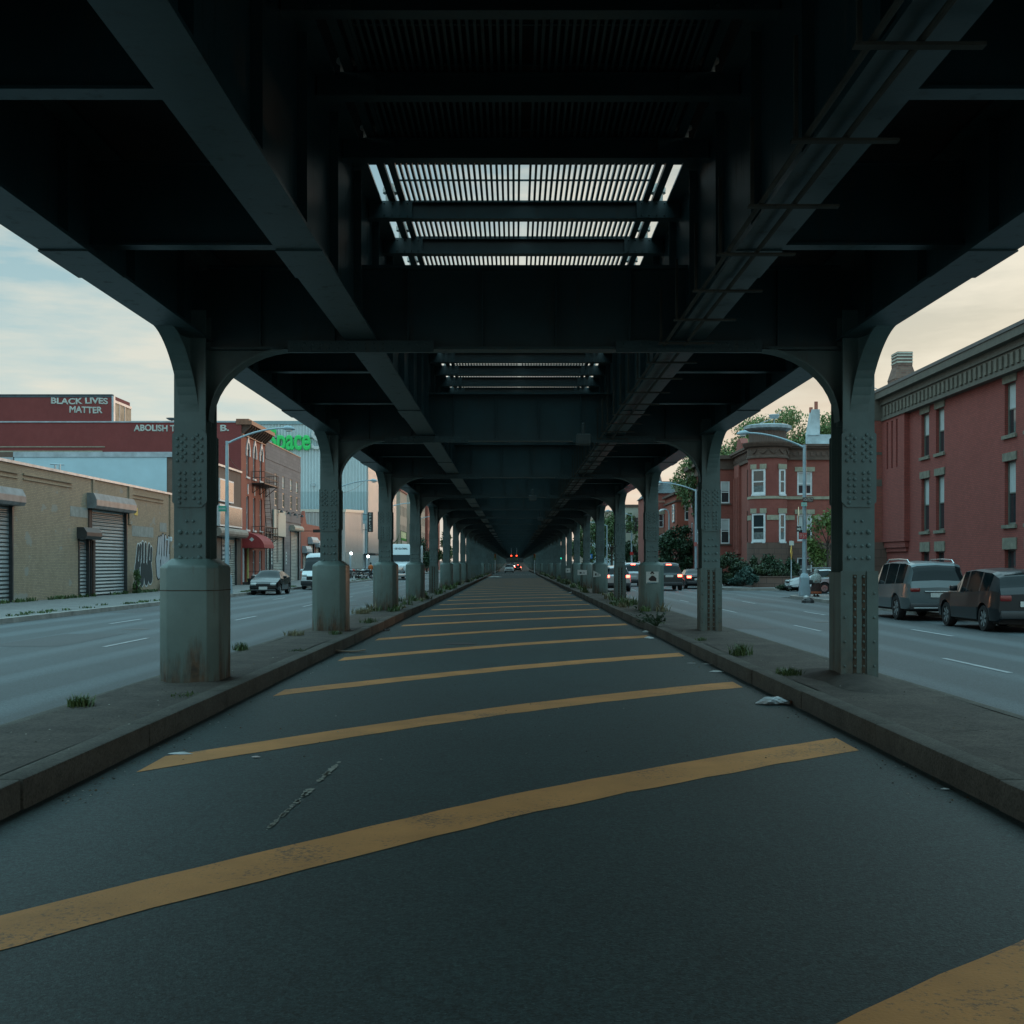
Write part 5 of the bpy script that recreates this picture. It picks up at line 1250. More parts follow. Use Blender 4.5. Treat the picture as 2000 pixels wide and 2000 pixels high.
t = car('hatchback', 'black car with spoked wheels at the right edge, in front of the big suv', 'car', 4.5, 1.8, [(a*4.5/4.4, b_, c) for a, b_, c in COMP], dark_cp, (-1.35, 1.4), .35, (13.2, 33.6-.2, 0), 0, parked, CG, inset=.15)
rear_kit(t, 4.5, 1.8, .9, .75, lit=False)
t.location = (13.35, 33.4, 0)
# right carriageway queue (tail lamps lit)
t = car('crossover', 'white roofed crossover braking in the nearest right lane behind the fourth column', 'car', 4.4, 1.85, COMP, silver_cp, (-1.3,1.35), .34, (6.6, 79.4, 0), 0, queue, CG, lower=blue_cp); rear_kit(t, 4.4, 1.85, .98, .78, top=(-1.85, 1.55))
t = car('square_suv', 'tall dark green grey suv braking in the middle right lane beside the postered column', 'car', 4.9, 1.95, SUV, dgrey_cp, (-1.45,1.45), .38, (10.3, 82.5, 0), 0, queue, UG, zb=.34); rear_kit(t, 4.9, 1.95, 1.0, .98, top=(-2.1, 1.75))
t = car('black_sedan', 'black sedan with lit tail lamps right of the tall dark suv', 'car', 4.6, 1.8, SEDAN, dark_cp, (-1.35,1.38), .32, (13.0, 87.5, 0), 0, queue, SG, inset=.2); rear_kit(t, 4.6, 1.8, .86, .7)
t = car('silver_suv', 'silver suv braking between the third and fourth right columns', 'car', 4.9, 1.9, SUV, silver_cp, (-1.45,1.45), .37, (9.35, 97.0, 0), 0, queue, UG, zb=.3, rails=(-1.9,.3)); rear_kit(t, 4.9, 1.9, 1.0, .8, top=(-2.1, 1.75))
for i, (x, y, P_, G_, c, lab) in enumerate([
    (6.4, 104, COMP, CG, white_cp, 'white hatchback braking in the nearest right lane, second in its lane'),
    (12.6, 101, SUV, UG, dark_cp, 'black suv waiting at the right kerb past the black sedan'),
    (9.6, 118, SEDAN, SG, red_cp, 'dark red sedan further up the middle right lane'),
    (6.3, 124, SUV, UG, dgrey_cp, 'dark suv third in the nearest right lane'),
    (12.5, 130, COMP, CG, silver_cp, 'silver car far up the right kerb lane'),
    (6.4, 146, COMP, CG, white_cp, 'pale car fourth in the nearest right lane, almost at the junction'),
    (9.7, 160, SUV, UG, dark_cp, 'black suv stopped just before the junction')]):
    L = 4.9 if P_ is SUV else 4.4
    t = car('waiting_car', lab, 'car', L, 1.85, P_, c, (-1.35,1.38), .34, (x, y, 0), 0, queue, G_); rear_kit(t, L, 1.85, .95, .75, top=(-1.9, 1.6) if P_ is not SEDAN else None)
# side street cars (facing the avenue)
t = car('side_street_car', 'white saloon on the side street behind the lamp post', 'car', 4.6, 1.8, SEDAN, white_cp, (-1.35,1.38), .32, (Xp(1549,77)+2.3, 78.6, 0), math.pi/2, parked, SG, inset=.2); front_kit(t, 4.6, 1.8, .66, .6)
t = car('side_street_car', 'silver saloon on the side street behind the shawled walker', 'car', 4.6, 1.8, SEDAN, silver_cp, (-1.35,1.38), .32, (Xp(1594,71)+2.3, 73.5, 0), math.pi/2, parked, SG, inset=.2); front_kit(t, 4.6, 1.8, .66, .6)
# distant traffic in the central lane beyond the junction
t = car('oncoming_suv', 'white car facing the camera far down the centre roadway', 'car', 4.4, 1.85, COMP, white_cp, (-1.3,1.35), .34, (Xp(994.5,243), 245, 0), math.pi, None, CG); front_kit(t, 4.4, 1.85, .75, .62)
t = car('departing_car', 'small car with glowing red tail lamps far down the centre roadway', 'car', 4.4, 1.8, COMP, red_cp, (-1.3,1.35), .34, (Xp(1011.5,290), 292, 0), 0, None, CG); rear_kit(t, 4.4, 1.8, .95, .75, lw=.2, lh=.13, top=(-1.85, 1.55))
t = car('headlit_car', 'farthest car with white headlights at the end of the roadway', 'car', 4.4, 1.8, COMP, dark_cp, (-1.3,1.35), .34, (Xp(1001,380), 380, rise(380)), math.pi, None, CG); front_kit(t, 4.4, 1.8, .75, .62, lit=True)
# van
VAN = [(-2.95,1.25,1.28),(-2.9,1.3,2.3),(-2.7,1.3,2.5),(.6,1.28,2.54),(1.35,1.26,2.42),(1.75,1.24,1.98),(2.25,1.22,1.3),(2.55,1.12,1.13),(2.85,.98,.99),(2.95,.82,.82)]
t = car('delivery_van', 'white high roof delivery van facing the camera beside the second left column', 'van', 5.9, 2.02, VAN, white_cp, (-1.8, 2.0), .36, (-13.85, 86.2, 0), math.pi, parked, dict(rear=None, front=(1.5,2.25), sides=[(.75,1.55)]), zb=.35, inset=.14, lower=mat('van_cladding', (.02,.022,.025), .6))
front_kit(t, 5.9, 2.02, .98, .80, .55, .26, .52)
part_box(t, 'lower_bumper', mat('van_cladding', (.02,.022,.025), .6), -.95, .95, 2.75, 3.0, .30, .62, .06)
# articulated truck
t = thing('semi_truck', 'white long nosed truck with tall roof fairing beyond the third left column', 'truck', (-12.75, 134.0, 0), math.pi, None, world=0)
def pb(n, m, x0, x1, y0, y1, z0, z1, bev=.04): return part_box(t, n, m, x0, x1, y0, y1, z0, z1, bev)
q = MB(); q.prism([(-.2,.9),(1.75,.9),(1.9,1.1),(1.85,1.62),(.1,2.0),(-.2,2.0)], Basis((0,-.6,0),(0,1,0),(1,0,0)), -.85, .85); q.build('hood', white_cp, t, off=(0,0,0), bevel=.06, smooth=40)
q = MB(); q.prism([(-2.6,.9),(-.75,.9),(-.75,2.0),(-1.15,2.9),(-1.5,3.95),(-2.6,4.0)], Basis((0,0,0),(0,1,0),(1,0,0)), -1.15, 1.15); cab = q.build('cab', white_cp, t, off=(0,0,0), bevel=.06, smooth=40)
q = MB(); q.prism([(-.72,2.08),(-1.08,2.8),(-1.13,2.8),(-.77,2.08)], Basis((0,.04,0),(0,1,0),(1,0,0)), -1.02, 1.02); q.build('windscreen', glass_car, t, off=(0,0,0))
pb('grille', chrome, -.5, .5, 1.25, 1.34, .75, 1.5); pb('bumper', chrome, -1.15, 1.15, 1.0, 1.3, .35, .72)
for s in (-1, 1): pb('headlight', head_m, *sorted((s*.62, s*1.05)), 1.0, 1.26, .85, 1.1); pb('fender', white_cp, *sorted((s*.82, s*1.2)), -.1, 1.2, .72, 1.15, .1); pb('mirror', black_box, *sorted((s*1.28, s*1.45)), -.9, -.7, 1.9, 2.6)
pb('trailer', mat('trailer_white', (.50,.55,.57), .5, var=.05), -1.28, 1.28, -16.5, -3.2, 1.15, 4.05, .02)
text_on(t, 'fairing_lettering', 'CE GLOBAL', Basis((0,-1.38,0),(-1,0,0),(0,1,0)), -.75, 3.38, .3, gp_d, .01, .008, .04, wide=1.5, height=.22)
for wy in (.55, -4.5, -5.7, -14.2, -15.4):
    for s in (-1, 1):
        q = MB(); q.tube([(s*1.2, wy, .5), (s*.9, wy, .5)], .5, 20); wl = q.build('wheel', rubber, t, off=(0,0,0)); q = MB(); q.tube([(s*1.21, wy, .5), (s*1.15, wy, .5)], .27, 14); q.build('rim', chrome, wl, off=(0,0,0))
# parked motorcycles / bikes cluster on left pavement
def bike(x, y, rz, lab, c):
    t = thing('motorcycle', lab, 'motorcycle', (x, y, .15), rz, 'motorcycles in front of the corrugated wing', world=0)
    for yy in (-.68, .72):
        q = MB(); Bw = Basis((0,yy,.32),(0,1,0),(1,0,0)); n = 18
        vs = [Bw(r*math.cos(2*math.pi*i/n), r*math.sin(2*math.pi*i/n), d) for r, d in ((.22,-.05),(.32,-.05),(.32,.05),(.22,.05)) for i in range(n)]
        q.add(vs, [(k*n+i, k*n+(i+1)%n, ((k+1)%4)*n+(i+1)%n, ((k+1)%4)*n+i) for k in range(4) for i in range(n)]); w = q.build('wheel', rubber, t, off=(0,0,0))
        q = MB(); q.tube([(-.03,yy,.32),(.03,yy,.32)], .1, 10); q.bar((0,yy-.22,.32),(0,yy+.22,.32),.03); q.bar((0,yy,.1),(0,yy,.54),.03); q.build('hub', chrome, w, off=(0,0,0))
    q = MB(); q.tube([(0,-.3,.82),(0,.05,.9),(0,.38,.86)], [.1,.17,.1], 10); q.build('tank', c, t, off=(0,0,0), smooth=50)
    q = MB(); q.tube([(0,-.95,.85),(0,-.6,.78),(0,-.1,.8)], [.05,.13,.1], 8); q.build('seat', rubber, t, off=(0,0,0), smooth=50)
    q = MB(); q.box(-.14,.14,-.25,.3,.3,.68); q.tube([(.1,.2,.35),(.16,-.3,.3),(.16,-.9,.36)], .05, 8); q.build('engine', chrome, t, off=(0,0,0), bevel=.03)
    q = MB(); q.bar((.06,.72,.32),(.06,.42,1.0),.045); q.bar((-.06,.72,.32),(-.06,.42,1.0),.045); q.bar((-.38,.32,1.08),(.38,.32,1.08),.035); q.bar((0,.4,1.0),(0,.32,1.08),.04); q.bar((0,.4,.8),(0,-.5,.7),.06); q.build('frame', black_iron, t, off=(0,0,0))
    q = MB(); q.lathe([(0,-.05),(.09,-.03),(.1,.04),(0,.07)], (0,.55,.95), 10); q.build('headlight', head_m, t, off=(0,0,0))
bk = [cp('bike_red', (.35,.04,.02)), dark_cp, blue_cp, dark_cp, silver_cp, dark_cp]
bl = ['red motorcycle lowest in the group by the pavement edge','black motorcycle leftmost in the row beside the corrugated wing','slate blue motorcycle second from the left in the row','black motorcycle in the middle of the row with high handlebars','silver motorcycle fourth from the left in the row','black motorcycle rightmost in the row beside the orange jacket']
for i, px in enumerate((690, 677, 686, 697, 708, 716)):
    yy = 138-i*1.2; bike(Xp(px, yy), yy, 2.4+.35*i, bl[i], bk[i])
# ================================================================== STREET FURNITURE, PLANTS, PEOPLE, LITTER
lampc = mat('lamp_grey_blue', (.30,.40,.45), .5, metal=.2, var=.12)
def lamp(name, label, X, y, H_, tipx, tipz, lit=False, group=None, ped=True, rise_=.55):
    t = thing(name, label, 'street lamp', (X, y, .15), 0, group, world=0)
    b = MB(); b.tube([(0,0,0),(0,0,H_-.15)], [.13,.085], 8); b.build('pole', lampc, t, off=(0,0,0), smooth=50)
    if ped:
        b = MB(); b.add([(sx*.26,sy*.26,0) for sx,sy in ((-1,-1),(1,-1),(1,1),(-1,1))]+[(sx*.22,sy*.22,.95) for sx,sy in ((-1,-1),(1,-1),(1,1),(-1,1))]+[(sx*.14,sy*.14,1.15) for sx,sy in ((-1,-1),(1,-1),(1,1),(-1,1))],
            [(0,1,2,3),(8,9,10,11)]+[(i*4+j,i*4+(j+1)%4,i*4+4+(j+1)%4,i*4+4+j) for i in range(2) for j in range(4)]); b.build('base', lampc, t, off=(0,0,0), bevel=.03)
    dx = tipx-X; dz = tipz-.15; b = MB(); z0 = H_-.3
    pts = [(0,0,z0)]; 
    for i in range(1, 9):
        u = i/8; pts.append((dx*u*.86, 0, z0+(dz-z0)*math.sin(u*math.pi/2)**.9))
    b.tube(pts, [.06]+[.055]*4+[.05]*4, 7); b.build('arm', lampc, t, off=(0,0,0), smooth=50)
    b = MB(); s = 1 if dx > 0 else -1
    b.tube([(dx*.84,0,dz),(dx*.90,0,dz+.01),(dx*.97,0,dz-.01),(dx*1.03,0,dz-.05)], [.05,.14,.13,.04], 8); h = b.build('head', lampc, t, off=(0,0,0), smooth=60)
    b = MB(); b.tube([(dx*.90,0,dz-.11),(dx*.98,0,dz-.11)], [.09,.08], 8); b.build('lens', head_lit if lit else head_m, h, off=(0,0,0))
    return t
LG, RG = 'street lamps along the left kerb', 'street lamps along the right kerb'
lamp('street_lamp', 'blue grey street lamp with green street sign, just right of the first left column', -15.7, 65.7, 8.5, -12.1, 9.2, group=LG)
lamp('street_lamp', 'street lamp whose arm shows between the second and third left columns', -15.7, 105.5, 8.5, -12.1, 9.1, group=LG)
lamp('street_lamp', 'street lamp whose arm shows between the third and fourth left columns', -15.7, 145, 8.5, -12.1, 9.1, group=LG)
lamp('street_lamp', 'street lamp whose arm shows between the fourth and fifth left columns', -15.7, 186, 8.5, -12.1, 9.1, group=LG)
lamp('street_lamp', 'tall street lamp on a square base with signs at the side street corner', 14.75, 61.2, 7.85, 11.4, 8.45, group=RG)
lamp('street_lamp', 'street lamp with a red band beside the dark green tree', 14.6, 96.8, 7.8, 11.4, 8.3, group=RG)
lamp('street_lamp', 'street lamp with red sign in front of the cream house', 14.6, 150, 7.9, 11.4, 8.4, group=RG)
lamp('street_lamp', 'street lamp among the trees left of the fifth right column', 14.6, 190, 7.9, 11.4, 8.4, group=RG)
t = thing('park_lamp', 'short pale lamp post with swan neck head before the mansion', 'street lamp', (14.9, 116, .15), 0, None, world=0)
b = MB(); b.tube([(0,0,0),(0,0,6.4)], [.1,.07], 8); b.tube([(0,0,6.4),(-.1,0,6.75),(-.35,0,6.9),(-.6,0,6.85)], .06, 7); b.build('pole', lampc, t, off=(0,0,0), smooth=50)
b = MB(); b.tube([(-.5,0,6.85),(-.75,0,6.78),(-.95,0,6.7)], [.1,.16,.08], 8); b.build('head', plastic_w, t, off=(0,0,0), smooth=60)
# white globe lamps by the corrugated wing
for i, (px, py) in enumerate(((684, 1081), (717, 1087))):
    y = 136.0; x = Xp(px, y)
    t = thing('bollard_lamp', ('lit white lamp on a grey post above the motorcycles','lit white lamp on a grey post beside the orange jacket')[i], 'lamp', (x, y, .15), 0, 'lit post lamps by the corrugated wing', world=0)
    z = Zh(py, y)-.15; b = MB(); b.tube([(0,0,0),(0,0,z-.15)], .12, 8); b.build('post', galv, t, off=(0,0,0))
    b = MB(); b.lathe([(0,-.16),(.13,-.08),(.16,.02),(.11,.13),(0,.17)], (.12,-.1,z), 12); b.build('lantern', mat('lamp_lit', (.8,.85,.85), .3, var=0, emit=(.9,1,1), es=7), t, off=(0,0,0), smooth=60)
# signs
def plate(t, name, x0, x1, y, z0, z1, m, d=.03): b = MB(); b.box(x0, x1, y-d, y, z0, z1); return b.build(name, m, t, off=(0,0,0))
sy = 61.0
def sgn(name, label, px0, px1, py0, py1, y, m, cat='sign'):
    x0, x1, z0, z1 = Xp(px0, y), Xp(px1, y), Zh(py1, y), Zh(py0, y)
    t = thing(name, label, cat, ((x0+x1)/2, y, z0), 0, None, world=0); w, h = (x1-x0)/2, z1-z0
    plate(t, 'panel', -w, w, 0, 0, h, m); return t, w, h, Basis((0, -.03, 0), (1,0,0), (0,-1,0))
maroon_s = mat('maroon_sign', (.07,.025,.02), .5, var=.1); green_s = mat('green_sign', (.02,.26,.19), .5, var=.1); yellow_s = mat('yellow_warning', (.62,.36,.03), .5, var=.05)
peach_s = mat('pale_orange_sign', (.75,.50,.30), .5, var=.05); red_s = mat('red_sign', (.42,.02,.02), .5, var=.05)  # the diamond panel has its own pale orange colour
t, w, h, B_ = sgn('street_name_sign', 'maroon street name sign reading AGATE CT on the corner lamp', 1567.5, 1588.5, 971.5, 981, sy, maroon_s)
text_on(t, 'lettering', 'AGATE CT', B_, -w+.03, h*.2, .2, letter_white, .002, .004, .002, wide=2*w-.06, height=h*.62)
t, w, h, B_ = sgn('street_name_plate', 'small pale green street plate below the maroon name sign', 1565, 1576, 981.5, 988.5, sy, mat('pale_green_sign', (.25,.55,.48), .5, var=.05))
b = MB()
for i in range(4): b.box(-w+.04+i*.065, -w+.08+i*.065, -.036, -.031, h*.3, h*.7)
b.build('lettering', letter_white, t, off=(0,0,0))
def diamond(name, label, px, py0, py1, y, m, halfpx):
    x = Xp(px, y); z0, z1 = Zh(py1, y), Zh(py0, y); t = thing(name, label, 'sign', (x, y, z0), 0, None, world=0)
    hh = (z1-z0)/2; r = hh; a = math.asin(min(1, halfpx*y/F/r)); B_ = Basis((0,0,0), (math.sin(a), math.cos(a), 0), (math.cos(a), -math.sin(a), 0))
    b = MB(); b.prism([(0,0),(r,hh),(0,2*hh),(-r,hh)], B_, -.015, .015); p = b.build('panel', m, t, off=(0,0,0))
    b = MB(); b.prism([(-.05,hh*.55),(.05,hh*.55),(.05,hh*1.1),(.16,hh*1.1),(0,hh*1.45),(-.16,hh*1.1),(-.05,hh*1.1)], B_, .016, .02); b.prism([(-.05,hh*.55),(.05,hh*.55),(.05,hh*1.1),(.16,hh*1.1),(0,hh*1.45),(-.16,hh*1.1),(-.05,hh*1.1)], B_, -.02, -.016); b.build('symbol', black_iron, t, off=(0,0,0)); return t
diamond('warning_sign', 'pale orange diamond sign high on the corner lamp, seen almost edge on', 1559.5, 990, 1026, sy, peach_s, 3.4)
t, w, h, B_ = sgn('one_way_sign', 'black and white arrow sign on the corner lamp', 1555.5, 1565, 1028, 1038.5, sy, black_iron)
b = MB(); b.prism([(-w*.8,h*.3),(w*.2,h*.3),(w*.2,h*.15),(w*.85,h*.5),(w*.2,h*.85),(w*.2,h*.7),(-w*.8,h*.7)], B_, .001, .006); b.build('arrow', letter_white, t, off=(0,0,0))
t, w, h, B_ = sgn('parking_sign', 'red sign with white lines of writing on the corner lamp', 1560.5, 1575, 1040.5, 1052, sy, red_s)
b = MB()
for r in range(3):
    for c in range(4): b.box(-w+.03+c*.085, -w+.03+c*.085+R.uniform(.04,.07), -.036, -.031, h*.72-r*h*.25, h*.82-r*h*.25)
b.build('writing', letter_white, t, off=(0,0,0))
yS2 = 79.5
t = thing('sign_post', 'thin post carrying a white plate before the turret house', 'post', (Xp(1546, yS2), yS2+.1, 0), 0, None, world=0)
b = MB(); b.tube([(0,0,0),(0,0,Zh(1056,yS2))], .035, 6); b.build('post', galv, t, off=(0,0,0))
plate(t, 'plate', -.14, .16, -.04, Zh(1065,yS2), Zh(1056.5,yS2), letter_white)
diamond('warning_sign', 'yellow diamond sign on the thin post left of the corner lamp', 1545.5, 1065, 1094, yS2, yellow_s, 4.7)
t, w, h, B_ = sgn('green_street_sign', 'green street sign on the left lamp beside the first column', 427, 442, 988, 999, 65.5, green_s)
b = MB()
for i in range(5): b.box(-w+.05+i*.07, -w+.09+i*.07, -.036, -.031, h*.35, h*.65)
b.build('writing', letter_white, t, off=(0,0,0))
t, w, h, B_ = sgn('green_guide_sign', 'green guide sign far up the right side', 1143, 1154, 1073, 1080, 186, green_s)
t, w, h, B_ = sgn('blue_sign', 'blue square sign below the green guide sign on the far right side', 1149, 1157, 1082, 1091, 185, mat('blue_sign', (.02,.16,.42), .5, var=.05))
b = MB(); b.prism([(-w*.5,h*.25),(w*.5,h*.25),(w*.2,h*.5),(w*.5,h*.75),(-w*.5,h*.75)], B_, .001, .01); b.build('symbol', letter_white, t, off=(0,0,0))
t, w, h, B_ = sgn('lamp_band', 'red band sign on the lamp beside the dark green tree', 1355.5, 1361, 1059, 1067, 96.6, mat('faded_red', (.40,.10,.09), .6, var=.1))
t, w, h, B_ = sgn('lamp_band', 'small red and white sign on the lamp before the cream house', 1230.5, 1237, 1078, 1084, 149.7, red_s)
# traffic signals
def signal(name, label, x, y, z, lit):
    t = thing(name, label, 'traffic light', (x, y, 0), 0, 'traffic lights at the junction', world=0)
    b = MB(); b.box(-.17, .17, 0, .22, z-.5, z+.5); b.build('housing', mat('signal_yellow', (.20,.14,.03), .5), t, off=(0,0,0), bevel=.03)
    for i, (nm, c) in enumerate((('red_lens', (1,.05,.02)), ('amber_lens', (.2,.12,.02)), ('green_lens', (.02,.8,.5)))):
        on = (i == 0 and lit == 'r') or (i == 2 and lit == 'g')
        b = MB(); b.lathe([(0,-.02),(.11,-.01),(.12,.03)], (0,0,0), 12); b.v = [(x_, -z_-.01, z+.32-.32*i+y_) for x_, y_, z_ in b.v]
        b.build(nm, mat(nm+('_lit' if on else ''), tuple(q*.3 for q in c), .3, var=0, emit=c if on else None, es=7 if on else 0), t, off=(0,0,0))
    return t
t = signal('traffic_light', 'red traffic light hanging left of centre over the far roadway', Xp(998.6,222), 222, Zh(1088.8,222), 'r'); b = MB(); b.tube([(0,.1,Zh(1088.8,222)+.5),(0,.1,4.7)], .04); b.build('hanger', galv, t, off=(0,0,0))
t = signal('traffic_light', 'red traffic light hanging right of centre over the far roadway', Xp(1009,222), 222, Zh(1088.8,222), 'r'); b = MB(); b.tube([(0,.1,Zh(1088.8,222)+.5),(0,.1,4.7)], .04); b.build('hanger', galv, t, off=(0,0,0))
for px, lb, lt in ((967, 'yellow cased traffic light on a post left of the far crossing', 'o'), (1044, 'yellow cased traffic light on a post right of the far crossing', 'o')):
    x = Xp(px, 196); t = signal('traffic_light', lb, x, 196, 2.9, lt); b = MB(); b.tube([(0,.1,.2),(0,.1,2.4)], .07); b.build('post', galv, t, off=(0,0,0))
t = signal('traffic_light', 'green traffic light beyond the right columns', 7.6, 197, 3.0, 'g'); b = MB(); b.tube([(0,.1,0),(0,.1,2.5)], .07); b.build('post', galv, t, off=(0,0,0))
# overhead wires
wire = mat('wire', (.015,.015,.015), .7, var=0)
for a_, c_, lb in (((-15.9,65.7,8.2),(-21.4,96,9.3),'black cable from the first left lamp to the red building'), ((-15.9,105.5,7.9),(-21.2,173,14),'black cable rising from the second left lamp to the storage wall')):
    t = thing('overhead_cable', lb, 'cable', a_); b = MB(); n = 14
    b.tube([(lerp(a_[0],c_[0],i/n), lerp(a_[1],c_[1],i/n), lerp(a_[2],c_[2],i/n)-.5*math.sin(math.pi*i/n)) for i in range(n+1)], .014, 5); b.build('wire', wire, t)

# ---- posters on the right columns
def poster(label, px, py, y, w, h, tear, art):
    x, z = Xp(px, y), Zh(py, y); t = thing('poster', label, 'poster', (x, y, z), 0, 'paper posters on the right column jackets', world=0)
    B_ = Basis((0,0,0), (1,0,0), (0,-1,0))
    b = MB(); b.prism([(-w/2,-h/2+tear[0]),(w/2,-h/2+tear[1]),(w/2,h/2-tear[3]),(-w/2,h/2-tear[2])], B_, .002, .006); p = b.build('sheet', paper_w, t, off=(0,0,0))
    if art:
        dk = mat('print_black', (.03,.02,.018), .8, var=.2); b = MB()
        b.prism([(-.13,-.07),(-.12,-.03),(-.05,.03),(-.03,.06),(.03,.06),(.09,.03),(.14,-.03),(.14,-.12),(-.06,-.12)], B_, .0065, .008)
        b.prism([(.075*math.cos(i*.63),.145+.03*math.sin(i*.63)) for i in range(10)], B_, .0065, .008); b.prism([(-.045,.145),(.045,.145),(.035,.205),(-.035,.205)], B_, .0085, .0095); b.build('figure', dk, p, off=(0,0,0))
        b = MB(); b.prism([(.04*math.cos(i*.63),.105+.04*math.sin(i*.63)) for i in range(10)], B_, .0085, .0095); b.build('face', mat('print_grey', (.45,.43,.38), .8), p, off=(0,0,0))
        text_on(p, 'caption', 'MESSIAH', B_, -.17, -.205, .1, mat('print_teal', (.12,.25,.28), .8), .001, .002, .007, wide=.34, height=.055)
    else:
        b = MB(); b.box(-w*.28, -w*.05, -.009, -.0065, -h*.25, h*.1); b.box(w*.05, w*.3, -.009, -.0065, -h*.2, -h*.12); b.box(w*.05, w*.3, -.009, -.0065, -h*.02, h*.05); b.build('print', mat('print_dark', (.05,.06,.06), .8), p, off=(0,0,0))
    return t
yj = lambda k: Y0+S*k-.165
poster('white poster with a hatted bearded man on the third right column', 1274, 1128, yj(2), .42, .40, (.0,.035,0,0), True)
poster('torn white triangular paper on the fifth right column', 1166, 1121, yj(4), .40, .36, (.0,.06,.0,.2), False)
poster('pair of pale papers on the sixth right column', 1137, 1118, yj(5), .6, .34, (0,.02,0,.02), False)
poster('small white paper on the seventh right column', 1109.5, 1114, yj(6), .34, .32, (0,0,0,0), False)

# ---- foliage
def leaf_mat(name, a, b_):
    m, nt, bs = base_mat(name); P = coords(nt, True)
    nt.links.new(ramp(nt, noise(nt, P, 1.6, 4, .6), [(.35, a), (.65, b_)]), bs.inputs['Base Color']); bs.inputs['Roughness'].default_value = .6
    bs.inputs['Subsurface Weight'].default_value = 0
    return m
lf5 = leaf_mat('leaves_yellow_green', (.09,.15,.05), (.20,.27,.09)); lf1 = leaf_mat('leaves_mid', (.035,.075,.025), (.085,.14,.045)); lf2 = leaf_mat('leaves_dark', (.012,.035,.018), (.030,.075,.030)); lf3 = leaf_mat('leaves_bright', (.07,.12,.03), (.15,.22,.06)); lf4 = leaf_mat('hedge_leaves', (.010,.028,.014), (.035,.065,.025))  # lf5 is a brighter yellow-green foliage colour
bark = mat('bark', (.06,.05,.04), .9, var=.4, scale=4, bmp=.6)
def crown(b, c, r, n, s, clumps=14, seed=1, flat=1, solid=.3):
    q = random.Random(seed); cl = []
    for i in range(clumps):
        while 1:
            p = [q.uniform(-1,1) for _ in range(3)]
            if .15 < sum(v*v for v in p) < 1: break
        cl.append((p, q.uniform(.22,.48)))
    for i in range(n):
        p, rr = q.choice(cl); d = Vector([q.gauss(0,1) for _ in range(3)]).normalized()*rr*q.uniform(.35,1.05)
        P = Vector((c[0]+r[0]*(p[0]+d.x), c[1]+r[1]*(p[1]+d.y), c[2]+r[2]*(p[2]+d.z)))
        a = Vector([q.gauss(0,1) for _ in range(3)]).normalized(); u = a.cross(Vector((q.gauss(0,1),q.gauss(0,1),q.gauss(0,.6)))).normalized(); w = a.cross(u)
        k = s*q.uniform(.6,1.35)
        b.add([P-u*k, P-w*k*.45, P+u*k, P+w*k*.45], [(0,1,2,3)])
def tree(label, x, y, H_, cr, r, n, s, lm, seed, clumps=16, trunk=.18, group=None, bare=0, name='street_tree'):
    t = thing(name, label, 'tree', (x, y, .1), 0, group, world=0); q = random.Random(seed+50)
    b = MB(); b.tube([(0,0,0),(.05,0,cr[2]*.4),(.0,.1,cr[2]*.8),(.1,0,cr[2]+r[2]*.4)], [trunk,trunk*.8,trunk*.5,trunk*.15], 8)
    for i in range(9+bare):
        A = q.uniform(0,6.28); z0 = cr[2]*q.uniform(.45,.95); e = (cr[0]+r[0]*.8*math.cos(A), r[1]*.8*math.sin(A), cr[2]+r[2]*q.uniform(-.3,.75))
        m_ = (e[0]*.45, e[1]*.45, lerp(z0,e[2],.6)); b.tube([(0,0,z0), m_, e], [trunk*.42,trunk*.26,trunk*.06], 6)
    b.build('trunk', bark, t, off=(0,0,0), smooth=60)
    b = MB(); crown(b, cr, r, n, s, clumps, seed); b.build('crown', lm, t, off=(0,0,0), recalc=False); return t
TG = 'leafy trees behind the turret house'
tree('broad green tree crown behind the left side of the turret house', 21.0, 112, 14, (0,0,11.6), (4.2,2.5,3.6), 15000, .14, lf5, 3, 34, .3, TG)
tree('broad green tree crown behind the turret cap', 25.6, 114, 14, (0,0,12.7), (4.2,2.5,3.3), 15000, .14, lf5, 4, 34, .3, TG)
tree('green tree crown right of the turret house chimney', 30.4, 113, 14, (0,0,12.7), (4.0,2.5,3.3), 14000, .14, lf5, 5, 34, .3, TG)
tree('tree crown just over the wing roof, leftmost of those behind the turret house', 17.9, 116, 12, (0,0,11.2), (3.0,2.2,3.2), 9000, .14, lf5, 16, 34, .3, TG)
tree('bright yellow green young tree before the turret house basement', Xp(1616,86.8), 86.8, 6, (0,0,3.7), (1.5,1.0,2.1), 3600, .13, lf3, 6, 16, .1)
tree('thick dark green tree behind the tall dark suv', Xp(1331,112), 112, 6.4, (0,0,2.9), (2.2,1.8,2.0), 8000, .16, lf2, 7, 24, .16)
tree('tall thin leafed tree rising between the bay house and the lamp', Xp(1357,110), 109, 13, (0,0,9.4), (1.4,1.4,2.8), 2300, .16, lf1, 8, 13, .16)
tree('sparse tree with dark crooked limbs before the cream house', Xp(1249,160), 150, 9, (0,0,6.4), (2.6,2,3.6), 1700, .2, lf1, 9, 12, .2, bare=9)
tree('full green tree right of the fifth right column', Xp(1188,205), 198, 10, (0,0,6.6), (3.6,3,4.0), 6500, .24, lf1, 10, 20, .25)
tree('green tree beside the blue sign far up the right side', Xp(1150,215), 216, 9, (0,0,5.2), (2.4,2,3.6), 3600, .24, lf1, 11, 14, .25)
tree('low dark tree right of the low grey depot', Xp(1228,178), 170, 6, (0,0,3.0), (2.2,1.8,2.0), 3000, .2, lf2, 12, 14, .16)
tree('dim tree at the far left side past the tenements', -17.2, 236, 9, (0,0,4.4), (1.9,2,3.2), 2600, .24, lf2, 13, 12, .2)
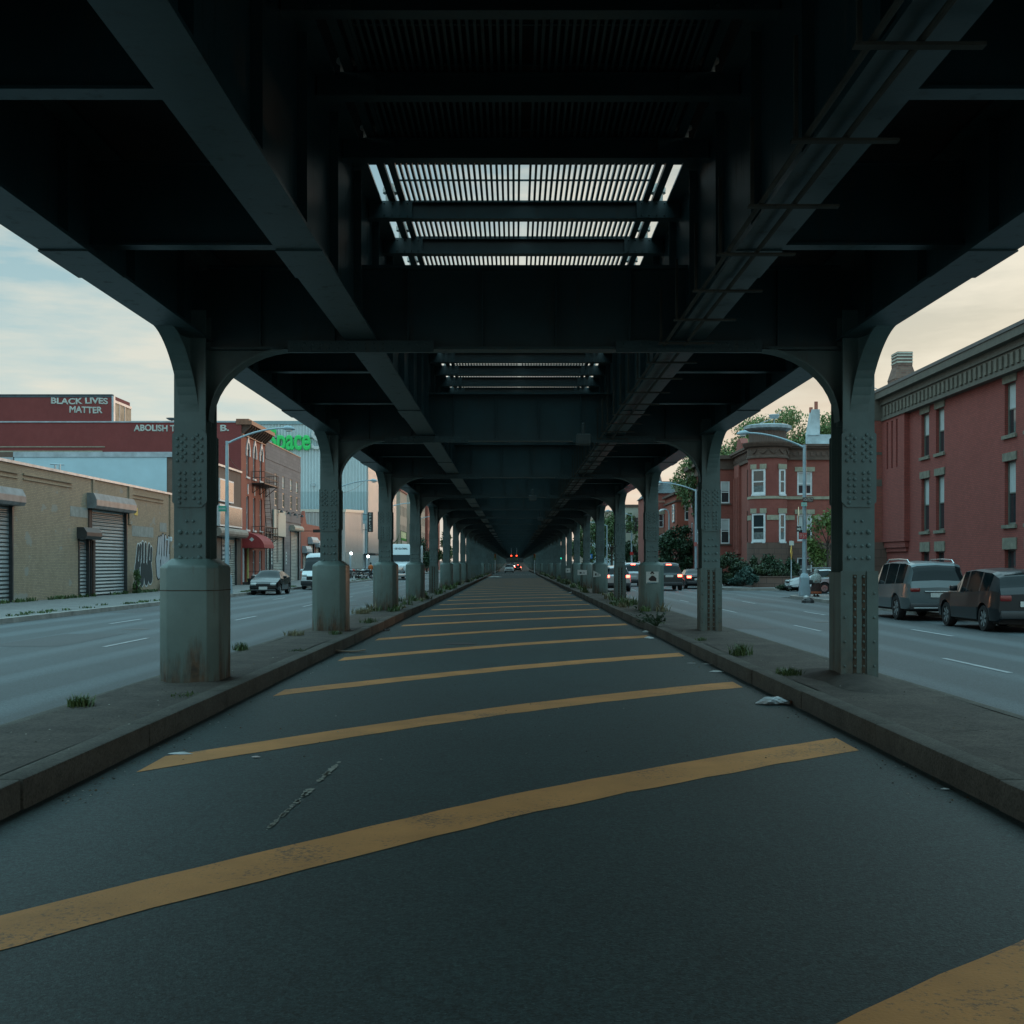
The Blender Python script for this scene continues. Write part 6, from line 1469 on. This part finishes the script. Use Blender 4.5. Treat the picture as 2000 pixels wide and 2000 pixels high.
for i, (x, y) in enumerate(((16.0, 240), (16.2, 262), (-17.0, 300), (16.0, 300))):
    tree(['rounded tree past the junction on the right','second tree past the junction on the right','farthest tree on the left side','farthest tree on the right side'][i], x, y, 10, (0,0,5.4), (2.4,2.4,3.6), 2600, .26, lf1, 20+i, 14, .2)
def bush(label, x, y, r, n, s, lm, seed, z=.15, group=None, name='bush'):
    t = thing(name, label, 'bush', (x, y, z), 0, group, world=0)
    b = MB(); crown(b, (0,0,r[2]*.85), r, n, s, 16, seed); b.v = [(x_,y_,max(z_,.02)) for x_,y_,z_ in b.v]; b.build('foliage', lm, t, off=(0,0,0), recalc=False)
    b = MB(); q = random.Random(seed)
    for i in range(6): b.tube([(q.uniform(-.2,.2)*r[0],0,0),(q.uniform(-.7,.7)*r[0],q.uniform(-.5,.5)*r[1],r[2]*1.3)], [.03,.01], 5)
    b.build('stems', bark, t, off=(0,0,0))
HG = 'hedge bushes before the turret house'
def bx(px, y): return Xp(px, y)
bush('large rounded dark bush left of the turret, behind the second right column edge', bx(1421,88.4), 88.4, (1.35,.8,1.15), 5200, .11, lf4, 31, group=HG)
bush('dark bush at the foot of the pilaster', bx(1448,87.6), 87.6, (1.0,.8,1.05), 4000, .11, lf4, 32, group=HG)
bush('bush under the left turret window', bx(1473,87.2), 87.2, (.75,.6,1.12), 3600, .10, lf4, 33, group=HG)
bush('bush between the two turret basement windows', bx(1506,87.2), 87.2, (.85,.6,1.2), 3900, .10, lf2, 34, group=HG)
bush('smallest upright bush beside the thin sign post', bx(1545,87.0), 87.0, (.65,.6,1.1), 3200, .10, lf2, 35, group=HG)
bush('blue green bush leaning over the garden wall', bx(1453,83.6), 83.7, (1.0,.5,.62), 2600, .11, leaf_mat('bluish_leaves', (.02,.06,.05), (.05,.11,.09)), 36, .3)
bush('low trailing bush along the garden wall top', bx(1495,85.0), 85.0, (2.0,.5,.45), 3600, .09, lf4, 37, .75)
bush('small bush on the pavement by the graffiti of the tan garage', -21.0, 73.2, (.35,.8,.5), 1100, .09, lf2, 38)
bush('weedy bush at the foot of the tan garage shutter', -21.1, 67.3, (.25,.4,.7), 600, .08, lf1, 39)
bush('green patch of weeds round the thin sign post', bx(1540,79.6), 79.6, (.8,.5,.22), 1000, .07, lf2, 40, .0)

# ---- weeds and grass on the medians
wg = [leaf_mat('weed_green', (.03,.06,.018), (.08,.13,.035)), leaf_mat('dry_grass', (.12,.12,.06), (.2,.18,.1))]
def tuft(b, x, y, z, n, h, sp, q, mi=0, wdt=.006):
    for i in range(n):
        a = q.uniform(0,6.28); r_ = min(abs(q.gauss(0, sp)), 1.6*sp); x0, y0_ = x+r_*math.cos(a), y+r_*1.6*math.sin(a); hh = h*q.uniform(.35,1); l = q.uniform(.1,1.1)*hh; a2 = q.uniform(0,6.28)
        p0 = Vector((x0,y0_,z)); p1 = p0+Vector((l*.35*math.cos(a2), l*.35*math.sin(a2), hh*.6)); p2 = p0+Vector((l*math.cos(a2), l*math.sin(a2), hh)); w = Vector((-math.sin(a2), math.cos(a2), 0))*wdt*(1+y*.03)
        b.add([p0-w, p0+w, p1+w*.8, p1-w*.8, p2], [(0,1,2,3),(3,2,4)], mi)
def weed(label, x, y, n, h, sp, seed, mi=0, group='weeds growing on the medians', name='weed'):
    b = MB(); tuft(b, 0, 0, 0, n, h, sp, random.Random(seed), 0, .007); 
    b.v = [(a, c, d) for a, c, d in b.v]; o = b.build(name, wg[mi], None, off=(0,0,0), recalc=False); o.location = (x, y, .2); tag(o, label, 'weed', group, 'stuff' if h < .08 else None)
def mp(px, py): y = 1.59*F/(py-HY); return Xp(px, y), y
for i, (px, py, n, h, sp, mi, lab) in enumerate([
    (158, 1378, 200, .15, .08, 0, 'weed clump at the far left beside the first column'),
    (470, 1269, 170, .17, .09, 0, 'dark green tuft just right of the first left column jacket'),
    (575, 1240, 150, .15, .13, 1, 'dry straw coloured tuft left of the second left column'),
    (655, 1238, 170, .10, .09, 0, 'bright low weed at the foot of the second left column'),
    (582, 1271, 110, .05, .12, 0, 'flat green patch at the median kerb left of the second column'),
    (707, 1198, 220, .25, .2, 1, 'pale long grass left of the third left column'),
    (722, 1216, 180, .17, .16, 0, 'green weeds on the median before the third left column'),
    (1447, 1279, 240, .24, .12, 0, 'tall weed clump on the right median between the first two columns'),
    (1541, 1317, 210, .13, .12, 0, 'bright green low weed left of the first right column'),
    (1370, 1250, 90, .08, .08, 0, 'tiny weed before the second right column'),
    (1288, 1217, 90, .07, .1, 0, 'tiny weed left of the second right column'),
    (368, 1357, 80, .04, .12, 0, 'flat moss patch in front of the first left column jacket')]):
    x, y = mp(px, py); weed(lab, x, y, n, h, sp, 60+i, mi)
q = random.Random(5); b = MB()
for i in range(250):
    y = 40+ (q.random()**1.2)*150; side = q.choice((-1, 1)); x = q.uniform(-4.9,-3.9) if side < 0 else q.uniform(3.85,5.1)
    tuft(b, x, y, .2, int(q.uniform(14,44)), q.uniform(.12,.42), .13, q, 0 if q.random() < .75 else 1, .008)
tag(b.build('median_grass', wg, recalc=False), 'patchy long grass and weeds along both medians further away', 'grass', kind='stuff')
b = MB()
for i in range(90):
    y = 20+q.random()*150; x = -15.75-abs(q.gauss(0,.25)); tuft(b, x, y, .15, 26, .10, .16, q, 0, .01)
for i in range(60):
    y = 42+q.random()*33; tuft(b, -21.2, y, .15, 18, .22, .1, q, 0, .012)
tag(b.build('pavement_grass', wg, recalc=False), 'thin grass along the left pavement kerb and wall foot', 'grass', kind='stuff')
tsp = thing('sprawling_weed', 'dark dead looking weed hanging over the right median kerb near the third column', 'weed', (3.62, 30.6, .2), 0, None, world=0)
b = MB(); q2 = random.Random(9)
for i in range(30):
    a = q2.uniform(0,6.28); l = q2.uniform(.2,.75); e = (l*math.cos(a)*.8-.15, l*math.sin(a)*1.2, q2.uniform(-.15,.55)*l+.1); b.tube([(0,0,0),(e[0]*.5,e[1]*.5,e[2]*.5+.13),e], [.010,.007,.003], 5)
    for k in range(7):
        t_ = q2.uniform(.3,1); P = Vector(e)*t_+Vector((0,0,.1)); u = Vector([q2.gauss(0,1) for _ in range(3)]).normalized()*.05; w = Vector([q2.gauss(0,1) for _ in range(3)]).normalized()*.025; b.add([P-u,P-w,P+u,P+w],[(0,1,2,3)])
b.build('stems', lf2, tsp, off=(0,0,0), recalc=False)
q = random.Random(77); b = MB()
for i in range(1500):
    r_ = q.random()
    if r_ < .45: x = q.choice((-1,1))*(3.5-abs(q.gauss(0,.16))); y = 9+60*q.random()**1.6; z = .004
    elif r_ < .85: x = q.choice((q.uniform(-4.9,-3.7), q.uniform(3.7,5.1))); y = 5+60*q.random()**1.6; z = .232
    else: x = q.uniform(-3.3,3.3); y = 11+50*q.random()**1.6; z = .004
    k = q.uniform(.005,.016); a = q.uniform(0,6.28); h_ = k*q.uniform(.3,.8); ca, sa = math.cos(a)*k, math.sin(a)*k
    b.add([(x-ca,y-sa,z),(x+sa,y-ca,z),(x+ca,y+sa,z),(x-sa,y+ca,z),(x,y,z+h_)], [(0,1,4),(1,2,4),(2,3,4),(3,0,4)], q.choice((0,0,0,1,2)))
tag(b.build('grit', [mat('grit_dark', (.05,.045,.035), .9, var=.4), mat('dead_leaf_bits', (.12,.075,.035), .9, var=.4), mat('pale_grit', (.26,.26,.23), .9, var=.3)], recalc=False), 'scattered grit, dead leaves and pale crumbs along the kerbs', 'grit', kind='stuff')
# earth mound round the first right column
b = MB(); n = 28; rr = [(1.0,.0),(.8,.05),(.5,.10),(.25,.12),(0,.12)]; vs = []
for r_, z in rr:
    for i in range(n):
        a = 2*math.pi*i/n; w = 1+.15*math.sin(3*a+1)+.08*math.sin(7*a); vs.append((4.6+.62*r_*w*math.cos(a)*.9, 16.6+1.7*r_*w*math.sin(a), .19+z+(.012*math.sin(5*a)*r_)))
b.add(vs, [(k*n+i, k*n+(i+1)%n, (k+1)*n+(i+1)%n, (k+1)*n+i) for k in range(len(rr)-1) for i in range(n)])
tag(b.build('earth_mound', dirt, smooth=60), kind='structure')

# ---- litter
def rp_(px, py): y = CH*F/(py-HY); return Xp(px, y), y
def scrap(name, label, px, py, wx, wy, h, seed, m, cat, zz=.0, parts=None):
    x, y = rp_(px, py); q = random.Random(seed); b = MB(); nx, ny = 9, 5; vs = []
    for j in range(ny):
        for i in range(nx):
            u, v = i/(nx-1)*2-1, j/(ny-1)*2-1; e = 1-.25*abs(v*u)
            vs.append((u*wx/2*e+q.uniform(-.03,.03)*wx, v*wy/2*(1-.4*u*u)+q.uniform(-.03,.03)*wy, .008+h*max(0,(1-u*u)*(1-v*v))*q.uniform(.5,1)+q.uniform(0,.15)*h))
    fs = [(j*nx+i, j*nx+i+1, (j+1)*nx+i+1, (j+1)*nx+i) for j in range(ny-1) for i in range(nx-1)]
    b.add(vs, fs); o = b.build(name, m, None, off=(0,0,0), smooth=50); o.location = (x, y, zz); tag(o, label, cat, 'litter on the roadway'); return o
t = thing('plastic_bag', 'crumpled white plastic bag lying against the right kerb', 'plastic bag', (*rp_(1514, 1376), 0), 0, None, world=0)
b = MB(); q3 = random.Random(4); n = 28; m_ = 22; vs = []
for k in range(m_):
    u = k/(m_-1); xx = lerp(-.24, .19, u); R0 = .085*math.sin(math.pi*min(1, .06+u*.92))**.55*(1 if u > .3 else .55+1.5*u)
    for i in range(n):
        a = 2*math.pi*i/n; w = 1+.16*math.sin(3*a+k*.7)+.10*math.sin(7*a-k*1.1)+q3.uniform(-.05,.05)
        vs.append((xx+.012*math.sin(5*a+k), R0*1.25*w*math.cos(a)+.02*math.sin(k*.6), max(.004, R0*.55*(1+w*math.sin(a)))+.004))
b.add(vs, [(k*n+i, k*n+(i+1)%n, (k+1)*n+(i+1)%n, (k+1)*n+i) for k in range(m_-1) for i in range(n)]+[tuple(range(n)), tuple(range((m_-1)*n, m_*n))])
b.build('bag', mat('bag_white', (.50,.57,.60), .45, var=.12, scale=8, bmp=.5), t, off=(0,0,0), smooth=70)
q3 = random.Random(4)
b = MB(); 
for i in range(8): b.lathe([(0,-.02),(.022,0),(0,.02)], (.21+q3.uniform(-.03,.04), q3.uniform(-.04,.04), .025+q3.uniform(0,.03)), 6)
b.build('spilled_contents', mat('rotten_leaf', (.10,.045,.02), .8), t, off=(0,0,0))
scrap('crushed_cup', 'crushed pale blue white wrapper beside the left end of the second yellow bar', 353, 1474, .24, .07, .02, 1, plastic_w, 'wrapper')
scrap('paper_scrap', 'small pale pink paper below the second yellow bar', 500, 1480, .09, .06, .01, 2, mat('pinkish_paper', (.48,.42,.40), .8, var=.1), 'paper')
scrap('paper_scrap', 'white torn paper lying flat left of the plastic bag', 1399, 1313, .24, .2, .03, 3, paper_w, 'paper')
scrap('paper_scrap', 'thin grey paper strip near the right end of the third yellow bar', 1350, 1296, .18, .12, .01, 4, mat('grey_paper', (.30,.31,.30), .8), 'paper')
scrap('paper_scrap', 'tiny scrap by the kerb above the torn paper', 1380, 1298, .2, .12, .02, 5, mat('grey_paper', (.30,.31,.30), .8), 'paper')
scrap('plastic_film', 'clear pale plastic at the right end of the fourth yellow bar', 1268, 1247, .25, .4, .05, 6, plastic_w, 'plastic')
scrap('plastic_film', 'small plastic scrap at the right kerb beside the sixth yellow bar', 1262, 1235, .22, .3, .05, 7, plastic_w, 'plastic')
scrap('paper_scrap', 'small white paper far down against the left kerb', 965, 1127, 2.2, 1.6, .12, 8, paper_w, 'paper')
scrap('plastic_film', 'pale scrap at the right kerb near the hanging weed', 1118, 1158, .5, .4, .08, 9, plastic_w, 'plastic')
scrap('paper_scrap', 'pale chip near the right kerb at the lower right', 1846, 1543, .08, .03, .01, 10, plastic_w, 'paper')
x, y = rp_(684, 1275)
t = thing('curved_board', 'bent strip of brown cardboard lying by the left kerb', 'cardboard', (x, y, 0), .1, None, world=0)
b = MB(); n = 10
for i in range(n):
    u0, u1 = lerp(-.31,.31,i/n), lerp(-.31,.31,(i+1)/n); f = lambda u: .02+.28*u*u*1.2
    b.add([(u0,-.09,f(u0)),(u1,-.09,f(u1)),(u1,.09,f(u1)),(u0,.09,f(u0)),(u0,-.09,f(u0)+.02),(u1,-.09,f(u1)+.02),(u1,.09,f(u1)+.02),(u0,.09,f(u0)+.02)],[(0,1,2,3),(4,5,6,7),(0,1,5,4),(1,2,6,5),(2,3,7,6),(3,0,4,7)])
b.build('strip', mat('cardboard', (.16,.12,.085), .8, var=.2), t, off=(0,0,0))
x, y = rp_(755, 1233); t = thing('drink_can', 'small crushed can against the left kerb past the cardboard strip', 'can', (x, y, .04), 1.0, None, world=0)
b = MB(); b.tube([(-.11,0,0),(-.05,0,.0),(.05,.01,.0),(.11,0,0)], [.035,.028,.033,.03], 10); b.build('can', chrome, t, off=(0,0,0))
x, y = rp_(1578, 1177.5); t = thing('rubbish_heap', 'small dark heap of rubbish in the gutter below the corner lamp', 'rubbish', (x, y, 0), 0, None, world=0)
b = MB(); b.lathe([(.30,0),(.28,.12),(.16,.24),(0,.28)], (0,0,0), 9); b.build('heap', black_box, t, off=(0,0,0)); b = MB(); b.lathe([(.12,.2),(.14,.3),(0,.34)], (-.1,-.08,0), 7); b.build('wrapper', plastic_w, t, off=(0,0,0))
# bollard posts and bins on the left pavement
t = thing('rubbish_bin', 'low black bin on the pavement beside the red awning door', 'bin', (-20.4, 94.4, .15), 0, None, world=0)
b = MB(); b.add([(-.4,-.35,0),(.4,-.35,0),(.4,.35,0),(-.4,.35,0),(-.5,-.42,.5),(.5,-.42,.5),(.5,.42,.5),(-.5,.42,.5)],[(0,1,2,3),(4,5,6,7),(0,1,5,4),(1,2,6,5),(2,3,7,6),(3,0,4,7)]); b.build('tub', rubber, t, off=(0,0,0), bevel=.03)

# ---- people
skin_dk = mat('skin', (.16,.09,.06), .6, var=.1)
def person(label, loc, rz, H_, cloth, legsm):
    t = thing('person', label, 'person', loc, rz, None, world=0); s = H_/1.7
    bm_v = [(0,0,.95),(0,0,1.15),(0,.01,1.35),(0,.01,1.47),(0,-.01,1.54),(0,0,1.63)]; bm_r = [.14,.12,.15,.075,.055,.09]
    e = [(0,1),(1,2),(2,3),(3,4),(4,5)]
    for sd in (-1, 1):
        i = len(bm_v); bm_v += [(sd*.19,.01,1.38),(sd*.24,-.02,1.12),(sd*.20,-.16,.98),(sd*.15,-.24,1.0)]; bm_r += [.062,.047,.038,.034]; e += [(2,i),(i,i+1),(i+1,i+2),(i+2,i+3)]
        i = len(bm_v); bm_v += [(sd*.10,0,.86),(sd*.11,-.03,.48),(sd*.11,.03,.09),(sd*.12,-.12,.045)]; bm_r += [.095,.062,.045,.038]; e += [(0,i),(i,i+1),(i+1,i+2),(i+2,i+3)]
        for f_ in range(5):
            j = len(bm_v); L_ = [.05,.07,.078,.072,.055][f_]; a = (-.02+.012*f_)*sd; hx, hy, hz = sd*.15, -.24, 1.0
            bm_v.append((hx+a-sd*.0, hy-L_, hz-.015*f_)); bm_r.append(.010); e.append((len(bm_v)-2 if 0 else (i-1), j))
    me = bpy.data.meshes.new('body'); me.from_pydata([(x*s,y*s,z*s) for x,y,z in bm_v], e, []); me.materials.append(skin_dk)
    o = bpy.data.objects.new('body', me); COL.objects.link(o); o.parent = t
    mo = o.modifiers.new('skin', 'SKIN'); o.modifiers.new('sub', 'SUBSURF').levels = 1; o.modifiers['sub'].render_levels = 1
    for v, r_ in zip(me.skin_vertices[0].data, bm_r): v.radius = (r_*s, r_*s)
    me.skin_vertices[0].data[0].use_root = True
    return t, s
t, s = person('person in a grey shawl and long dark patterned skirt by the corner lamp', (Xp(1594,60.2), 60.2, .15), .3, 1.36, None, None)
b = MB(); b.lathe([(.17,.86),(.23,.62),(.27,.30),(.29,.14),(.27,.13)], (0,0,0), 20, sx=1, sy=.8); b.v = [(x*(1+.05*math.sin(7*math.atan2(y,x))), y*(1+.05*math.sin(7*math.atan2(y,x))), z) for x,y,z in b.v]; b.build('skirt', mat('dark_patterned_cloth', (.035,.018,.016), .9, var=.6, scale=14), t, off=(0,0,0), smooth=60)
b = MB(); b.lathe([(.281,.27),(.292,.21),(.287,.15)], (0,0,0), 20, sx=1, sy=.82); b.build('skirt_border', mat('rust_cloth', (.26,.07,.03), .9, var=.3, scale=18), t, off=(0,0,0), smooth=60)
b = MB(); b.lathe([(.20,.66),(.27,.72),(.29,.86),(.25,1.02),(.20,1.10),(.10,1.16),(.095,1.2),(.10,1.28),(.085,1.36),(0,1.40)], (0,.01,0), 20, sx=1, sy=.78); b.v = [(x*(1+.06*math.sin(5*math.atan2(y,x)+z*9)), y*(1+.05*math.sin(5*math.atan2(y,x)))+(.0), z) for x,y,z in b.v]; b.build('shawl', mat('grey_shawl', (.30,.34,.33), .95, var=.5, scale=16, bmp=.5), t, off=(0,0,0), smooth=60)
for sx in (-1, 1):
    b = MB(); b.tube([(sx*.09,.06,.05),(sx*.09,-.13,.04)], [.045,.035], 8); b.build('shoe', rubber, t, off=(0,0,0), smooth=60)
b = MB(); b.box(-.33,-.25,-.1,.12,.62,.84); b.build('handbag', black_box, t, off=(0,0,0), bevel=.02)
t, s = person('person in an orange jacket standing beside the parked motorcycles', (Xp(724,133), 133, .15), 2.8, 1.75, None, None)
b = MB(); b.lathe([(.20,.85),(.21,1.0),(.20,1.2),(.24,1.38),(.16,1.5),(.07,1.55)], (0,0,0), 16, sx=1, sy=.75)
for sd in (-1, 1): b.tube([(sd*.2,0,1.42),(sd*.27,-.02,1.15),(sd*.22,-.17,1.02)], [.085,.07,.055], 8)
b.build('jacket', mat('orange_jacket', (.52,.13,.03), .8, var=.15), t, off=(0,0,0), smooth=60)
b = MB()
for sd in (-1, 1): b.tube([(sd*.1,0,.95),(sd*.115,-.03,.5),(sd*.115,.03,.08)], [.12,.09,.07], 10)
b.build('trousers', mat('dark_trousers', (.03,.035,.045), .9, var=.2), t, off=(0,0,0), smooth=60)
b = MB(); b.lathe([(.10,1.63),(.108,1.70),(.085,1.78),(0,1.81)], (0,.015,0), 12); b.build('hair', rubber, t, off=(0,0,0), smooth=60)
# ================================================================== CAMERA, LIGHT
cam = bpy.data.cameras.new('camera'); co = bpy.data.objects.new('camera', cam); COL.objects.link(co)
co.location = (0, 0, CH); co.rotation_euler = (math.pi/2, 0, 0)
cam.sensor_width = 36; cam.lens = 36*F/2000; cam.shift_x = (1000-CX)/2000; cam.shift_y = (HY-1000)/2000
cam.clip_end = 5000; cam.clip_start = .1; sc.camera = co
AZ, EL = math.radians(33), math.radians(7)
w = bpy.data.worlds.new('World'); sc.world = w; w.use_nodes = True; nt = w.node_tree
bg = nt.nodes['Background']; sky = N(nt, 'ShaderNodeTexSky', sky_type='NISHITA')
sky.sun_disc = False; sky.sun_elevation = EL; sky.sun_rotation = AZ; sky.air_density = 1.3; sky.dust_density = 2.2; sky.ozone_density = 2.5
tc = N(nt, 'ShaderNodeTexCoord'); g_ = tc.outputs['Generated']
s_ = N(nt, 'ShaderNodeSeparateXYZ'); nt.links.new(g_, s_.inputs[0])
# thin cloud layer: pale veil brighter toward the horizon, drifting wisps
cl = noise(nt, g_, 3.2, 6, .55, (1, 1, 4.5)); cl2 = noise(nt, g_, 9, 6, .6, (1, 1, 6))
k = math_(nt, 'ADD', math_(nt, 'MULTIPLY', cl, .75), math_(nt, 'MULTIPLY', cl2, .25))
cf = ramp(nt, k, [(.44, 0.0), (.58, 1.0)])
Lr = ramp(nt, s_.outputs[2], [(0, (.62,.66,.60)), (.10, (.56,.66,.63)), (.20, (.38,.55,.58)), (.33, (.22,.40,.48)), (.42, (.62,1.12,1.28)), (1, (.95,1.68,1.92))])
Rr = ramp(nt, s_.outputs[2], [(0, (.86,.52,.40)), (.07, (.74,.56,.44)), (.16, (.55,.54,.46)), (.32, (.40,.46,.44)), (.42, (.80,1.15,1.25)), (1, (.95,1.68,1.92))])
tx = ramp(nt, math_(nt, 'ADD', s_.outputs[0], .5), [(.36, 0.0), (.62, 1.0)])
ty = ramp(nt, s_.outputs[1], [(.0, 0.0), (.5, 1.0)])
vl = mix(nt, math_(nt, 'MULTIPLY', tx, ty), Lr, Rr)
vl = mix(nt, math_(nt, 'MULTIPLY', math_(nt, 'MULTIPLY', cf, ramp(nt, s_.outputs[2], [(.35, 1.0), (.5, .0)])), .8), vl, (.76,.73,.62))
sv = N(nt, 'ShaderNodeVectorMath', operation='SCALE'); nt.links.new(vl, sv.inputs[0]); sv.inputs[3].default_value = 11.3
fin = mix(nt, .90, sky.outputs[0], sv.outputs[0])
nt.links.new(fin, bg.inputs[0]); bg.inputs[1].default_value = .1
sl = bpy.data.lights.new('sun', 'SUN'); so = bpy.data.objects.new('sun', sl); COL.objects.link(so)
sl.energy = .9; sl.angle = math.radians(8); sl.color = (1, .55, .32)
d = Vector((math.sin(AZ)*math.cos(EL), math.cos(AZ)*math.cos(EL), math.sin(EL)))
so.rotation_euler = (-d).to_track_quat('-Z', 'Y').to_euler(); so.location = (20, 30, 40)
vs = sc.view_settings; vs.view_transform = 'Standard'; vs.look = 'None'; vs.gamma = 1; vs.exposure = 0
sc.cycles.max_bounces = 6; sc.cycles.diffuse_bounces = 3; sc.cycles.glossy_bounces = 3
for o in list(bpy.data.objects):
    if '_w' in o.keys(): del o['_w']
